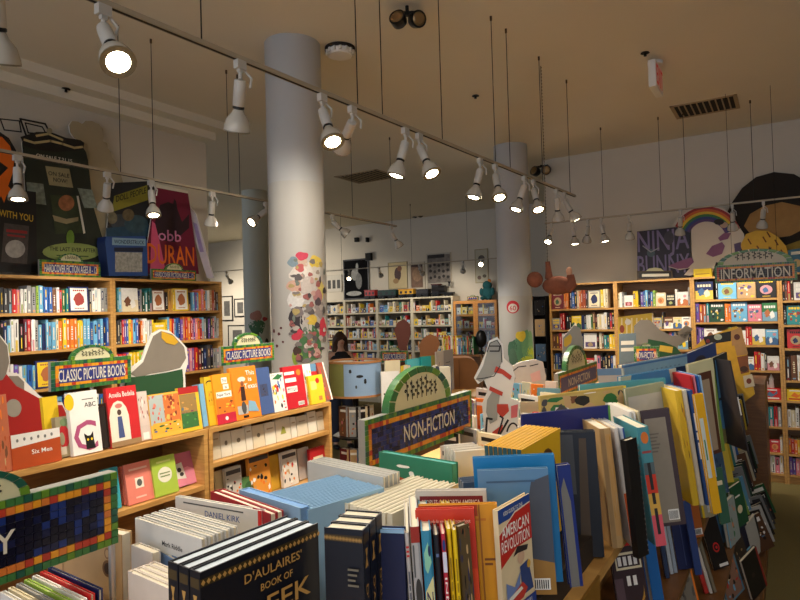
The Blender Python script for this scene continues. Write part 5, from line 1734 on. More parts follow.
def spine_sign(label, px0, px1, yb0, yb1, yt1, text, rows, d0, d1, w0, w1, th, seed, post, x=XS):
    """pixels: board ends, foot at both ends, top at the right end; d0, d1 = ends of the arch; w0, w1 = ends of the word"""
    A = on_x(px0, yb0, x)
    B = on_x(px1, yb1, x)
    T = on_x(px1, yt1, x)
    L = B.y - A.y
    z = (A.z + B.z) / 2
    H = T.z - z
    s = lambda p: on_x(p, 400, x).y - A.y
    e = mosaic_sign(label, (x, A.y, z), PI / 2, L, H, text, H / rows, (s(d1) - s(d0)) / 2, (s(d0) + s(d1)) / 2 / L, (s(w0) + s(w1)) / 2 / L, th, s(w1) - s(w0), (s(post), z - ZPL), 0.03, seed=seed)
    return e


# the near sign is cut by the left edge: only its last letter shows
spine_sign('nearest tiled sign with letter Y, cut by the left edge', -150, 118, 636, 545, 471, 'POETRY', 9.6, -104, 28, -125, 12, 0.27, 21, 112)
spine_sign('middle tiled sign reading NON-FICTION with large green arch', 366, 472, 470, 432, 390, 'NON-FICTION', 10, 388, 450.5, 402, 453, 0.34, 22, 383)
spine_sign('farther small tiled sign reading NON-FICTION near right bookcases', 559, 597.5, 393, 386.5, 361, 'NON-FICTION', 8, 567, 588, 568.5, 590, 0.34, 23, 575)

# ---------------- left part of the island
KN = wood('knotty_pine_print', (168, 132, 84), (206, 178, 132), (6, 6, 2), 0.4)
o_w = nb('book with knotty wood print cover below the near sign', (48, 522), (121, 535), 0.215, 0.03, (196, 160, 112), [('o', (120, 84, 50), .82, .62, .07, .09), ('o', (60, 40, 28), .82, .62, .045, .06), ('o', (150, 110, 70), .82, .78, .04, .06), ('o', (206, 170, 124), .82, .78, .025, .04), ('r', (170, 134, 90), .2, 0, .22, 1), ('o', 'f', .85, .2, .1, .04)], zb=1.18 + 0.071)
g = 'tilted books under the near sign'
for i, (c, lab) in enumerate([('w', 'white slim book lying tilted under the near sign'), ('e', 'cream slim book under the near sign, second in row'), ('s', 'grey slim book under the near sign, third in row'), ('l', 'lime edged slim book under the near sign'), ('w', 'white book nearest the bottom left corner'), ('r', 'thin red book beside the wood print cover'), ('n', 'thin navy book beside the wood print cover')]):
    nb(lab, (0 + 8 * i, 592 - 4 * i), (50 + 8 * i, 620 - 5 * i), 0.16, 0.010, c, zb=ZPL)
gm = 'white landscape books in the front left pile'
ARTM = [('t', 'k', 'Mark Riddle', .58, .83, .045, .3), ('r', (190, 186, 178), 0, .0, 1, .55)] + [('o', (150, 40, 44) if i % 2 else 'k', .1 + .1 * i, .72 + .02 * (i % 2), .03 if i % 2 else .012, .02) for i in range(8)]
nb('front white landscape book reading Mark Riddle', (135, 518), (210, 542), 0.24, 0.013, (206, 204, 198), ARTM, copies=5, clabel='white landscape book, # from front of the Mark Riddle pile', group=None, w=0.25, step=0.020, spine='L', spine_art=[('r', 'n', 0, 0, 1, 1)])
nb('white book with red palm tree reading Daniel Kirk', (185, 498), (262, 511), 0.24, 0.014, (210, 206, 198), [('t', (60, 90, 150), 'DANIEL KIRK', .56, .845, .06, .4), ('r', (90, 90, 90), .1, .945, .8, .96), ('r', (150, 40, 44), .585, .5, .615, .74)] + [('p', (150, 40, 44), [(.6, .71), (.6 + .2 * math.cos(a), .74 + .09 * math.sin(a)), (.6 + .2 * math.cos(a + .35), .71 + .09 * math.sin(a + .35))]) for a in (0.1, .8, 1.5, 2.2, 2.9)] + [('r', 'r', .96, 0, 1, 1)], w=0.29, keep='R')
nb('red hardcover tilted behind the palm tree book', (212, 492), (270, 514), 0.24, 0.018, (150, 32, 40), w=0.28, keep='R', copies=2, clabel='# red hardcover, directly behind the palm tree book')
nb('small white book with amber mark below the white pile', (131, 545), (152, 553), 0.2, 0.02, (200, 192, 180), [('r', 'y', .1, .3, .25, .5)], zb=ZPL)
nb('blue and white book at the foot of the white pile', (154, 549), (174, 560), 0.185, 0.012, (90, 120, 160), copies=3, clabel='blue and white book, # in the small pile by spines')
nb('white book with orange edge at bottom left', (128, 571), (160, 585), 0.185, 0.014, (216, 204, 190), copies=4, clabel='white book with orange edge, # in pile at bottom left', w=0.16, spine_art=[('r', 'o', 0, 0, 1, 1)])

BK = (17, 20, 30)
GD = (176, 136, 74)


def meander(v0, v1, n=26):
    a = [('r', (60, 48, 26), 0, v0, 1, v1)]
    for i in range(n):
        u = (i + .5) / n
        a.append(('p', GD, [(u - .4 / n, (v0 + v1) / 2), (u, v1 - (v1 - v0) * .12), (u + .4 / n, (v0 + v1) / 2), (u, v0 + (v1 - v0) * .12)]))
    return a


ARTG = meander(.925, .965) + [('t', GD, "D'AULAIRES'", .56, .85, .05, .5), ('t', GD, 'BOOK OF', .58, .775, .038, .28), ('t', GD, 'GREEK', .52, .63, .105, .74), ('t', GD, 'MYTHS', .5, .47, .105, .74), ('o', GD, .5, .22, .18, .14), ('o', BK, .5, .22, .16, .125)]
SPG = [('r', (70, 56, 32), .08, .915, .92, .965), ('p', GD, [(.3, .88), (.7, .88), (.55, .83), (.75, .77), (.25, .77), (.45, .83)]), ('tv', GD, "D'AULAIRES", .5, .42, .34, .5)]
nb("front copy of the big black Greek myths book, title in gold", (200, 573), (318, 523), 0.31, 0.026, BK, ARTG, copies=3, clabel='black Greek myths book, # in the front stack, spine turned left', spine='L', spine_art=SPG, page_c=(206, 216, 224), step=0.029)
nb('black Greek myths book with back cover out, small gold print', (322, 527), (362.5, 530.5), 0.31, 0.032, BK, meander(.925, .965) + lines((110, 104, 90), .62, .9, .66, .78, 4) + lines((110, 104, 90), .62, .86, .44, .58, 4), copies=3, clabel='black Greek myths book, # in the stack with spines right', spine='R', spine_art=SPG, w=0.075, keep='R', step=0.036)

BLU = (84, 132, 176)
ZU = ZPL
PIN[0] = 0.012
nb('front pale blue book of the thick blue pile, plain cover', (308, 510), (384, 487), 0.235, 0.011, (140, 178, 208), copies=11, clabel='blue book with shade-darkened blue pages, # from front of the thick pile', page_c=(20, 60, 124), step=0.0185, jit=0.006)  # page colour darkened to draw the shaded stripes between covers
PIN[0] = 0.003
nb('pale blue book set across the left end of the blue pile', (227, 486), (300, 508), 0.245, 0.03, (132, 166, 196), page_c=(110, 150, 196), w=0.25, keep='R')
nb('grey white book in front of its pile behind the blue books', (302, 460), (383, 477), 0.255, 0.014, (176, 176, 172), copies=4, clabel='grey white book, # in the pile behind blue books', w=0.31, keep='R', step=0.018)
nb('cream page-edged white book at front of the white pile', (392, 514), (470, 478), 0.225, 0.015, (214, 206, 184), copies=9, clabel='white book with cream pages, # in the pile beside blue books', page_c=(226, 220, 200), w=0.30, step=0.0175, jit=0.008)
nb('thick green storybook with teal top beneath the NON-FICTION sign', (398, 455), (452, 464), 0.26, 0.03, (46, 118, 92), [('n', (46, 118, 92), .05, .1, .95, .9, ['h', 'w', 'q', 'y'], 16, 40)], page_c=(70, 150, 140), w=0.28, keep='R')
nb('white book standing right of the green storybook', (455, 452), (476, 450), 0.28, 0.012, (210, 204, 192), copies=4, clabel='white book, # behind the one right of green storybook', step=0.03, w=0.1)

nb('long red-topped book behind the Greek myths books', (318, 514), (388, 517), 0.20, 0.012, (168, 48, 34), w=0.24, keep='R')
nb('dark navy book between the Greek myths and flag spine', (352, 528), (404, 530), 0.28, 0.02, (18, 28, 66), [('r', (150, 190, 220), 0, .975, 1, 1)], w=0.1, keep='R', page_c=(110, 150, 200))
ROLLON[0] = True
ksp = dict(face='spine')
nb('book spine with red stripes next to navy cover', (404.5, 533), (409.5, 533.5), 0.275, 0.02, (190, 184, 180), [('r', 'r', .1, .78, .9, .8), ('r', 'r', .1, .82, .9, .84), ('r', 'r', .1, .86, .9, .88), ('tv', (90, 90, 100), None, .5, .5, .4, .3)], **ksp)
nb('grey spine with dark oval and red top', (410, 527), (420.5, 528), 0.285, 0.02, (176, 174, 172), [('r', (150, 42, 30), -.05, .86, 1.05, 1), ('o', (56, 54, 52), .55, .42, .4, .13), ('o', (60, 60, 60), .5, .12, .4, .08), ('r', (90, 90, 90), .1, .56, .3, .84)], **ksp)
nb('blue spine with a dark letter N in a cream diamond', (421, 531), (432.5, 530), 0.28, 0.02, (58, 136, 168), [('p', (216, 210, 150), [(.02, .46), (.98, .6), (.98, .36), (.02, .2)]), ('t', (44, 36, 84), 'N', .5, .33, .13, .7), ('p', (140, 200, 170), [(.1, .8), (.6, .9), (.9, .72), (.4, .62), (.15, .66)]), ('o', (30, 50, 90), .7, .82, .14, .05), ('o', (44, 36, 84), .5, .08, .3, .07), ('o', (140, 200, 170), .3, .7, .2, .05)], **ksp)
nb('black spine between the blue and the red lettered ones', (433.5, 535), (440, 535), 0.275, 0.02, (26, 28, 36), [('r', (90, 110, 150), .2, .8, .8, .83)], **ksp)
nb('red and white lettered spine left of the yellow pair', (441, 534), (446, 534), 0.278, 0.02, (180, 40, 60), [('r', (206, 210, 224), 0, .66, 1, .84), ('tv', 'w', 'INDO C', .5, .34, .6, .55), ('o', (40, 60, 120), .5, .9, .4, .05)], **ksp)
for i in range(2):
    nb(['left yellow spine of the bright yellow pair', 'right yellow spine of the bright yellow pair'][i], (446.5 + 5.6 * i, 529 + i), (451.7 + 5.6 * i, 529 + i), 0.283, 0.02, (222, 188, 24), [('tv', (150, 120, 20), None, .5, .5, .35, .5)], **ksp)
nb('book with brown photo cover right of the yellow pair', (458, 527), (469, 524), 0.285, 0.016, (96, 78, 50), [('n', (90, 74, 50), .0, .2, 1, .98, ['k', 'x', 'h', 'd', 'n'], 30, 41), ('r', (110, 90, 60), 0, 0, 1, .2)])
nb('big red book with white question lines on its back', (415, 510), (474, 511), 0.30, 0.014, (196, 52, 30), [('t', (236, 190, 170), 'How much do you really know about', .5, .885, .03, .85), ('t', (236, 190, 170), 'geography, history, and beyond?', .42, .84, .03, .7), ('r', (216, 70, 30), 0, 0, 1, .5), ('r', (230, 120, 60), .7, .3, .78, .34)], spine='R', spine_art=[('r', (120, 40, 24), 0, 0, 1, 1), ('tv', (220, 150, 90), None, .5, .5, .4, .5)], lean=0.0)
nb('golden orange book back cover beside the red one', (418, 506), (497, 507), 0.30, 0.014, (206, 140, 24), [('r', (170, 66, 30), 0, .9, .75, 1), ('r', (190, 110, 20), .7, .86, .85, .88), ('r', (120, 70, 20), .8, .52, .96, .54), ('r', (120, 70, 20), .8, .48, .9, .5), ('r', (150, 90, 20), .76, 0, .78, 1)], spine='R', lean=0.0)
nb('grey book with maroon band reading Peoples of North America', (415, 491), (486, 493), 0.30, 0.016, (196, 190, 182), [('r', (112, 28, 36), .06, .84, .95, .95), ('t', (226, 206, 196), 'PEOPLES OF NORTH AMERICA', .5, .87, .045, .82)], spine='R')
nb('book reading American Revolution with a blue-coated figure', (497.5, 511), (529, 496.5), 0.30, 0.012, (222, 200, 160),
   [('r', (40, 70, 140), 0, .88, 1, 1), ('p', (190, 44, 36), [(0, .5), (.5, .6), (1, .6), (1, .93), (.5, .92), (0, .8)]), ('p', (226, 216, 190), [(0, .8), (.5, .92), (1, .935), (1, .925), (.5, .905), (0, .785)]),
    ('t', 'w', 'AMERICAN', .5, .74, .1, .86), ('t', 'w', 'REVOLUTION', .48, .62, .1, .88), ('t', (230, 226, 216), 'KIDS GUIDE TO THE', .45, .93, .035, .6),
    ('p', (52, 70, 120), [(.55, .42), (.82, .44), (.95, .16), (.6, .16)]), ('o', (206, 170, 140), .6, .5, .11, .06), ('p', (50, 44, 44), [(.36, .54), (.5, .61), (.85, .57), (.8, .53), (.5, .55)]), ('p', (110, 130, 180), [(.1, .36), (.35, .28), (.55, .38), (.5, .22), (.1, .2)]),
    ('p', (190, 60, 50), [(.1, .2), (.6, .28), (.75, .2), (.6, .14), (.2, .14)]), ('p', (226, 220, 206), [(.15, .22), (.55, .25), (.6, .22), (.2, .18)]), ('o', (206, 160, 60), .82, .4, .06, .035), ('r', (36, 60, 130), 0, 0, 1, .12), ('t', 'w', 'KATHLEEN KRULL', .5, .05, .05, .76)], lean=0.0)
nb('small grey book pair reading in pale capitals, before big blue book', (463, 483), (518, 479), 0.295, 0.012, (58, 76, 98), [('t', (150, 160, 170), 'MAKE THE MOST', .4, .82, .05, .6), ('r', (180, 176, 160), 0, .5, 1, .7)], copies=3, clabel='small grey blue book, # behind the one with pale capitals', page_c=(110, 130, 160), step=0.018)
nb('grey blue book with orange foot and barcode', (477, 471), (548, 471), 0.34, 0.014, (84, 124, 158), [('p', (70, 74, 84), [(.55, .0), (1, 0), (1, .95), (.75, .9), (.6, .5)]), ('p', (150, 110, 50), [(.4, 0), (1, 0), (1, .25), (.6, .3)]), ('r', 'w', .62, .04, .92, .13)] + [('r', 'k', .64 + .03 * i, .05, .655 + .03 * i, .12) for i in range(9)] + [('r', (60, 90, 120), .12, .9, .8, .915), ('n', (40, 40, 44), .46, .55, .62, .75, ['k', 'r', 'x'], 6, 43)], spine='R')
nb('largest bright blue book with plain cover beside yellow books', (472.5, 458), (554, 457.5), 0.355, 0.016, (26, 116, 172), [('r', (70, 150, 190), .1, .82, .2, .84)], spine='R', spine_art=[('r', (60, 160, 206), 0, 0, 1, 1)])
nb('navy book with grey figure panel right of the bright blue one', (557, 466), (570, 465.5), 0.34, 0.02, (28, 44, 110), [('p', (110, 108, 104), [(.1, 0), (.1, .8), (.4, .9), (.75, .7), (.75, 0)])], spine='R', spine_art=[('tv', (170, 190, 230), None, .5, .5, .4, .5)])
nb('yellow book with brown arch shape at front of its pile', (521, 450), (556.5, 435), 0.345, 0.011, (226, 178, 36), [('o', (96, 66, 34), .6, .62, .22, .26), ('o', (210, 180, 140), .6, .6, .16, .22)], copies=8, clabel='yellow book with teal spine, # in the yellow pile', spine='L', spine_art=[('r', (40, 78, 84), 0, 0, 1, 1)], page_c=(214, 190, 120), step=0.0135, w=0.24)
nb('large black book with grey panel, right of the yellow pile', (536, 433), (595, 434), 0.345, 0.018, (22, 26, 34), [('p', (60, 62, 66), [(.1, .5), (.62, .5), (.62, .98), (.1, .98)]), ('p', (70, 56, 40), [(.62, 0), (.72, .95), (.84, .95), (.8, 0)])], spine='R', spine_art=[('r', (36, 76, 124), 0, 0, 1, 1), ('tv', (140, 180, 210), None, .5, .6, .4, .5)], page_c=(170, 190, 206), copies=2, clabel='# black book behind the one with grey panel')
nb('tan cloth-textured book spine right of the black book', (599, 429), (612, 428.5), 0.345, 0.02, (186, 150, 100), [('r', (160, 126, 82), 0, 0, .4, 1), ('n', (196, 150, 90), .45, .1, .95, .95, ['h', 'o', 'a'], 10, 45)], **ksp)
nb('white and orange spine right of the tan book', (613.5, 428.6), (619, 428.6), 0.345, 0.02, (214, 206, 198), [('r', (206, 96, 44), -.05, 0, 1.05, .45)], **ksp)
nb('white spine with blue edge marks next to spiral book', (619.8, 428.4), (625, 428.4), 0.345, 0.02, (190, 196, 206), [('r', (44, 80, 150), .6, 0, 1, 1)] + [('r', 'w', .62, .04 + .05 * i, .9, .06 + .05 * i) for i in range(18)], **ksp)
nb('black spiral-bound notebook beside colourful spine', (626, 441), (636.5, 439), 0.33, 0.02, (24, 22, 22), [('r', (110, 110, 108), .9, .03 + .045 * i, 1.0, .045 + .045 * i) for i in range(21)])
nb('spine painted in blue, red and orange bands', (637, 428), (649, 427), 0.345, 0.02, (70, 136, 146), [('o', (206, 110, 44), .5, .91, .36, .05), ('r', (150, 70, 70), .05, .78, .95, .8), ('r', (196, 56, 38), 0, .44, 1, .6), ('r', (206, 160, 70), 0, .26, 1, .44), ('r', (206, 84, 96), 0, 0, 1, .26), ('r', (80, 96, 100), 0, .6, 1, .7), ('tv', (40, 40, 40), None, .5, .4, .3, .6)], **ksp)
nb('grey brown book back cover in dark frame with barcode', (641, 411.5), (669, 411), 0.365, 0.014, (66, 52, 56), [('r', (140, 128, 112), .06, .03, .82, .93)] + lines((110, 100, 90), .12, .5, .62, .8, 6) + [('r', 'w', .42, .05, .8, .14)] + [('r', 'k', .45 + .035 * i, .06, .465 + .035 * i, .13) for i in range(9)], spine='R')
nb('navy blue landscape book with green fore-edge', (543, 413.5), (610, 409), 0.37, 0.012, (36, 42, 104), [('r', (90, 100, 160), .28, .7, .66, .715), ('r', (90, 150, 70), .975, 0, 1, 1)], spine='L', w=0.30, keep='R')
nb('yellow-edged book covered in small animals pattern', (545, 396), (626, 389.5), 0.39, 0.014, (186, 160, 84), [('n', (190, 166, 100), .0, .02, .97, .98, ['k', 'x', 'd', 'h', 'q', 'w', 'g'], 90, 46), ('r', (226, 200, 40), .97, 0, 1, 1)], spine='L', w=0.36, keep='R')
for i in range(3):
    nb(['white spine left of the grey brown framed book', 'second white spine by the framed book', 'cream spine touching the framed book'][i], (629 + 4 * i, 412 - .116 * i), (632.6 + 4 * i, 412), 0.36, 0.02, ['w', 'w', 'e'][i], [('tv', 's', None, .5, .7, .4, .3)], **ksp)
nb('pale framed book cover with grey white page below blue books', (625, 389), (664, 386.5), 0.40, 0.016, (150, 156, 130), [('r', (176, 174, 168), .04, .03, .9, .92), ('r', (200, 198, 194), .04, .03, .78, .55), ('r', (180, 150, 90), .1, .66, .7, .72), ('n', (180, 150, 90), .1, .66, .7, .72, ['x', 'q'], 6, 47)], spine='R', spine_art=[('r', (70, 130, 160), 0, 0, 1, 1)])
nb('teal topped book behind the pale framed one', (609, 384), (665.5, 381.5), 0.405, 0.02, (60, 132, 150), [('r', (80, 150, 160), 0, .93, 1, 1)], spine='R', spine_art=[('r', (74, 132, 164), 0, 0, 1, 1)], w=0.34, keep='R')
nb('blue book with cream corner and dark small title', (621, 377), (676, 371), 0.41, 0.02, (60, 130, 176), [('p', (190, 186, 160), [(0, .8), (.1, .8), (.18, 1), (0, 1)]), ('p', (190, 186, 160), [(.9, .85), (1, .9), (1, 1), (.86, 1)]), ('r', (30, 60, 90), .25, .91, .75, .925), ('r', (44, 100, 150), .2, .82, .8, .84)], spine='R')
nb('giant navy book with pale blue top band, tallest on the island', (622, 365), (687, 357.5), 0.425, 0.026, (20, 44, 84), [('r', (126, 160, 186), 0, .86, 1, 1), ('r', (70, 110, 160), 0, .965, 1, .985), ('o', (60, 140, 150), .45, .78, .03, .02)] + [('r', (100, 130, 160), .42 + .07 * i, .88, .45 + .07 * i, .895) for i in range(7)], spine='R', spine_art=[('r', (100, 150, 186), 0, 0, 1, 1), ('tv', (220, 226, 230), None, .5, .5, .4, .5)])
nb('pale patterned flat-topped book left of the giant navy one', (597, 369), (621, 371), 0.42, 0.02, (170, 160, 150), [('r', (90, 120, 150), 0, .93, 1, 1), ('n', (170, 156, 150), .0, .6, 1, .85, ['x', 's', 'm'], 20, 48)], spine='L')
nb('yellow spine between the blue books', (675, 391), (682, 390.5), 0.40, 0.02, (220, 182, 50), [('n', (220, 182, 50), .1, .3, .9, .9, ['q', 'x'], 6, 49)], **ksp)
nb('white spine next to the yellow one between blue books', (682.5, 390.8), (687, 390.5), 0.40, 0.02, (206, 200, 186), [], **ksp)
nb('blue spine with white lettering in front of giant navy book', (688.5, 390.6), (694, 390.6), 0.40, 0.02, (46, 80, 140), [('tv', 'w', None, .5, .6, .5, .4)], **ksp)
nb('mustard book back with a white label, right of giant navy book', (694.5, 395), (703, 394.5), 0.40, 0.014, (214, 160, 30), [('r', (190, 196, 190), .1, .3, .55, .8), ('r', (60, 120, 80), .25, .45, .4, .62)], spine='R')
for i in range(4):
    nb(['small red spine behind the mustard book', 'small pink spine behind the mustard book', 'small blue spine behind the mustard book', 'small pale blue spine behind the mustard book'][i], (690 + 3.1 * i, 376 - .09 * i), (692.8 + 3.1 * i, 376), 0.41, 0.02, ['r', 'p', 'b', 'i'][i], [], **ksp)
nb('cream book in brown frame with green edge, far on island', (688, 364.5), (713, 362.5), 0.43, 0.016, (196, 190, 150), [('r', (84, 50, 36), .0, .0, .86, .88), ('r', (160, 140, 116), .0, .04, .74, .8), ('p', (110, 140, 60), [(.86, 0), (1, 0), (1, .9), (.9, .5)])], spine='R')
nb('flat navy-blue book with dark oval laid near island end', (687, 354), (716, 350), 0.44, 0.02, (44, 64, 120), [('o', (50, 44, 54), .4, .85, .2, .07), ('r', (60, 90, 150), .0, .0, 1, .7)], spine='L')
nb('dark framed sky-blue picture book at far end of island', (713, 358), (727, 356), 0.435, 0.016, (40, 44, 44), [('p', (96, 150, 190), [(.06, .15), (.9, .05), (.9, .9), (.1, .97)]), ('r', 'k', .1, .5, .4, .53), ('p', (150, 140, 90), [(.0, .0), (1, 0), (1, .06), (0, .2)])], spine='R')
nb('black and white spine at far end of the island', (729.5, 361), (732, 361), 0.43, 0.02, (60, 56, 58), [('r', 'w', .1, .4, .9, .6)], **ksp)
ROLLON[0] = False
xs_, ys_ = [q[0] for q in FOOT], [q[1] for q in FOOT]
fpart('riser', min(xs_) - 0.005, min(ys_) - 0.005, ZPL - 0.001, -0.475, min(max(ys_) + 0.01, 1.72), ZRISE - 0.001, mat((44, 34, 26), 0.7, var=0.05, name='gap_shade_riser'))  # riser coloured dark to draw the shaded gap beside the books
# books beyond the middle sign
for i, (a, b_, h, c, lab, art) in enumerate([
    ((455, 413), (474, 416), 0.19, 'w', 'white book flat-topped right behind the middle sign', [('r', 'n', 0, .55, 1, .7), ('r', 'o', .3, .85, .8, .9)]),
    ((456, 402), (474, 404), 0.2, (110, 110, 130), 'grey blue book right behind the middle sign', []),
    ((521, 413), (541, 417), 0.2, (206, 200, 190), 'white framed book with orange and navy border by the cyclist board', [('r', 'o', .05, .5, .85, .9), ('r', 'n', .12, .4, .78, .84), ('r', 'w', .1, .3, .6, .75)]),
    ((520, 402), (541, 402), 0.22, (180, 170, 140), 'tan book behind the white framed one', []),
    ((519, 427), (533, 426), 0.2, (210, 204, 200), 'white book with lilac spine right of the cyclist board', [('r', (170, 140, 170), 0, 0, .3, 1)]),
    ((537, 388), (560, 389), 0.24, (90, 130, 140), 'grey teal book lying near the farther sign', []),
    ((462, 396), (473, 400), 0.2, (120, 60, 70), 'dark red book edge behind middle sign', []),
]):
    nb(lab, a, b_, h, 0.02, c, art)

# ---------------- stepped shelves facing the aisle: books tipped back, covers turned to the near end
Z2, Z3, Z4 = [t[0] + 0.002 for t in TIERS]
hand = [
    (Z2, .13, (609, 549), (640, 548), .27, .02, (58, 42, 46), 'dark book with white block shapes, nearest on the upper aisle shelf', [('r', (90, 70, 76), .0, .0, .28, .62), ('r', 'e', .12, .72, .95, .93), ('r', (58, 42, 46), .17, .75, .9, .9)] + [('r', 'w', .2 + .17 * q, .77, .31 + .17 * q, .88) for q in range(4)] + [('r', 'w', .4 + .2 * q, .52, .52 + .2 * q, .64) for q in range(2)] + [('p', 'a', [(.6 + .08 * q, .2), (.9, .36 + .04 * q), (.9, .39 + .04 * q), (.6 + .08 * q, .24)]) for q in range(4)]),
    (Z2, .13, (610, 543), (638, 541), .29, .018, 'w', 'white book with red top edge behind the dark block-shape book', [('r', 'r', 0, .93, 1, 1), ('r', 'r', .85, 0, 1, 1)]),
    (Z2, .13, (642, 531), (653, 530), .29, .03, (34, 96, 160), 'bright blue narrow book second on the upper aisle shelf', []),
    (Z2, .13, (653, 502), (657, 502), .30, .02, (44, 60, 90), 'slim navy grey book leaning with the pale slim ones', []),
    (Z2, .13, (657.5, 499), (661, 499), .30, .02, (170, 176, 180), 'first pale grey slim book leaning on the upper aisle shelf', []),
    (Z2, .13, (661.5, 498), (665, 498), .30, .02, (140, 150, 160), 'second pale grey slim book leaning on the upper aisle shelf', []),
    (Z2, .13, (666, 497), (681, 497), .295, .03, (26, 34, 74), 'large navy book left of the rust one on upper aisle shelf', [('r', (60, 70, 110), .55, .05, .6, .95)]),
    (Z2, .14, (677, 476), (693, 475.5), .29, .015, (158, 84, 34), 'rust brown book back with barcode on upper aisle shelf', [('r', 'w', .2, .04, .95, .14)] + [('r', 'k', .26 + .07 * q, .05, .3 + .07 * q, .13) for q in range(9)]),
    (Z2, .14, (693.5, 462), (708, 461), .285, .014, (180, 170, 140), 'cream patterned book with yellow spine on upper aisle shelf', [('n', (176, 160, 120), .1, .3, .95, .95, ['h', 'x', 's', 'e'], 16, 120), ('r', 'y', 0, 0, .16, 1), ('r', 'w', .4, .08, .9, .2)]),
    (Z2, .15, (709, 446), (721, 445), .28, .02, (60, 84, 110), 'speckled dull blue book further along the upper aisle shelf', [('n', (60, 84, 110), .05, .05, .95, .95, [(90, 110, 130), (40, 60, 90)], 16, 121)]),
    (Z2, .15, (718, 436), (725, 436), .28, .02, (196, 170, 50), 'dull yellow book beside the speckled blue one', []),
    (Z3, .24, (664, 573), (690, 568), .28, .03, (124, 116, 104), 'stone patterned book with cream pages on middle aisle shelf', [('n', (124, 116, 104), .0, .0, .92, .95, [(90, 84, 78), (150, 140, 124), (70, 64, 60)], 30, 122), ('r', 'o', .93, 0, 1, 1)]),
    (Z3, .25, (688, 537), (692, 537), .29, .02, (186, 50, 40), 'slim red book leaning beside white ones on middle aisle shelf', []),
    (Z3, .25, (693, 537), (696, 537), .29, .02, (200, 190, 176), 'slim white book leaning right of the slim red one', []),
    (Z3, .25, (697, 536), (700, 536), .29, .02, (120, 110, 90), 'slim grey brown book leaning right of the slim white one', []),
    (Z3, .25, (700, 521), (716, 520), .28, .02, (30, 26, 26), 'black book back with small red spiral on middle aisle shelf', [('o', 'r', .5, .42, .2, .1), ('o', (30, 26, 26), .5, .42, .14, .065), ('o', 'r', .52, .42, .07, .03), ('r', 'w', .4, .03, .95, .09)]),
    (Z3, .26, (709, 503), (720, 500), .28, .02, (70, 110, 140), 'steel blue book with yellow fore-edge on middle aisle shelf', [('r', 'y', .85, 0, 1, 1)]),
    (Z3, .26, (723, 506), (734, 501), .275, .02, (150, 160, 156), 'pale book of small pictures on middle aisle shelf', [('n', (150, 160, 156), .1, .1, .9, .9, ['r', 'g', 's', 'o'], 12, 123), ('r', 'c', 0, 0, .08, 1)]),
    (Z3, .26, (729, 489), (741, 486), .275, .02, (36, 84, 56), 'dark green book with cream mark on middle aisle shelf', [('o', 'e', .5, .4, .2, .1), ('r', 'w', .3, .7, .7, .74)]),
    (Z4, .38, (715, 568), (734, 561), .28, .02, (90, 130, 150), 'multicoloured book with blue rim on lowest aisle shelf', [('n', (150, 110, 90), .08, .05, .92, .93, ['r', 'o', 'c', 'e', 'k'], 24, 124)]),
    (Z4, .38, (741, 562), (757, 556), .28, .02, (28, 26, 26), 'black book with red edge near floor, lowest aisle shelf', [('r', (150, 50, 44), .9, 0, 1, 1), ('o', (60, 50, 44), .4, .5, .1, .06)]),
    (Z4, .38, (745, 527), (756, 522), .28, .02, (180, 178, 170), 'white book before the black ones on lowest aisle shelf', [('r', 'k', .85, 0, 1, 1)]),
    (Z3, .2, (648, 590), (664, 588), .28, .02, (60, 90, 130), 'dull blue book before the stone patterned one', [('r', 'w', .2, .7, .8, .8)]),
    (Z3, .2, (640, 598), (655, 598), .28, .02, (140, 150, 60), 'olive yellow book nearest on the middle aisle shelf', []),
    (Z2, .13, (683, 502), (690, 502), .29, .012, (40, 60, 110), 'thin blue book tucked behind the large navy one', []),
    (Z2, .14, (712, 470), (722, 469), .27, .012, (60, 100, 80), 'dull green book right of the cream patterned one', [('r', 'e', .2, .7, .8, .78)]),
    (Z3, .25, (702, 506), (709, 505), .28, .014, (84, 60, 50), 'brown book behind the black spiral one', []),
    (Z3, .26, (716, 498), (724, 495), .28, .012, (60, 110, 70), 'green thin book beside the steel blue one', []),
    (Z4, .36, (700, 590), (716, 586), .28, .02, (84, 96, 110), 'grey blue book low on lowest aisle shelf, before multicoloured one', [('n', (84, 96, 110), .1, .1, .9, .9, ['s', 'd', 'x'], 14, 130)]),
    (Z4, .38, (728, 545), (742, 541), .28, .02, (70, 60, 54), 'dark brown picture book between multicoloured and black ones', [('n', (70, 60, 54), .1, .1, .9, .8, ['h', 'd', 's'], 14, 131)]),
    (Z4, .38, (735, 530), (746, 526), .28, .014, (30, 34, 60), 'navy book behind the dark brown picture book', [('r', 'c', .1, .1, .9, .3)]),
]
hand.sort(key=lambda r: r[0])
yend = [0, 0, 0]
for z, ro, a, b_, h, t, c, lab, art in hand:
    nb(lab, a, b_, h, t, c, art, zb=z, ro=ro, spine='R')
    q = on_z(*b_, z + h).y
    k = [Z2, Z3, Z4].index(z)
    yend[k] = max(yend[k], q + 0.12)
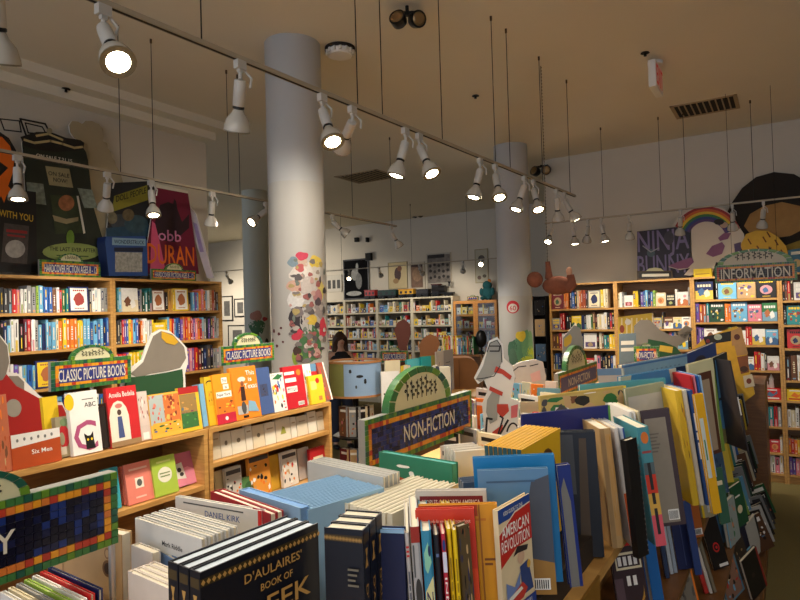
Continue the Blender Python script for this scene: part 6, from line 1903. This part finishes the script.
# nearest part of lower shelves, mostly out of the frame
COLS = [
    ['k', 'b', 's', 'n', 'q', 'e', 'y', 't', 'w', 'b', 'y', 'k', 'c', 'w', 'g', 'x', 'y', 'k', 's', 'd', 'p', 'n', 'e', 'k', 'h', 'g', 'd', 'm', 'k', 'y', 'd', 'x', 'k'],
    ['m', 's', 'r', 'w', 'k', 'u', 'l', 'c', 's', 'j', 'k', 'x', 'e', 'd', 'k', 'j', 's', 'k', 'n', 'd', 'w', 'k', 'v', 'g', 'k', 'm', 'd', 'k', 'x', 'k', 'd', 'j'],
    ['b', 'o', 'n', 's', 'r', 'k', 'x', 'w', 'k', 's', 'd', 'k', 'g', 'v', 'k', 'w', 'd', 'k', 'n', 'm', 's', 'k', 'd', 'j', 'k', 'x', 'd', 'k', 'n', 'k', 'd', 'k'],
]
tn = ['upper aisle shelf', 'middle aisle shelf', 'lowest aisle shelf']
rr = random.Random(5)
for ti, (z, x0, x1) in enumerate(TIERS):
    y = yend[ti]
    i = 6
    while y < 6.05 and i < len(COLS[ti]):
        c = COLS[ti][i]
        h = rr.uniform(0.23, 0.275)
        w = rr.uniform(0.18, 0.23)
        t = rr.uniform(0.012, 0.03)
        phi = rr.uniform(0.2, 0.62)
        roll = -(rr.uniform(0.14, 0.18), rr.uniform(0.22, 0.28), rr.uniform(0.32, 0.4))[ti]
        sd = i * 7 + ti
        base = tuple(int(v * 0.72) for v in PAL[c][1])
        k = sd % 7
        dark = sum(base) < 300
        fg = 'w' if dark else 'k'
        if k == 0:
            art = [('r', fg, .12, .82, .88, .9), ('o', rr.choice('yroct'), .5, .45, .3, .24), ('n', base, .1, .06, .9, .18, ['s', 'h', 'w'], 8, sd)]
        elif k == 1:
            art = [('r', 'w', .55, .04, .92, .13)] + [('r', 'k', .58 + .04 * q, .05, .6 + .04 * q, .12) for q in range(8)] + lines(fg, .1, .8, .5, .85, 7)
        elif k == 2:
            art = [('n', base, .06, .08, .94, .72, ['h', 's', 'k', 'w', 'q', 'u'], 26, sd), ('r', fg, .1, .8, .9, .92)]
        elif k == 3:
            art = [('r', rr.choice('ewhc'), .08, .1, .92, .9), ('n', 's', .16, .2, .84, .6, ['k', 'r', 'g', 'x'], 14, sd)]
        elif k == 4:
            art = [('o', 'r', .4, .36, .2, .13), ('o', base, .4, .36, .14, .09), ('o', 'r', .42, .36, .08, .05), ('r', 'w', .55, .04, .9, .11)]
        elif k == 5:
            art = [('p', rr.choice('gtbxm'), [(0, 0), (1, 0), (1, .5), (.6, .62), (.3, .48), (0, .6)]), ('r', fg, .15, .78, .85, .86), ('o', 'e', .7, .68, .1, .07)]
        else:
            art = [('r', rr.choice('yowc'), 0, .7, 1, .78), ('r', fg, .2, .84, .8, .9), ('n', base, .1, .1, .9, .62, ['k', 'w', 'd', 'o'], 16, sd)]
        # bottom edge: right corner near the shelf lip
        cx = x1 - 0.012 - w / 2 * math.cos(phi) - 0.01
        P = (cx, y, z + 0.002 + w / 2 * math.sin(-roll) + 0.001)
        lab = f"{PAL[c][0]} book tipped back, {nth(i - 5)} beyond the nearest group on the {tn[ti]}"
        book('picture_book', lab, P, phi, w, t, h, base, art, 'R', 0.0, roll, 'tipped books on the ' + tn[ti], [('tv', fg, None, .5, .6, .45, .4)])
        y += t + w * math.sin(phi) * 0.55 + rr.uniform(0.05, 0.10)
        i += 1
# ------------------------------------------------------------ fillers on the island between the signs
rs = random.Random(21)
fill = [
    # px left, py, px right, py, h, colour, words
    ((440, 446), (456, 449), .17, 'w', 'white book on island just behind the middle sign foot'), ((478, 432), (500, 436), .17, 'e', 'cream book behind the cyclist board, lower one'),
    ((500, 416), (520, 419), .18, 'w', 'white book behind the cyclist board, second row'), ((480, 414), (498, 417), .18, 'c', 'light blue book behind the cyclist board'),
    ((492, 404), (515, 407), .19, 'p', 'pink book behind the cyclist board, third row'), ((518, 394), (538, 397), .2, 'w', 'white book left of the farther sign'),
    ((535, 402), (556, 405), .2, 's', 'grey book left below the farther sign'), ((500, 396), (516, 399), .2, 't', 'teal book further back behind the cyclist board'),
    ((474, 398), (490, 400), .19, 'o', 'orange book further back beside the middle sign'), ((540, 392), (556, 394), .22, 'e', 'cream book directly before the farther sign'),
    ((532, 412), (548, 414), .19, 'r', 'red book between cyclist board and navy landscape book'), ((458, 426), (476, 430), .17, 's', 'grey book low behind the middle sign edge'),
    ((476, 388), (492, 390), .21, 'w', 'white book far back on island above the middle sign edge'), ((498, 386), (514, 388), .21, 'y', 'yellow book far back on island'),
    ((520, 385), (536, 387), .22, 'h', 'tan book far back on island left of farther sign'), ((444, 432), (458, 434), .16, 'k', 'black book at the right end of middle sign'),
    ((600, 375), (612, 376), .27, 'w', 'white book right beside the farther sign'), ((598, 386), (610, 388), .25, 'c', 'light blue book below right of farther sign'),
]
for a, b_, h, c, lab in fill:
    nb(lab, a, b_, h, 0.022, c, [('n', c, .06, .1, .94, .7, ['k', 'r', 'b', 'g', 'o', 's'], 12, rs.randrange(999)), ('r', 'k' if c in 'wecyps' else 'w', .15, .8, .85, .9)])
fb = [((512, 383), (519, 384), 'c', 'light blue picture book before the pale board by rear column'), ((521, 382), (530, 383), 'e', 'cream picture book before the pale board by rear column'), ((531, 384), (543, 385), 'o', 'peach picture book before the pale board by rear column'),
      ((545, 381), (556, 382), 'w', 'white picture book left of the farther sign arch')]
for a, b_, c, lab in fb:
    nb(lab, a, b_, .25, .02, c, [('n', c, .05, .1, .95, .9, ['c', 'y', 'g', 'w', 'r'], 14, rs.randrange(999))])

# ---------------- plain cut-out boards on the island
def board_at(name, label, cat, px, py, z, phi, pieces, thick=0.012):
    P = on_z(px, py, z)
    return panel(name, label, cat, P, phi, pieces, thick)


LG = M((150, 150, 144), 0.6, var=0.05)
WH = M((222, 218, 210), 0.6, var=0.03)
RD2 = M((184, 60, 44), 0.6, var=0.05)
bl = lambda pts, w=1.4: ('line', INK, pts, w, 3)


def ring(cx, cy, rx, ry, n=18, a0=0, a1=2 * PI):
    return [(cx + rx * math.cos(a0 + (a1 - a0) * i / n), cy + ry * math.sin(a0 + (a1 - a0) * i / n)) for i in range(n + 1)]


board_at('standee', 'white cut-out board with grey and red patches and a drawn bicycle', 'standee', 495, 462, ZPL, 0.42, [
    ('board_face', [('board', WH, [(474, 462), (472, 446), (476, 434), (484, 428), (482, 404), (488, 390), (484, 380), (478, 384), (474, 378), (480, 366), (486, 352), (489, 341), (497, 337), (503, 344), (504, 358), (512, 366), (515, 376), (511, 398), (520, 402), (518, 424), (521, 436), (518, 462)])]),
    ('grey_patch', [('poly', LG, [(487, 352), (490, 343), (497, 340), (501, 346), (502, 362), (497, 372), (488, 378), (480, 382), (476, 379), (483, 366)], 1), ('poly', LG, [(487, 400), (494, 388), (500, 392), (497, 420), (490, 424), (486, 412)], 1)]),
    ('red_pattern', [('poly', RD2, [(496, 366), (504, 370), (512, 376), (510, 380), (502, 374), (494, 372)], 2), ('poly', RD2, [(490, 386), (503, 392), (502, 396), (489, 390)], 2), ('poly', RD2, [(497, 404), (508, 404), (509, 411), (502, 418), (497, 412)], 2), ('poly', M((200, 100, 104), 0.6), [(511, 406), (518, 404), (517, 417), (511, 418)], 2), ('poly', RD2, [(492, 432), (503, 424), (502, 430), (496, 440)], 2)]),
    ('bicycle_drawing', [bl(ring(479, 449, 7, 15), 1.6), bl(ring(513, 440, 7, 17, 18, -2.6, 1.2), 1.6), bl([(480, 450), (486, 432), (496, 441), (508, 420)], 2), bl([(486, 432), (487, 418), (492, 419)], 2), bl([(496, 441), (503, 418), (500, 416)], 1.6), bl([(496, 441), (512, 434)], 1.4), bl(ring(480, 434, 6, 3, 8, PI, 2 * PI), 1.6)]),
    ('ink_outline', [bl([(487, 352), (490, 343), (497, 340), (501, 346), (502, 362)], .8), bl([(476, 379), (484, 378), (494, 376), (500, 366)], .8), bl([(489, 346), (500, 346), (499, 351), (490, 351)], 1.2)]),
])
YPT = M((214, 176, 60), 0.6, var=0.05)
P = on_x(572, 390, -1.36)
panel('standee', 'tall plain grey cut-out board with a yellow patch behind farther sign', 'standee', (P.x, P.y, ZPL), 0.5, [
    ('board_face', [('board', LG, [(562, 400), (563, 338), (568, 332), (574, 325), (580, 328), (583, 340), (583, 400)], CARD)]),
    ('yellow_patch', [('poly', YPT, [(564, 339), (570, 334), (572, 337), (571, 343), (566, 347), (564, 346)], 1)])])
P = on_x(527, 392, -1.47)
panel('standee', 'pale grey cut-out board low beside the rear column', 'standee', (P.x, P.y, ZPL), 0.4, [
    ('board_face', [('board', M((190, 184, 176), 0.6, var=0.08, scale=20), [(500, 404), (500, 378), (508, 368), (520, 362), (534, 359), (543, 362), (546, 376), (546, 404)])]),
    ('patches', [('poly', M((214, 170, 164), 0.6), [(530, 374), (540, 370), (541, 380), (532, 382)], 1), ('line', INK, [(512, 372), (518, 367), (526, 366)], 1, 2), ('line', INK, [(530, 366), (538, 364)], 1, 2), ('poly', M((150, 150, 146), 0.6), [(502, 384), (510, 374), (516, 378), (508, 392)], 1)])])
# far end group, y about 6
PE = on_y(655, 360, 6.05)
panel('standee', 'plain grey and green cut-out board at the far end of island', 'standee', (PE.x, 6.05, ZPL), 0.25, [
    ('board_face', [('board', GREYB, [(634, 380), (634, 326), (640, 320), (650, 320), (660, 330), (672, 336), (682, 334), (690, 330), (688, 340), (678, 346), (678, 380)])]),
    ('green_patch', [('poly', GREENB, [(648, 339), (664, 342), (676, 347), (682, 354), (680, 380), (648, 380)], 1)]), ('grey_panel', [('board', M((120, 112, 98), 0.6, var=0.08), [(677, 333), (686, 325), (693, 329), (685, 339)])]),
    ('yellow_card', [('poly', M((204, 170, 60), 0.6), [(660, 345), (673, 347), (672, 353), (659, 351)], 3)])])
PE2 = on_y(632, 360, 6.25)
panel('display_board', 'yellow striped board behind the grey and green cut-out', 'board', (PE2.x, 6.25, ZPL), 0.1, [
    ('board_face', [('board', M((206, 170, 60), 0.6, var=0.06), [(618, 380), (618, 317), (652, 313), (654, 380)])]),
    ('stripes', [('poly', M((224, 206, 150), 0.6), [(621 + 5 * i, 318), (622.5 + 5 * i, 318), (622.5 + 5 * i, 334), (621 + 5 * i, 334)], 1) for i in range(6)] + [('ell', M((150, 70, 50), 0.6), 622, 329, 2.4, 4, 2), ('ell', M((220, 214, 200), 0.6), 628, 322, 3, 3, 2)])])
panel('display_card', 'slate card with pale lettering left of the small far sign', 'sign', (on_y(628, 360, 5.9).x, 5.9, ZPL), 0.2, [
    ('card', [('board', M((96, 110, 116), 0.6, var=0.1), [(619, 380), (619, 334), (636, 333), (637, 380)])]), ('pale_lines', [('poly', OFFW, [(621, 341), (634, 340.5), (634, 344.5), (621, 345)], 1), ('poly', OFFW, [(621, 348), (635, 347.5), (635, 351), (621, 351.5)], 1)])])
small_sign('tiny arched tiled sign at the far end of the island', None, 0, 0, 0, 0.16, 'NON-FICTION', None, 25, base=(on_y(634, 360, 5.75).x, 5.75, 1.42), phi=0.15, L=0.21, th=0.36)
for c in list(bpy.data.objects):
    if c.get('label') == 'tiny arched tiled sign at the far end of the island':
        MB().tube([(0.1, 0.012, -0.169), (0.1, 0.012, 0.0)], 0.006, M((190, 190, 186), 0.3, 0.6, var=0.02), 8).build('post', c)
# brown end unit beyond the island
A, B = on_y(738, 430, 6.42), on_y(766.5, 430, 6.42)
zt = on_y(752, 384, 6.42).z
e = empty('display_counter', ((A.x + B.x) / 2, 6.42, 0), 'plain brown laminate end unit beyond the island on the aisle', 'counter')
W = B.x - A.x
MB().box(-W / 2 - 0.5, 0, 0.06, W / 2, 0.75, zt, WOODD).build('body', e)
MB().box(-W / 2 - 0.5, 0.02, 0, W / 2 - 0.02, 0.73, 0.06, BLACKM).build('plinth', e)
# hanging strip of yellow kraft cards in front of the end unit
KY, KT = M((206, 160, 44), 0.6, var=0.12, scale=20), M((176, 134, 84), 0.6, var=0.1)
PK_ = on_y(724, 400, 6.385)
panel('hanging_board', 'tilted yellow and black board of small pictures over the far aisle shelf', 'board', (PK_.x, 6.385, ZPL - 0.31), 0.0, [
    ('board_face', [('board', KY, [(690, 352), (704, 338), (736, 326), (742, 330), (750, 372), (755, 394), (732, 424), (730, 412), (726, 380), (718, 356), (700, 360)])]),
    ('black_panel', [('poly', M((26, 26, 24), 0.5, var=0.1), [(703, 337), (731, 331), (731, 341), (706, 345)], 1), ('ell', M((170, 180, 160), 0.6, var=0.3), 718, 337, 4, 3, 2), ('ell', M((120, 40, 40), 0.6), 708, 341, 2, 2, 2)]),
    ('tan_cards', [('poly', KT, [(731, 331), (741, 327), (744, 342), (732, 346)], 1), ('ell', M((90, 50, 40), 0.6), 737, 337, 3, 3, 2), ('poly', KT, [(734, 344), (745, 342), (748, 354), (737, 356)], 1), ('poly', M((130, 76, 44), 0.6, var=0.2), [(737, 357), (748, 355), (749, 372), (741, 374)], 1), ('ell', M((70, 44, 30), 0.6), 744, 369, 4, 3, 2)]),
    ('white_card', [('poly', M((206, 190, 160), 0.6), [(743, 376), (752, 374), (755, 386), (745, 388)], 3), ('ell', M((120, 60, 40), 0.6), 749, 381, 2.6, 2.8, 4)]),
])

# ---------------- middle distance: spinner, low case, podium, shelf
SPX = Vector((-3.02, 4.05, 0))
dS = (Vector((SPX.x, SPX.y, 1.5)) - CAMP).dot(fw)
ztp = at(352, 361, dS).z
zbt = at(352, 394, dS).z
RS = 26.5 * dS / F
e = empty('book_spinner', SPX, 'revolving book rack topped by a blue and olive printed drum', 'book rack')
b = MB()
n = 40
for c, a0, a1 in ((M((150, 180, 214), 0.5, var=0.03), -1.35, 0.45), (M((134, 136, 76), 0.5, var=0.05), 0.45 - PI - 1.3, -1.35), (M((170, 120, 70), 0.5), 0.45, 0.45 + 2 * PI - 1.8 - PI + 0.04 - 0.0)):
    k = 20
    vs = [(RS * math.cos(a0 + (a1 - a0) * i / k), RS * math.sin(a0 + (a1 - a0) * i / k), z) for i in range(k + 1) for z in (zbt, ztp)]
    b.add(vs, [(2 * i, 2 * i + 2, 2 * i + 3, 2 * i + 1) for i in range(k)], c)
    vs2 = [((RS - .006) * math.cos(a0 + (a1 - a0) * i / k), (RS - .006) * math.sin(a0 + (a1 - a0) * i / k), z) for i in range(k + 1) for z in (zbt, ztp)]
    b.add(vs2, [(2 * i, 2 * i + 1, 2 * i + 3, 2 * i + 2) for i in range(k)], CARD)
b.build('printed_drum', e)
WR = M((186, 130, 80), 0.5, var=0.05)
for z in (ztp, zbt):
    MB().lathe([(RS - .012, z - .008), (RS + .008, z - .008), (RS + .008, z + .008), (RS - .012, z + .008), (RS - .012, z - .008)], WR, 40, cap=False).build('rim', e)
MB().lathe([(RS - .012, ztp - .02), (.001, ztp - .02)], CARD, 40, cap=False).build('drum_lid', e)
# black brush marks on the blue side
b = MB()
def drum_dot(px, py, rx, ry):
    th = -0.9 + (px - 364) / 26.5 * 0.9
    z = zbt + (394 - py) / 33 * (ztp - zbt)
    R = RS + 0.002
    b.add([(R * math.cos(th + rx * math.cos(2 * PI * i / 12) * (1 + .2 * math.sin(3 * i))), R * math.sin(th + rx * math.cos(2 * PI * i / 12) * (1 + .2 * math.sin(3 * i))), z + ry * math.sin(2 * PI * i / 12)) for i in range(12)], [tuple(range(12))], INK)
for q in ((358, 369, .05, .016), (368, 374, .13, .012), (374, 379, .05, .022), (364, 384, .03, .014)):
    drum_dot(*q)
b.build('brush_marks', e)
MB().tube([(0, 0, .04), (0, 0, zbt)], .025, BLACKM, 12).build('pole', e)
MB().lathe([(.26, 0), (.26, .03), (.05, .05)], BLACKM, 28).build('base', e)
b = MB()
for z in (zbt - .34, zbt - .68, zbt - 1.02):
    b.lathe([(.05, z), (.2, z), (.2, z + .012), (.05, z + .012)], BLACKM, 8)
b.build('rack_tray', e)
k = 0
for ti, z in enumerate((zbt - .34, zbt - .68)):
    for j, a in enumerate((-1.75, -1.1, -.5, .1)):
        dirv = Vector((math.cos(a), math.sin(a), 0))
        P = SPX + dirv * 0.135 + Vector((0, 0, z + .0135))
        c = ['x', 's', 'k', 'e', 'm', 'h', 'u', 'q'][k]
        book('picture_book', f"{PAL[c][0]} book in the {'upper' if ti == 0 else 'lower'} tier of revolving rack, {nth(j + 1)} from left", P, a + PI / 2, .12, .05, .24, c, [('n', c, .05, .05, .95, .75, ['k', 'h', 'w', 'q', 'p'], 10, 60 + k), ('r', 'w', .15, .82, .85, .9)], lean=0.0)
        k += 1
# low case with turquoise books
TB = empty('display_table', (-2.72, 4.8, 0), 'low oak display table holding turquoise books behind the revolving rack', 'table', 0.5)
MB().box(-.42, -.2, 1.17, .62, .3, 1.2, WOOD).build('table_top', TB)
MB().box(-.40, -.18, .05, .60, .28, 1.17, WOODD).build('body', TB)
MB().box(-.38, -.16, 0, .58, .26, .05, BLACKM).build('plinth', TB)
tb = [((381, 372), (399, 371), .30, 'w', 'white picture book with small grey prints by revolving rack', .02), ((385, 361), (400, 360), .36, 'e', 'pale book behind the white one with grey prints', .02), ((400.5, 366), (403.5, 366), .33, 'y', 'yellow slim book left of the turquoise ones', .1), ((404, 366), (407, 366), .32, 'v', 'purple slim book left of the turquoise ones', .1),
      ((407, 360), (420, 358), .35, (84, 190, 200), 'turquoise book with orange foot, left of two', .02), ((421, 357), (431, 356), .36, (44, 160, 160), 'deep turquoise book, right of two', .02), ((432, 366), (435, 366), .3, 'w', 'white slim book right of turquoise ones', .1), ((435.5, 366), (439, 367), .3, 'n', 'navy slim book right of turquoise ones', .1)]
for a, b_, h, c, lab, t in tb:
    art = [('n', c, .1, .3, .9, .8, ['s', 'k', 'd'], 8, 70)] if lab.startswith('white pic') else [('o', 'o', .5, .1, .4, .08), ('r', 'w', .2, .7, .8, .76)] if 'orange foot' in lab else []
    nb(lab, a, b_, h, t, c, art, zb=1.201)
nb('open white book with grey sketches standing beside brown podium', (436, 352), (453, 349), .38, .012, (206, 202, 196), [('r', (160, 160, 162), .42, 0, 1, 1), ('n', (206, 202, 196), .05, .4, .4, .9, ['s', 'd', 'h'], 9, 71)] + [('r', 'd', .55, .3 + .13 * i, .8, .32 + .13 * i) for i in range(4)], zb=1.201)
# plain brown hand-like and round boards stay generic
BRN, BRN2 = M((96, 46, 32), 0.6, var=0.06), M((150, 96, 54), 0.6, var=0.05)
Pt = on_y(402, 360, 5.25)
panel('standee', 'plain dark brown cut-out board rising behind turquoise books', 'standee', (Pt.x, 5.25, 1.2), 0.45, [('board_face', [('board', BRN, [(395, 400), (398, 344), (394, 330), (398, 322), (404, 319), (410, 324), (411, 334), (407, 346), (412, 400)])])])
Pt = on_y(430, 360, 5.4)
panel('standee', 'plain tan rounded cut-out board above the white open book', 'standee', (Pt.x, 5.4, 1.2), 0.45, [
    ('board_face', [('board', BRN2, [(419, 400), (420, 352), (419, 345), (423, 338), (430, 334), (438, 337), (440, 344), (436, 354), (438, 400)])]), ('olive_patch', [('poly', M((150, 140, 60), 0.6), [(421, 356), (437, 355), (438, 372), (420, 372)], 1)])])
small_sign('small arched tiled sign before the dark brown cut-out board', None, 0, 0, 0, 0.11, 'CLASSIC PICTURE BOOKS', None, 15, base=(on_y(381, 357, 4.95).x, 4.95, 1.46), phi=0.35, L=0.27)
for c in list(bpy.data.objects):
    if c.get('label') == 'small arched tiled sign before the dark brown cut-out board':
        MB().tube([(0.13, 0.012, -0.26), (0.13, 0.012, 0.0)], 0.006, M((190, 190, 186), 0.3, 0.6, var=0.02), 8).build('post', c)
CB = M((136, 88, 44), 0.7, var=0.08, scale=8)
P = at(459, 358, 6.3)
e = empty('podium', (P.x, P.y, 0), 'brown rounded podium box between table and rear column', 'podium', 0.5)
b = MB()
w_, z_ = .2, P.z
b.prism([(-w_, 0.0), (w_, 0.0), (w_, z_ - .12)] + [(w_ - .12 + .12 * math.cos(a), z_ - .12 + .12 * math.sin(a)) for a in (PI / 8, PI / 4, 3 * PI / 8)] + [(w_ - .12, z_), (-w_, z_)], -.02, .3, CB)
b.build('podium_body', e)
MB().box(-.004, -.0215, .05, .0, -.0201, z_ - .02, M((90, 56, 28), 0.7)).build('seam', e)
# shelf of bright books before the rear column
xa, xb_ = at(438, 356, 8.2), at(487, 352, 8.0)
e = case('low_bookcase', 'low dark bookcase with a row of bright books on top, left of rear column', (xa.x, 7.25, 0), 0, xb_.x - xa.x - .02, .3, 1.36, [1.05, .75, .4, .1], wd=WOODD, bk=WOODB)
row('hardcover_book', 'hardcover', 'low dark bookcase left of rear column', 'top', (xa.x + .02, 7.25, 1.361), 0, xb_.x - xa.x - .16, 'eyloyorweyrywbcxtktrxgkg', hr=(.2, .25), wr=(.15, .18), tr=(.018, .03), group='bright hardcovers on the low dark bookcase')
P = at(481, 342, 8.05)
e = empty('table_globe', (P.x, 7.38, 1.361), 'black rounded lamp-like object at end of the bright book row', 'ornament')
MB().lathe([(.05, 0), (.05, .02), (.015, .04), (.015, .09)], BLACKM, 16).build('foot', e)
MB().sphere((0, 0, .2), (.075, .075, .12), BLACKM, 16, 12).build('dome', e, smooth=True)
# dark magazine tower beside the right wall corner
A, B = on_y(534, 350, 7.62), on_y(547, 350, 7.62)
e = empty('magazine_rack', ((A.x + B.x) / 2, 7.62, 0), 'tall narrow black rack beside the first right bookcase', 'rack')
W = B.x - A.x
b = MB()
for x in (-W / 2, W / 2 - .012):
    b.box(x, 0, 0, x + .012, .25, 2.1, BLACKM)
b.box(-W / 2, .235, 0, W / 2, .25, 2.1, BLACKM)
b.build('frame', e)
for i, z in enumerate((.3, .62, .94, 1.26, 1.58, 1.86)):
    MB().box(-W / 2 + .012, 0.01, z - .012, W / 2 - .012, .235, z, BLACKM).build('rack_shelf', e)
Lm = e.location
for i, (z, c) in enumerate(((.94, 'd'), (1.26, 'u'), (1.58, 'h'), (1.86, 'k'))):
    book('picture_book', f"{PAL[c][0]} book in the narrow black rack, {nth(4 - i)} from the top", (Lm.x, 7.63, z + .001), 0, W - .04, .06, .22 if i < 3 else .19, c, [('n', c, .1, .2, .9, .9, ['k', 'h', 'b', 's'], 8, 90 + i)])

# ------------------------------------------------------------ the woman behind the revolving rack
SKIN = M((206, 160, 132), 0.55, var=0.03)
HAIR = M((62, 40, 28), 0.5, var=0.25, scale=60)
TOPM = M((24, 24, 28), 0.8, var=0.1)
JEAN = M((40, 46, 66), 0.8, var=0.1)


def skin_body(parent):
    V, E, R = [], [], []

    def v(p, r, par=None):
        V.append(p)
        R.append(r if isinstance(r, tuple) else (r, r))
        if par is not None:
            E.append((par, len(V) - 1))
        return len(V) - 1
    pel = v((0, 0, .92), (.15, .105))
    ab = v((0, 0, 1.06), (.125, .09), pel)
    ch = v((0, -.005, 1.22), (.145, .10), ab)
    up = v((0, 0, 1.34), (.12, .075), ch)
    nk = v((0, -.005, 1.42), .05, up)
    n2 = v((0, -.012, 1.47), .047, nk)
    hd = v((0, -.03, 1.54), (.068, .08), n2)
    h2 = v((0, -.03, 1.60), (.07, .085), hd)
    v((0, -.025, 1.655), (.05, .06), h2)
    for s in (-1, 1):
        sh = v((s * .155, .005, 1.36), .052, up)
        el = v((s * .225, .03, 1.10), .04, sh)
        wr = v((s * .19, -.14, .96), .026, el)
        pm = v((s * .17, -.20, .93), (.038, .018), wr)
        for k, (dx, L) in enumerate(((-.027, .066), (-.009, .075), (.009, .07), (.026, .055))):
            a = v((s * .165 + dx, -.245, .915), .0095, pm)
            b = v((s * .162 + dx, -.245 - L * .45, .9), .009, a)
            v((s * .16 + dx, -.245 - L * .7, .875), .008, b)
        t0 = v((s * .17 - s * .04, -.215, .94), .011, pm)
        v((s * .17 - s * .055, -.245, .935), .0095, t0)
        hp = v((s * .085, 0, .86), .092, pel)
        kn = v((s * .095, -.01, .48), .058, hp)
        an = v((s * .1, .02, .09), .038, kn)
        v((s * .105, -.05, .045), (.04, .03), an)
        v((s * .11, -.13, .03), (.038, .022), len(V) - 1)
    me = bpy.data.meshes.new('body')
    me.from_pydata(V, E, [])
    ob = bpy.data.objects.new('body', me)
    COL.objects.link(ob)
    md = ob.modifiers.new('skin', 'SKIN')
    sl = me.skin_vertices[0].data
    for i, r in enumerate(R):
        sl[i].radius = r
    sl[0].use_root = True
    ob.modifiers.new('sub', 'SUBSURF').levels = 1
    ob.modifiers['sub'].render_levels = 1
    dg = bpy.context.evaluated_depsgraph_get()
    nm = bpy.data.meshes.new_from_object(ob.evaluated_get(dg))
    bpy.data.objects.remove(ob)
    # nose and brow pulled out of the face
    for p in nm.vertices:
        if p.co.y < -.09 and 1.53 < p.co.z < 1.60 and abs(p.co.x) < .02:
            p.co.y -= .012
    nm.materials.clear()
    nm.materials.append(SKIN)
    nm.polygons.foreach_set('use_smooth', [True] * len(nm.polygons))
    o = bpy.data.objects.new('body', nm)
    COL.objects.link(o)
    o.parent = parent
    return o


Pw = at(340, 345, 8.9)
wo = empty('person', (Pw.x, Pw.y, 0), 'person with long brown hair and black sleeveless top behind revolving rack', 'person', 0.95)
skin_body(wo)
hb = MB()
prof = []
n, rings = 20, 12
vs, fs = [], []
for i in range(rings + 1):
    f = i / rings
    z = 1.69 - f * .40
    for k in range(n):
        a = 2 * PI * k / n
        r = .02 + .085 * math.sin(min(1, f * 3.2) * PI / 2) + (.012 * f)
        open_ = max(0, math.cos(a + PI / 2))      # towards -Y, the face
        y = -.015 + .02 * f + r * math.sin(a) * 1.08
        x = r * math.cos(a) * (1.0 + .1 * f)
        if f > .25:
            y += open_ ** 2 * .10 * min(1, (f - .25) * 4)
        vs.append((x, y, z + .006 * math.sin(5 * a)))
for i in range(rings):
    for k in range(n):
        fs.append((i * n + k, (i + 1) * n + k, (i + 1) * n + (k + 1) % n, i * n + (k + 1) % n))
fs.append(tuple(range(n)))
hb.add(vs, fs, HAIR)
hb.build('hair', wo, smooth=True)
b = MB()
for s in (-1, 1):
    b.sphere((s * .028, -.112, 1.578), (.011, .005, .007), M((30, 22, 20), 0.3, var=0), 10, 6)
b.build('eyes', wo)
MB().sphere((0, -.113, 1.522), (.02, .006, .006), M((160, 84, 80), 0.5, var=0), 10, 6).build('mouth', wo)
b = MB()
b.add([], [], TOPM)
def tube_body(secs, m, nseg=24):
    vs, fs = [], []
    for (z, rx, ry, y0) in secs:
        for k in range(nseg):
            a = 2 * PI * k / nseg
            vs.append((rx * math.cos(a), y0 + ry * math.sin(a), z))
    for i in range(len(secs) - 1):
        for k in range(nseg):
            fs.append((i * nseg + k, i * nseg + (k + 1) % nseg, (i + 1) * nseg + (k + 1) % nseg, (i + 1) * nseg + k))
    return MB().add(vs, fs, m)
tube_body([(.86, .185, .14, 0), (.95, .172, .132, 0), (1.06, .148, .118, 0), (1.2, .168, .126, -.005), (1.3, .165, .112, 0), (1.37, .125, .085, 0), (1.40, .085, .065, 0)], TOPM).build('black_top', wo, smooth=True)
for s in (-1, 1):
    vs = MB()
    vs.tube([(s * .085, 0, .90), (s * .09, -.005, .68), (s * .095, -.01, .48), (s * .1, .015, .1)], [.108, .088, .072, .06], JEAN, 14)
    vs.build('trouser_leg', wo, smooth=True)
    MB().sphere((s * .11, -.06, .037), (.048, .13, .036), BLACKM, 12, 8).build('shoe', wo, smooth=True)
# ------------------------------------------------------------------ ambient fill light added through the open near side / view
w = bpy.data.worlds.new('world')
SC.world = w
w.use_nodes = True
bg = w.node_tree.nodes['Background']
bg.inputs[0].default_value = (0.75, 0.82, 1.0, 1)
bg.inputs[1].default_value = WORLD_STRENGTH
SC.view_settings.view_transform = 'Standard'
SC.view_settings.look = 'None'
SC.view_settings.gamma = 1
SC.view_settings.exposure = EXPOSURE
SC.cycles.use_denoising = True
SC.cycles.max_bounces = 6
SC.cycles.diffuse_bounces = 4
SC.cycles.sample_clamp_indirect = 4
SC.cycles.caustics_reflective = False
SC.cycles.caustics_refractive = False
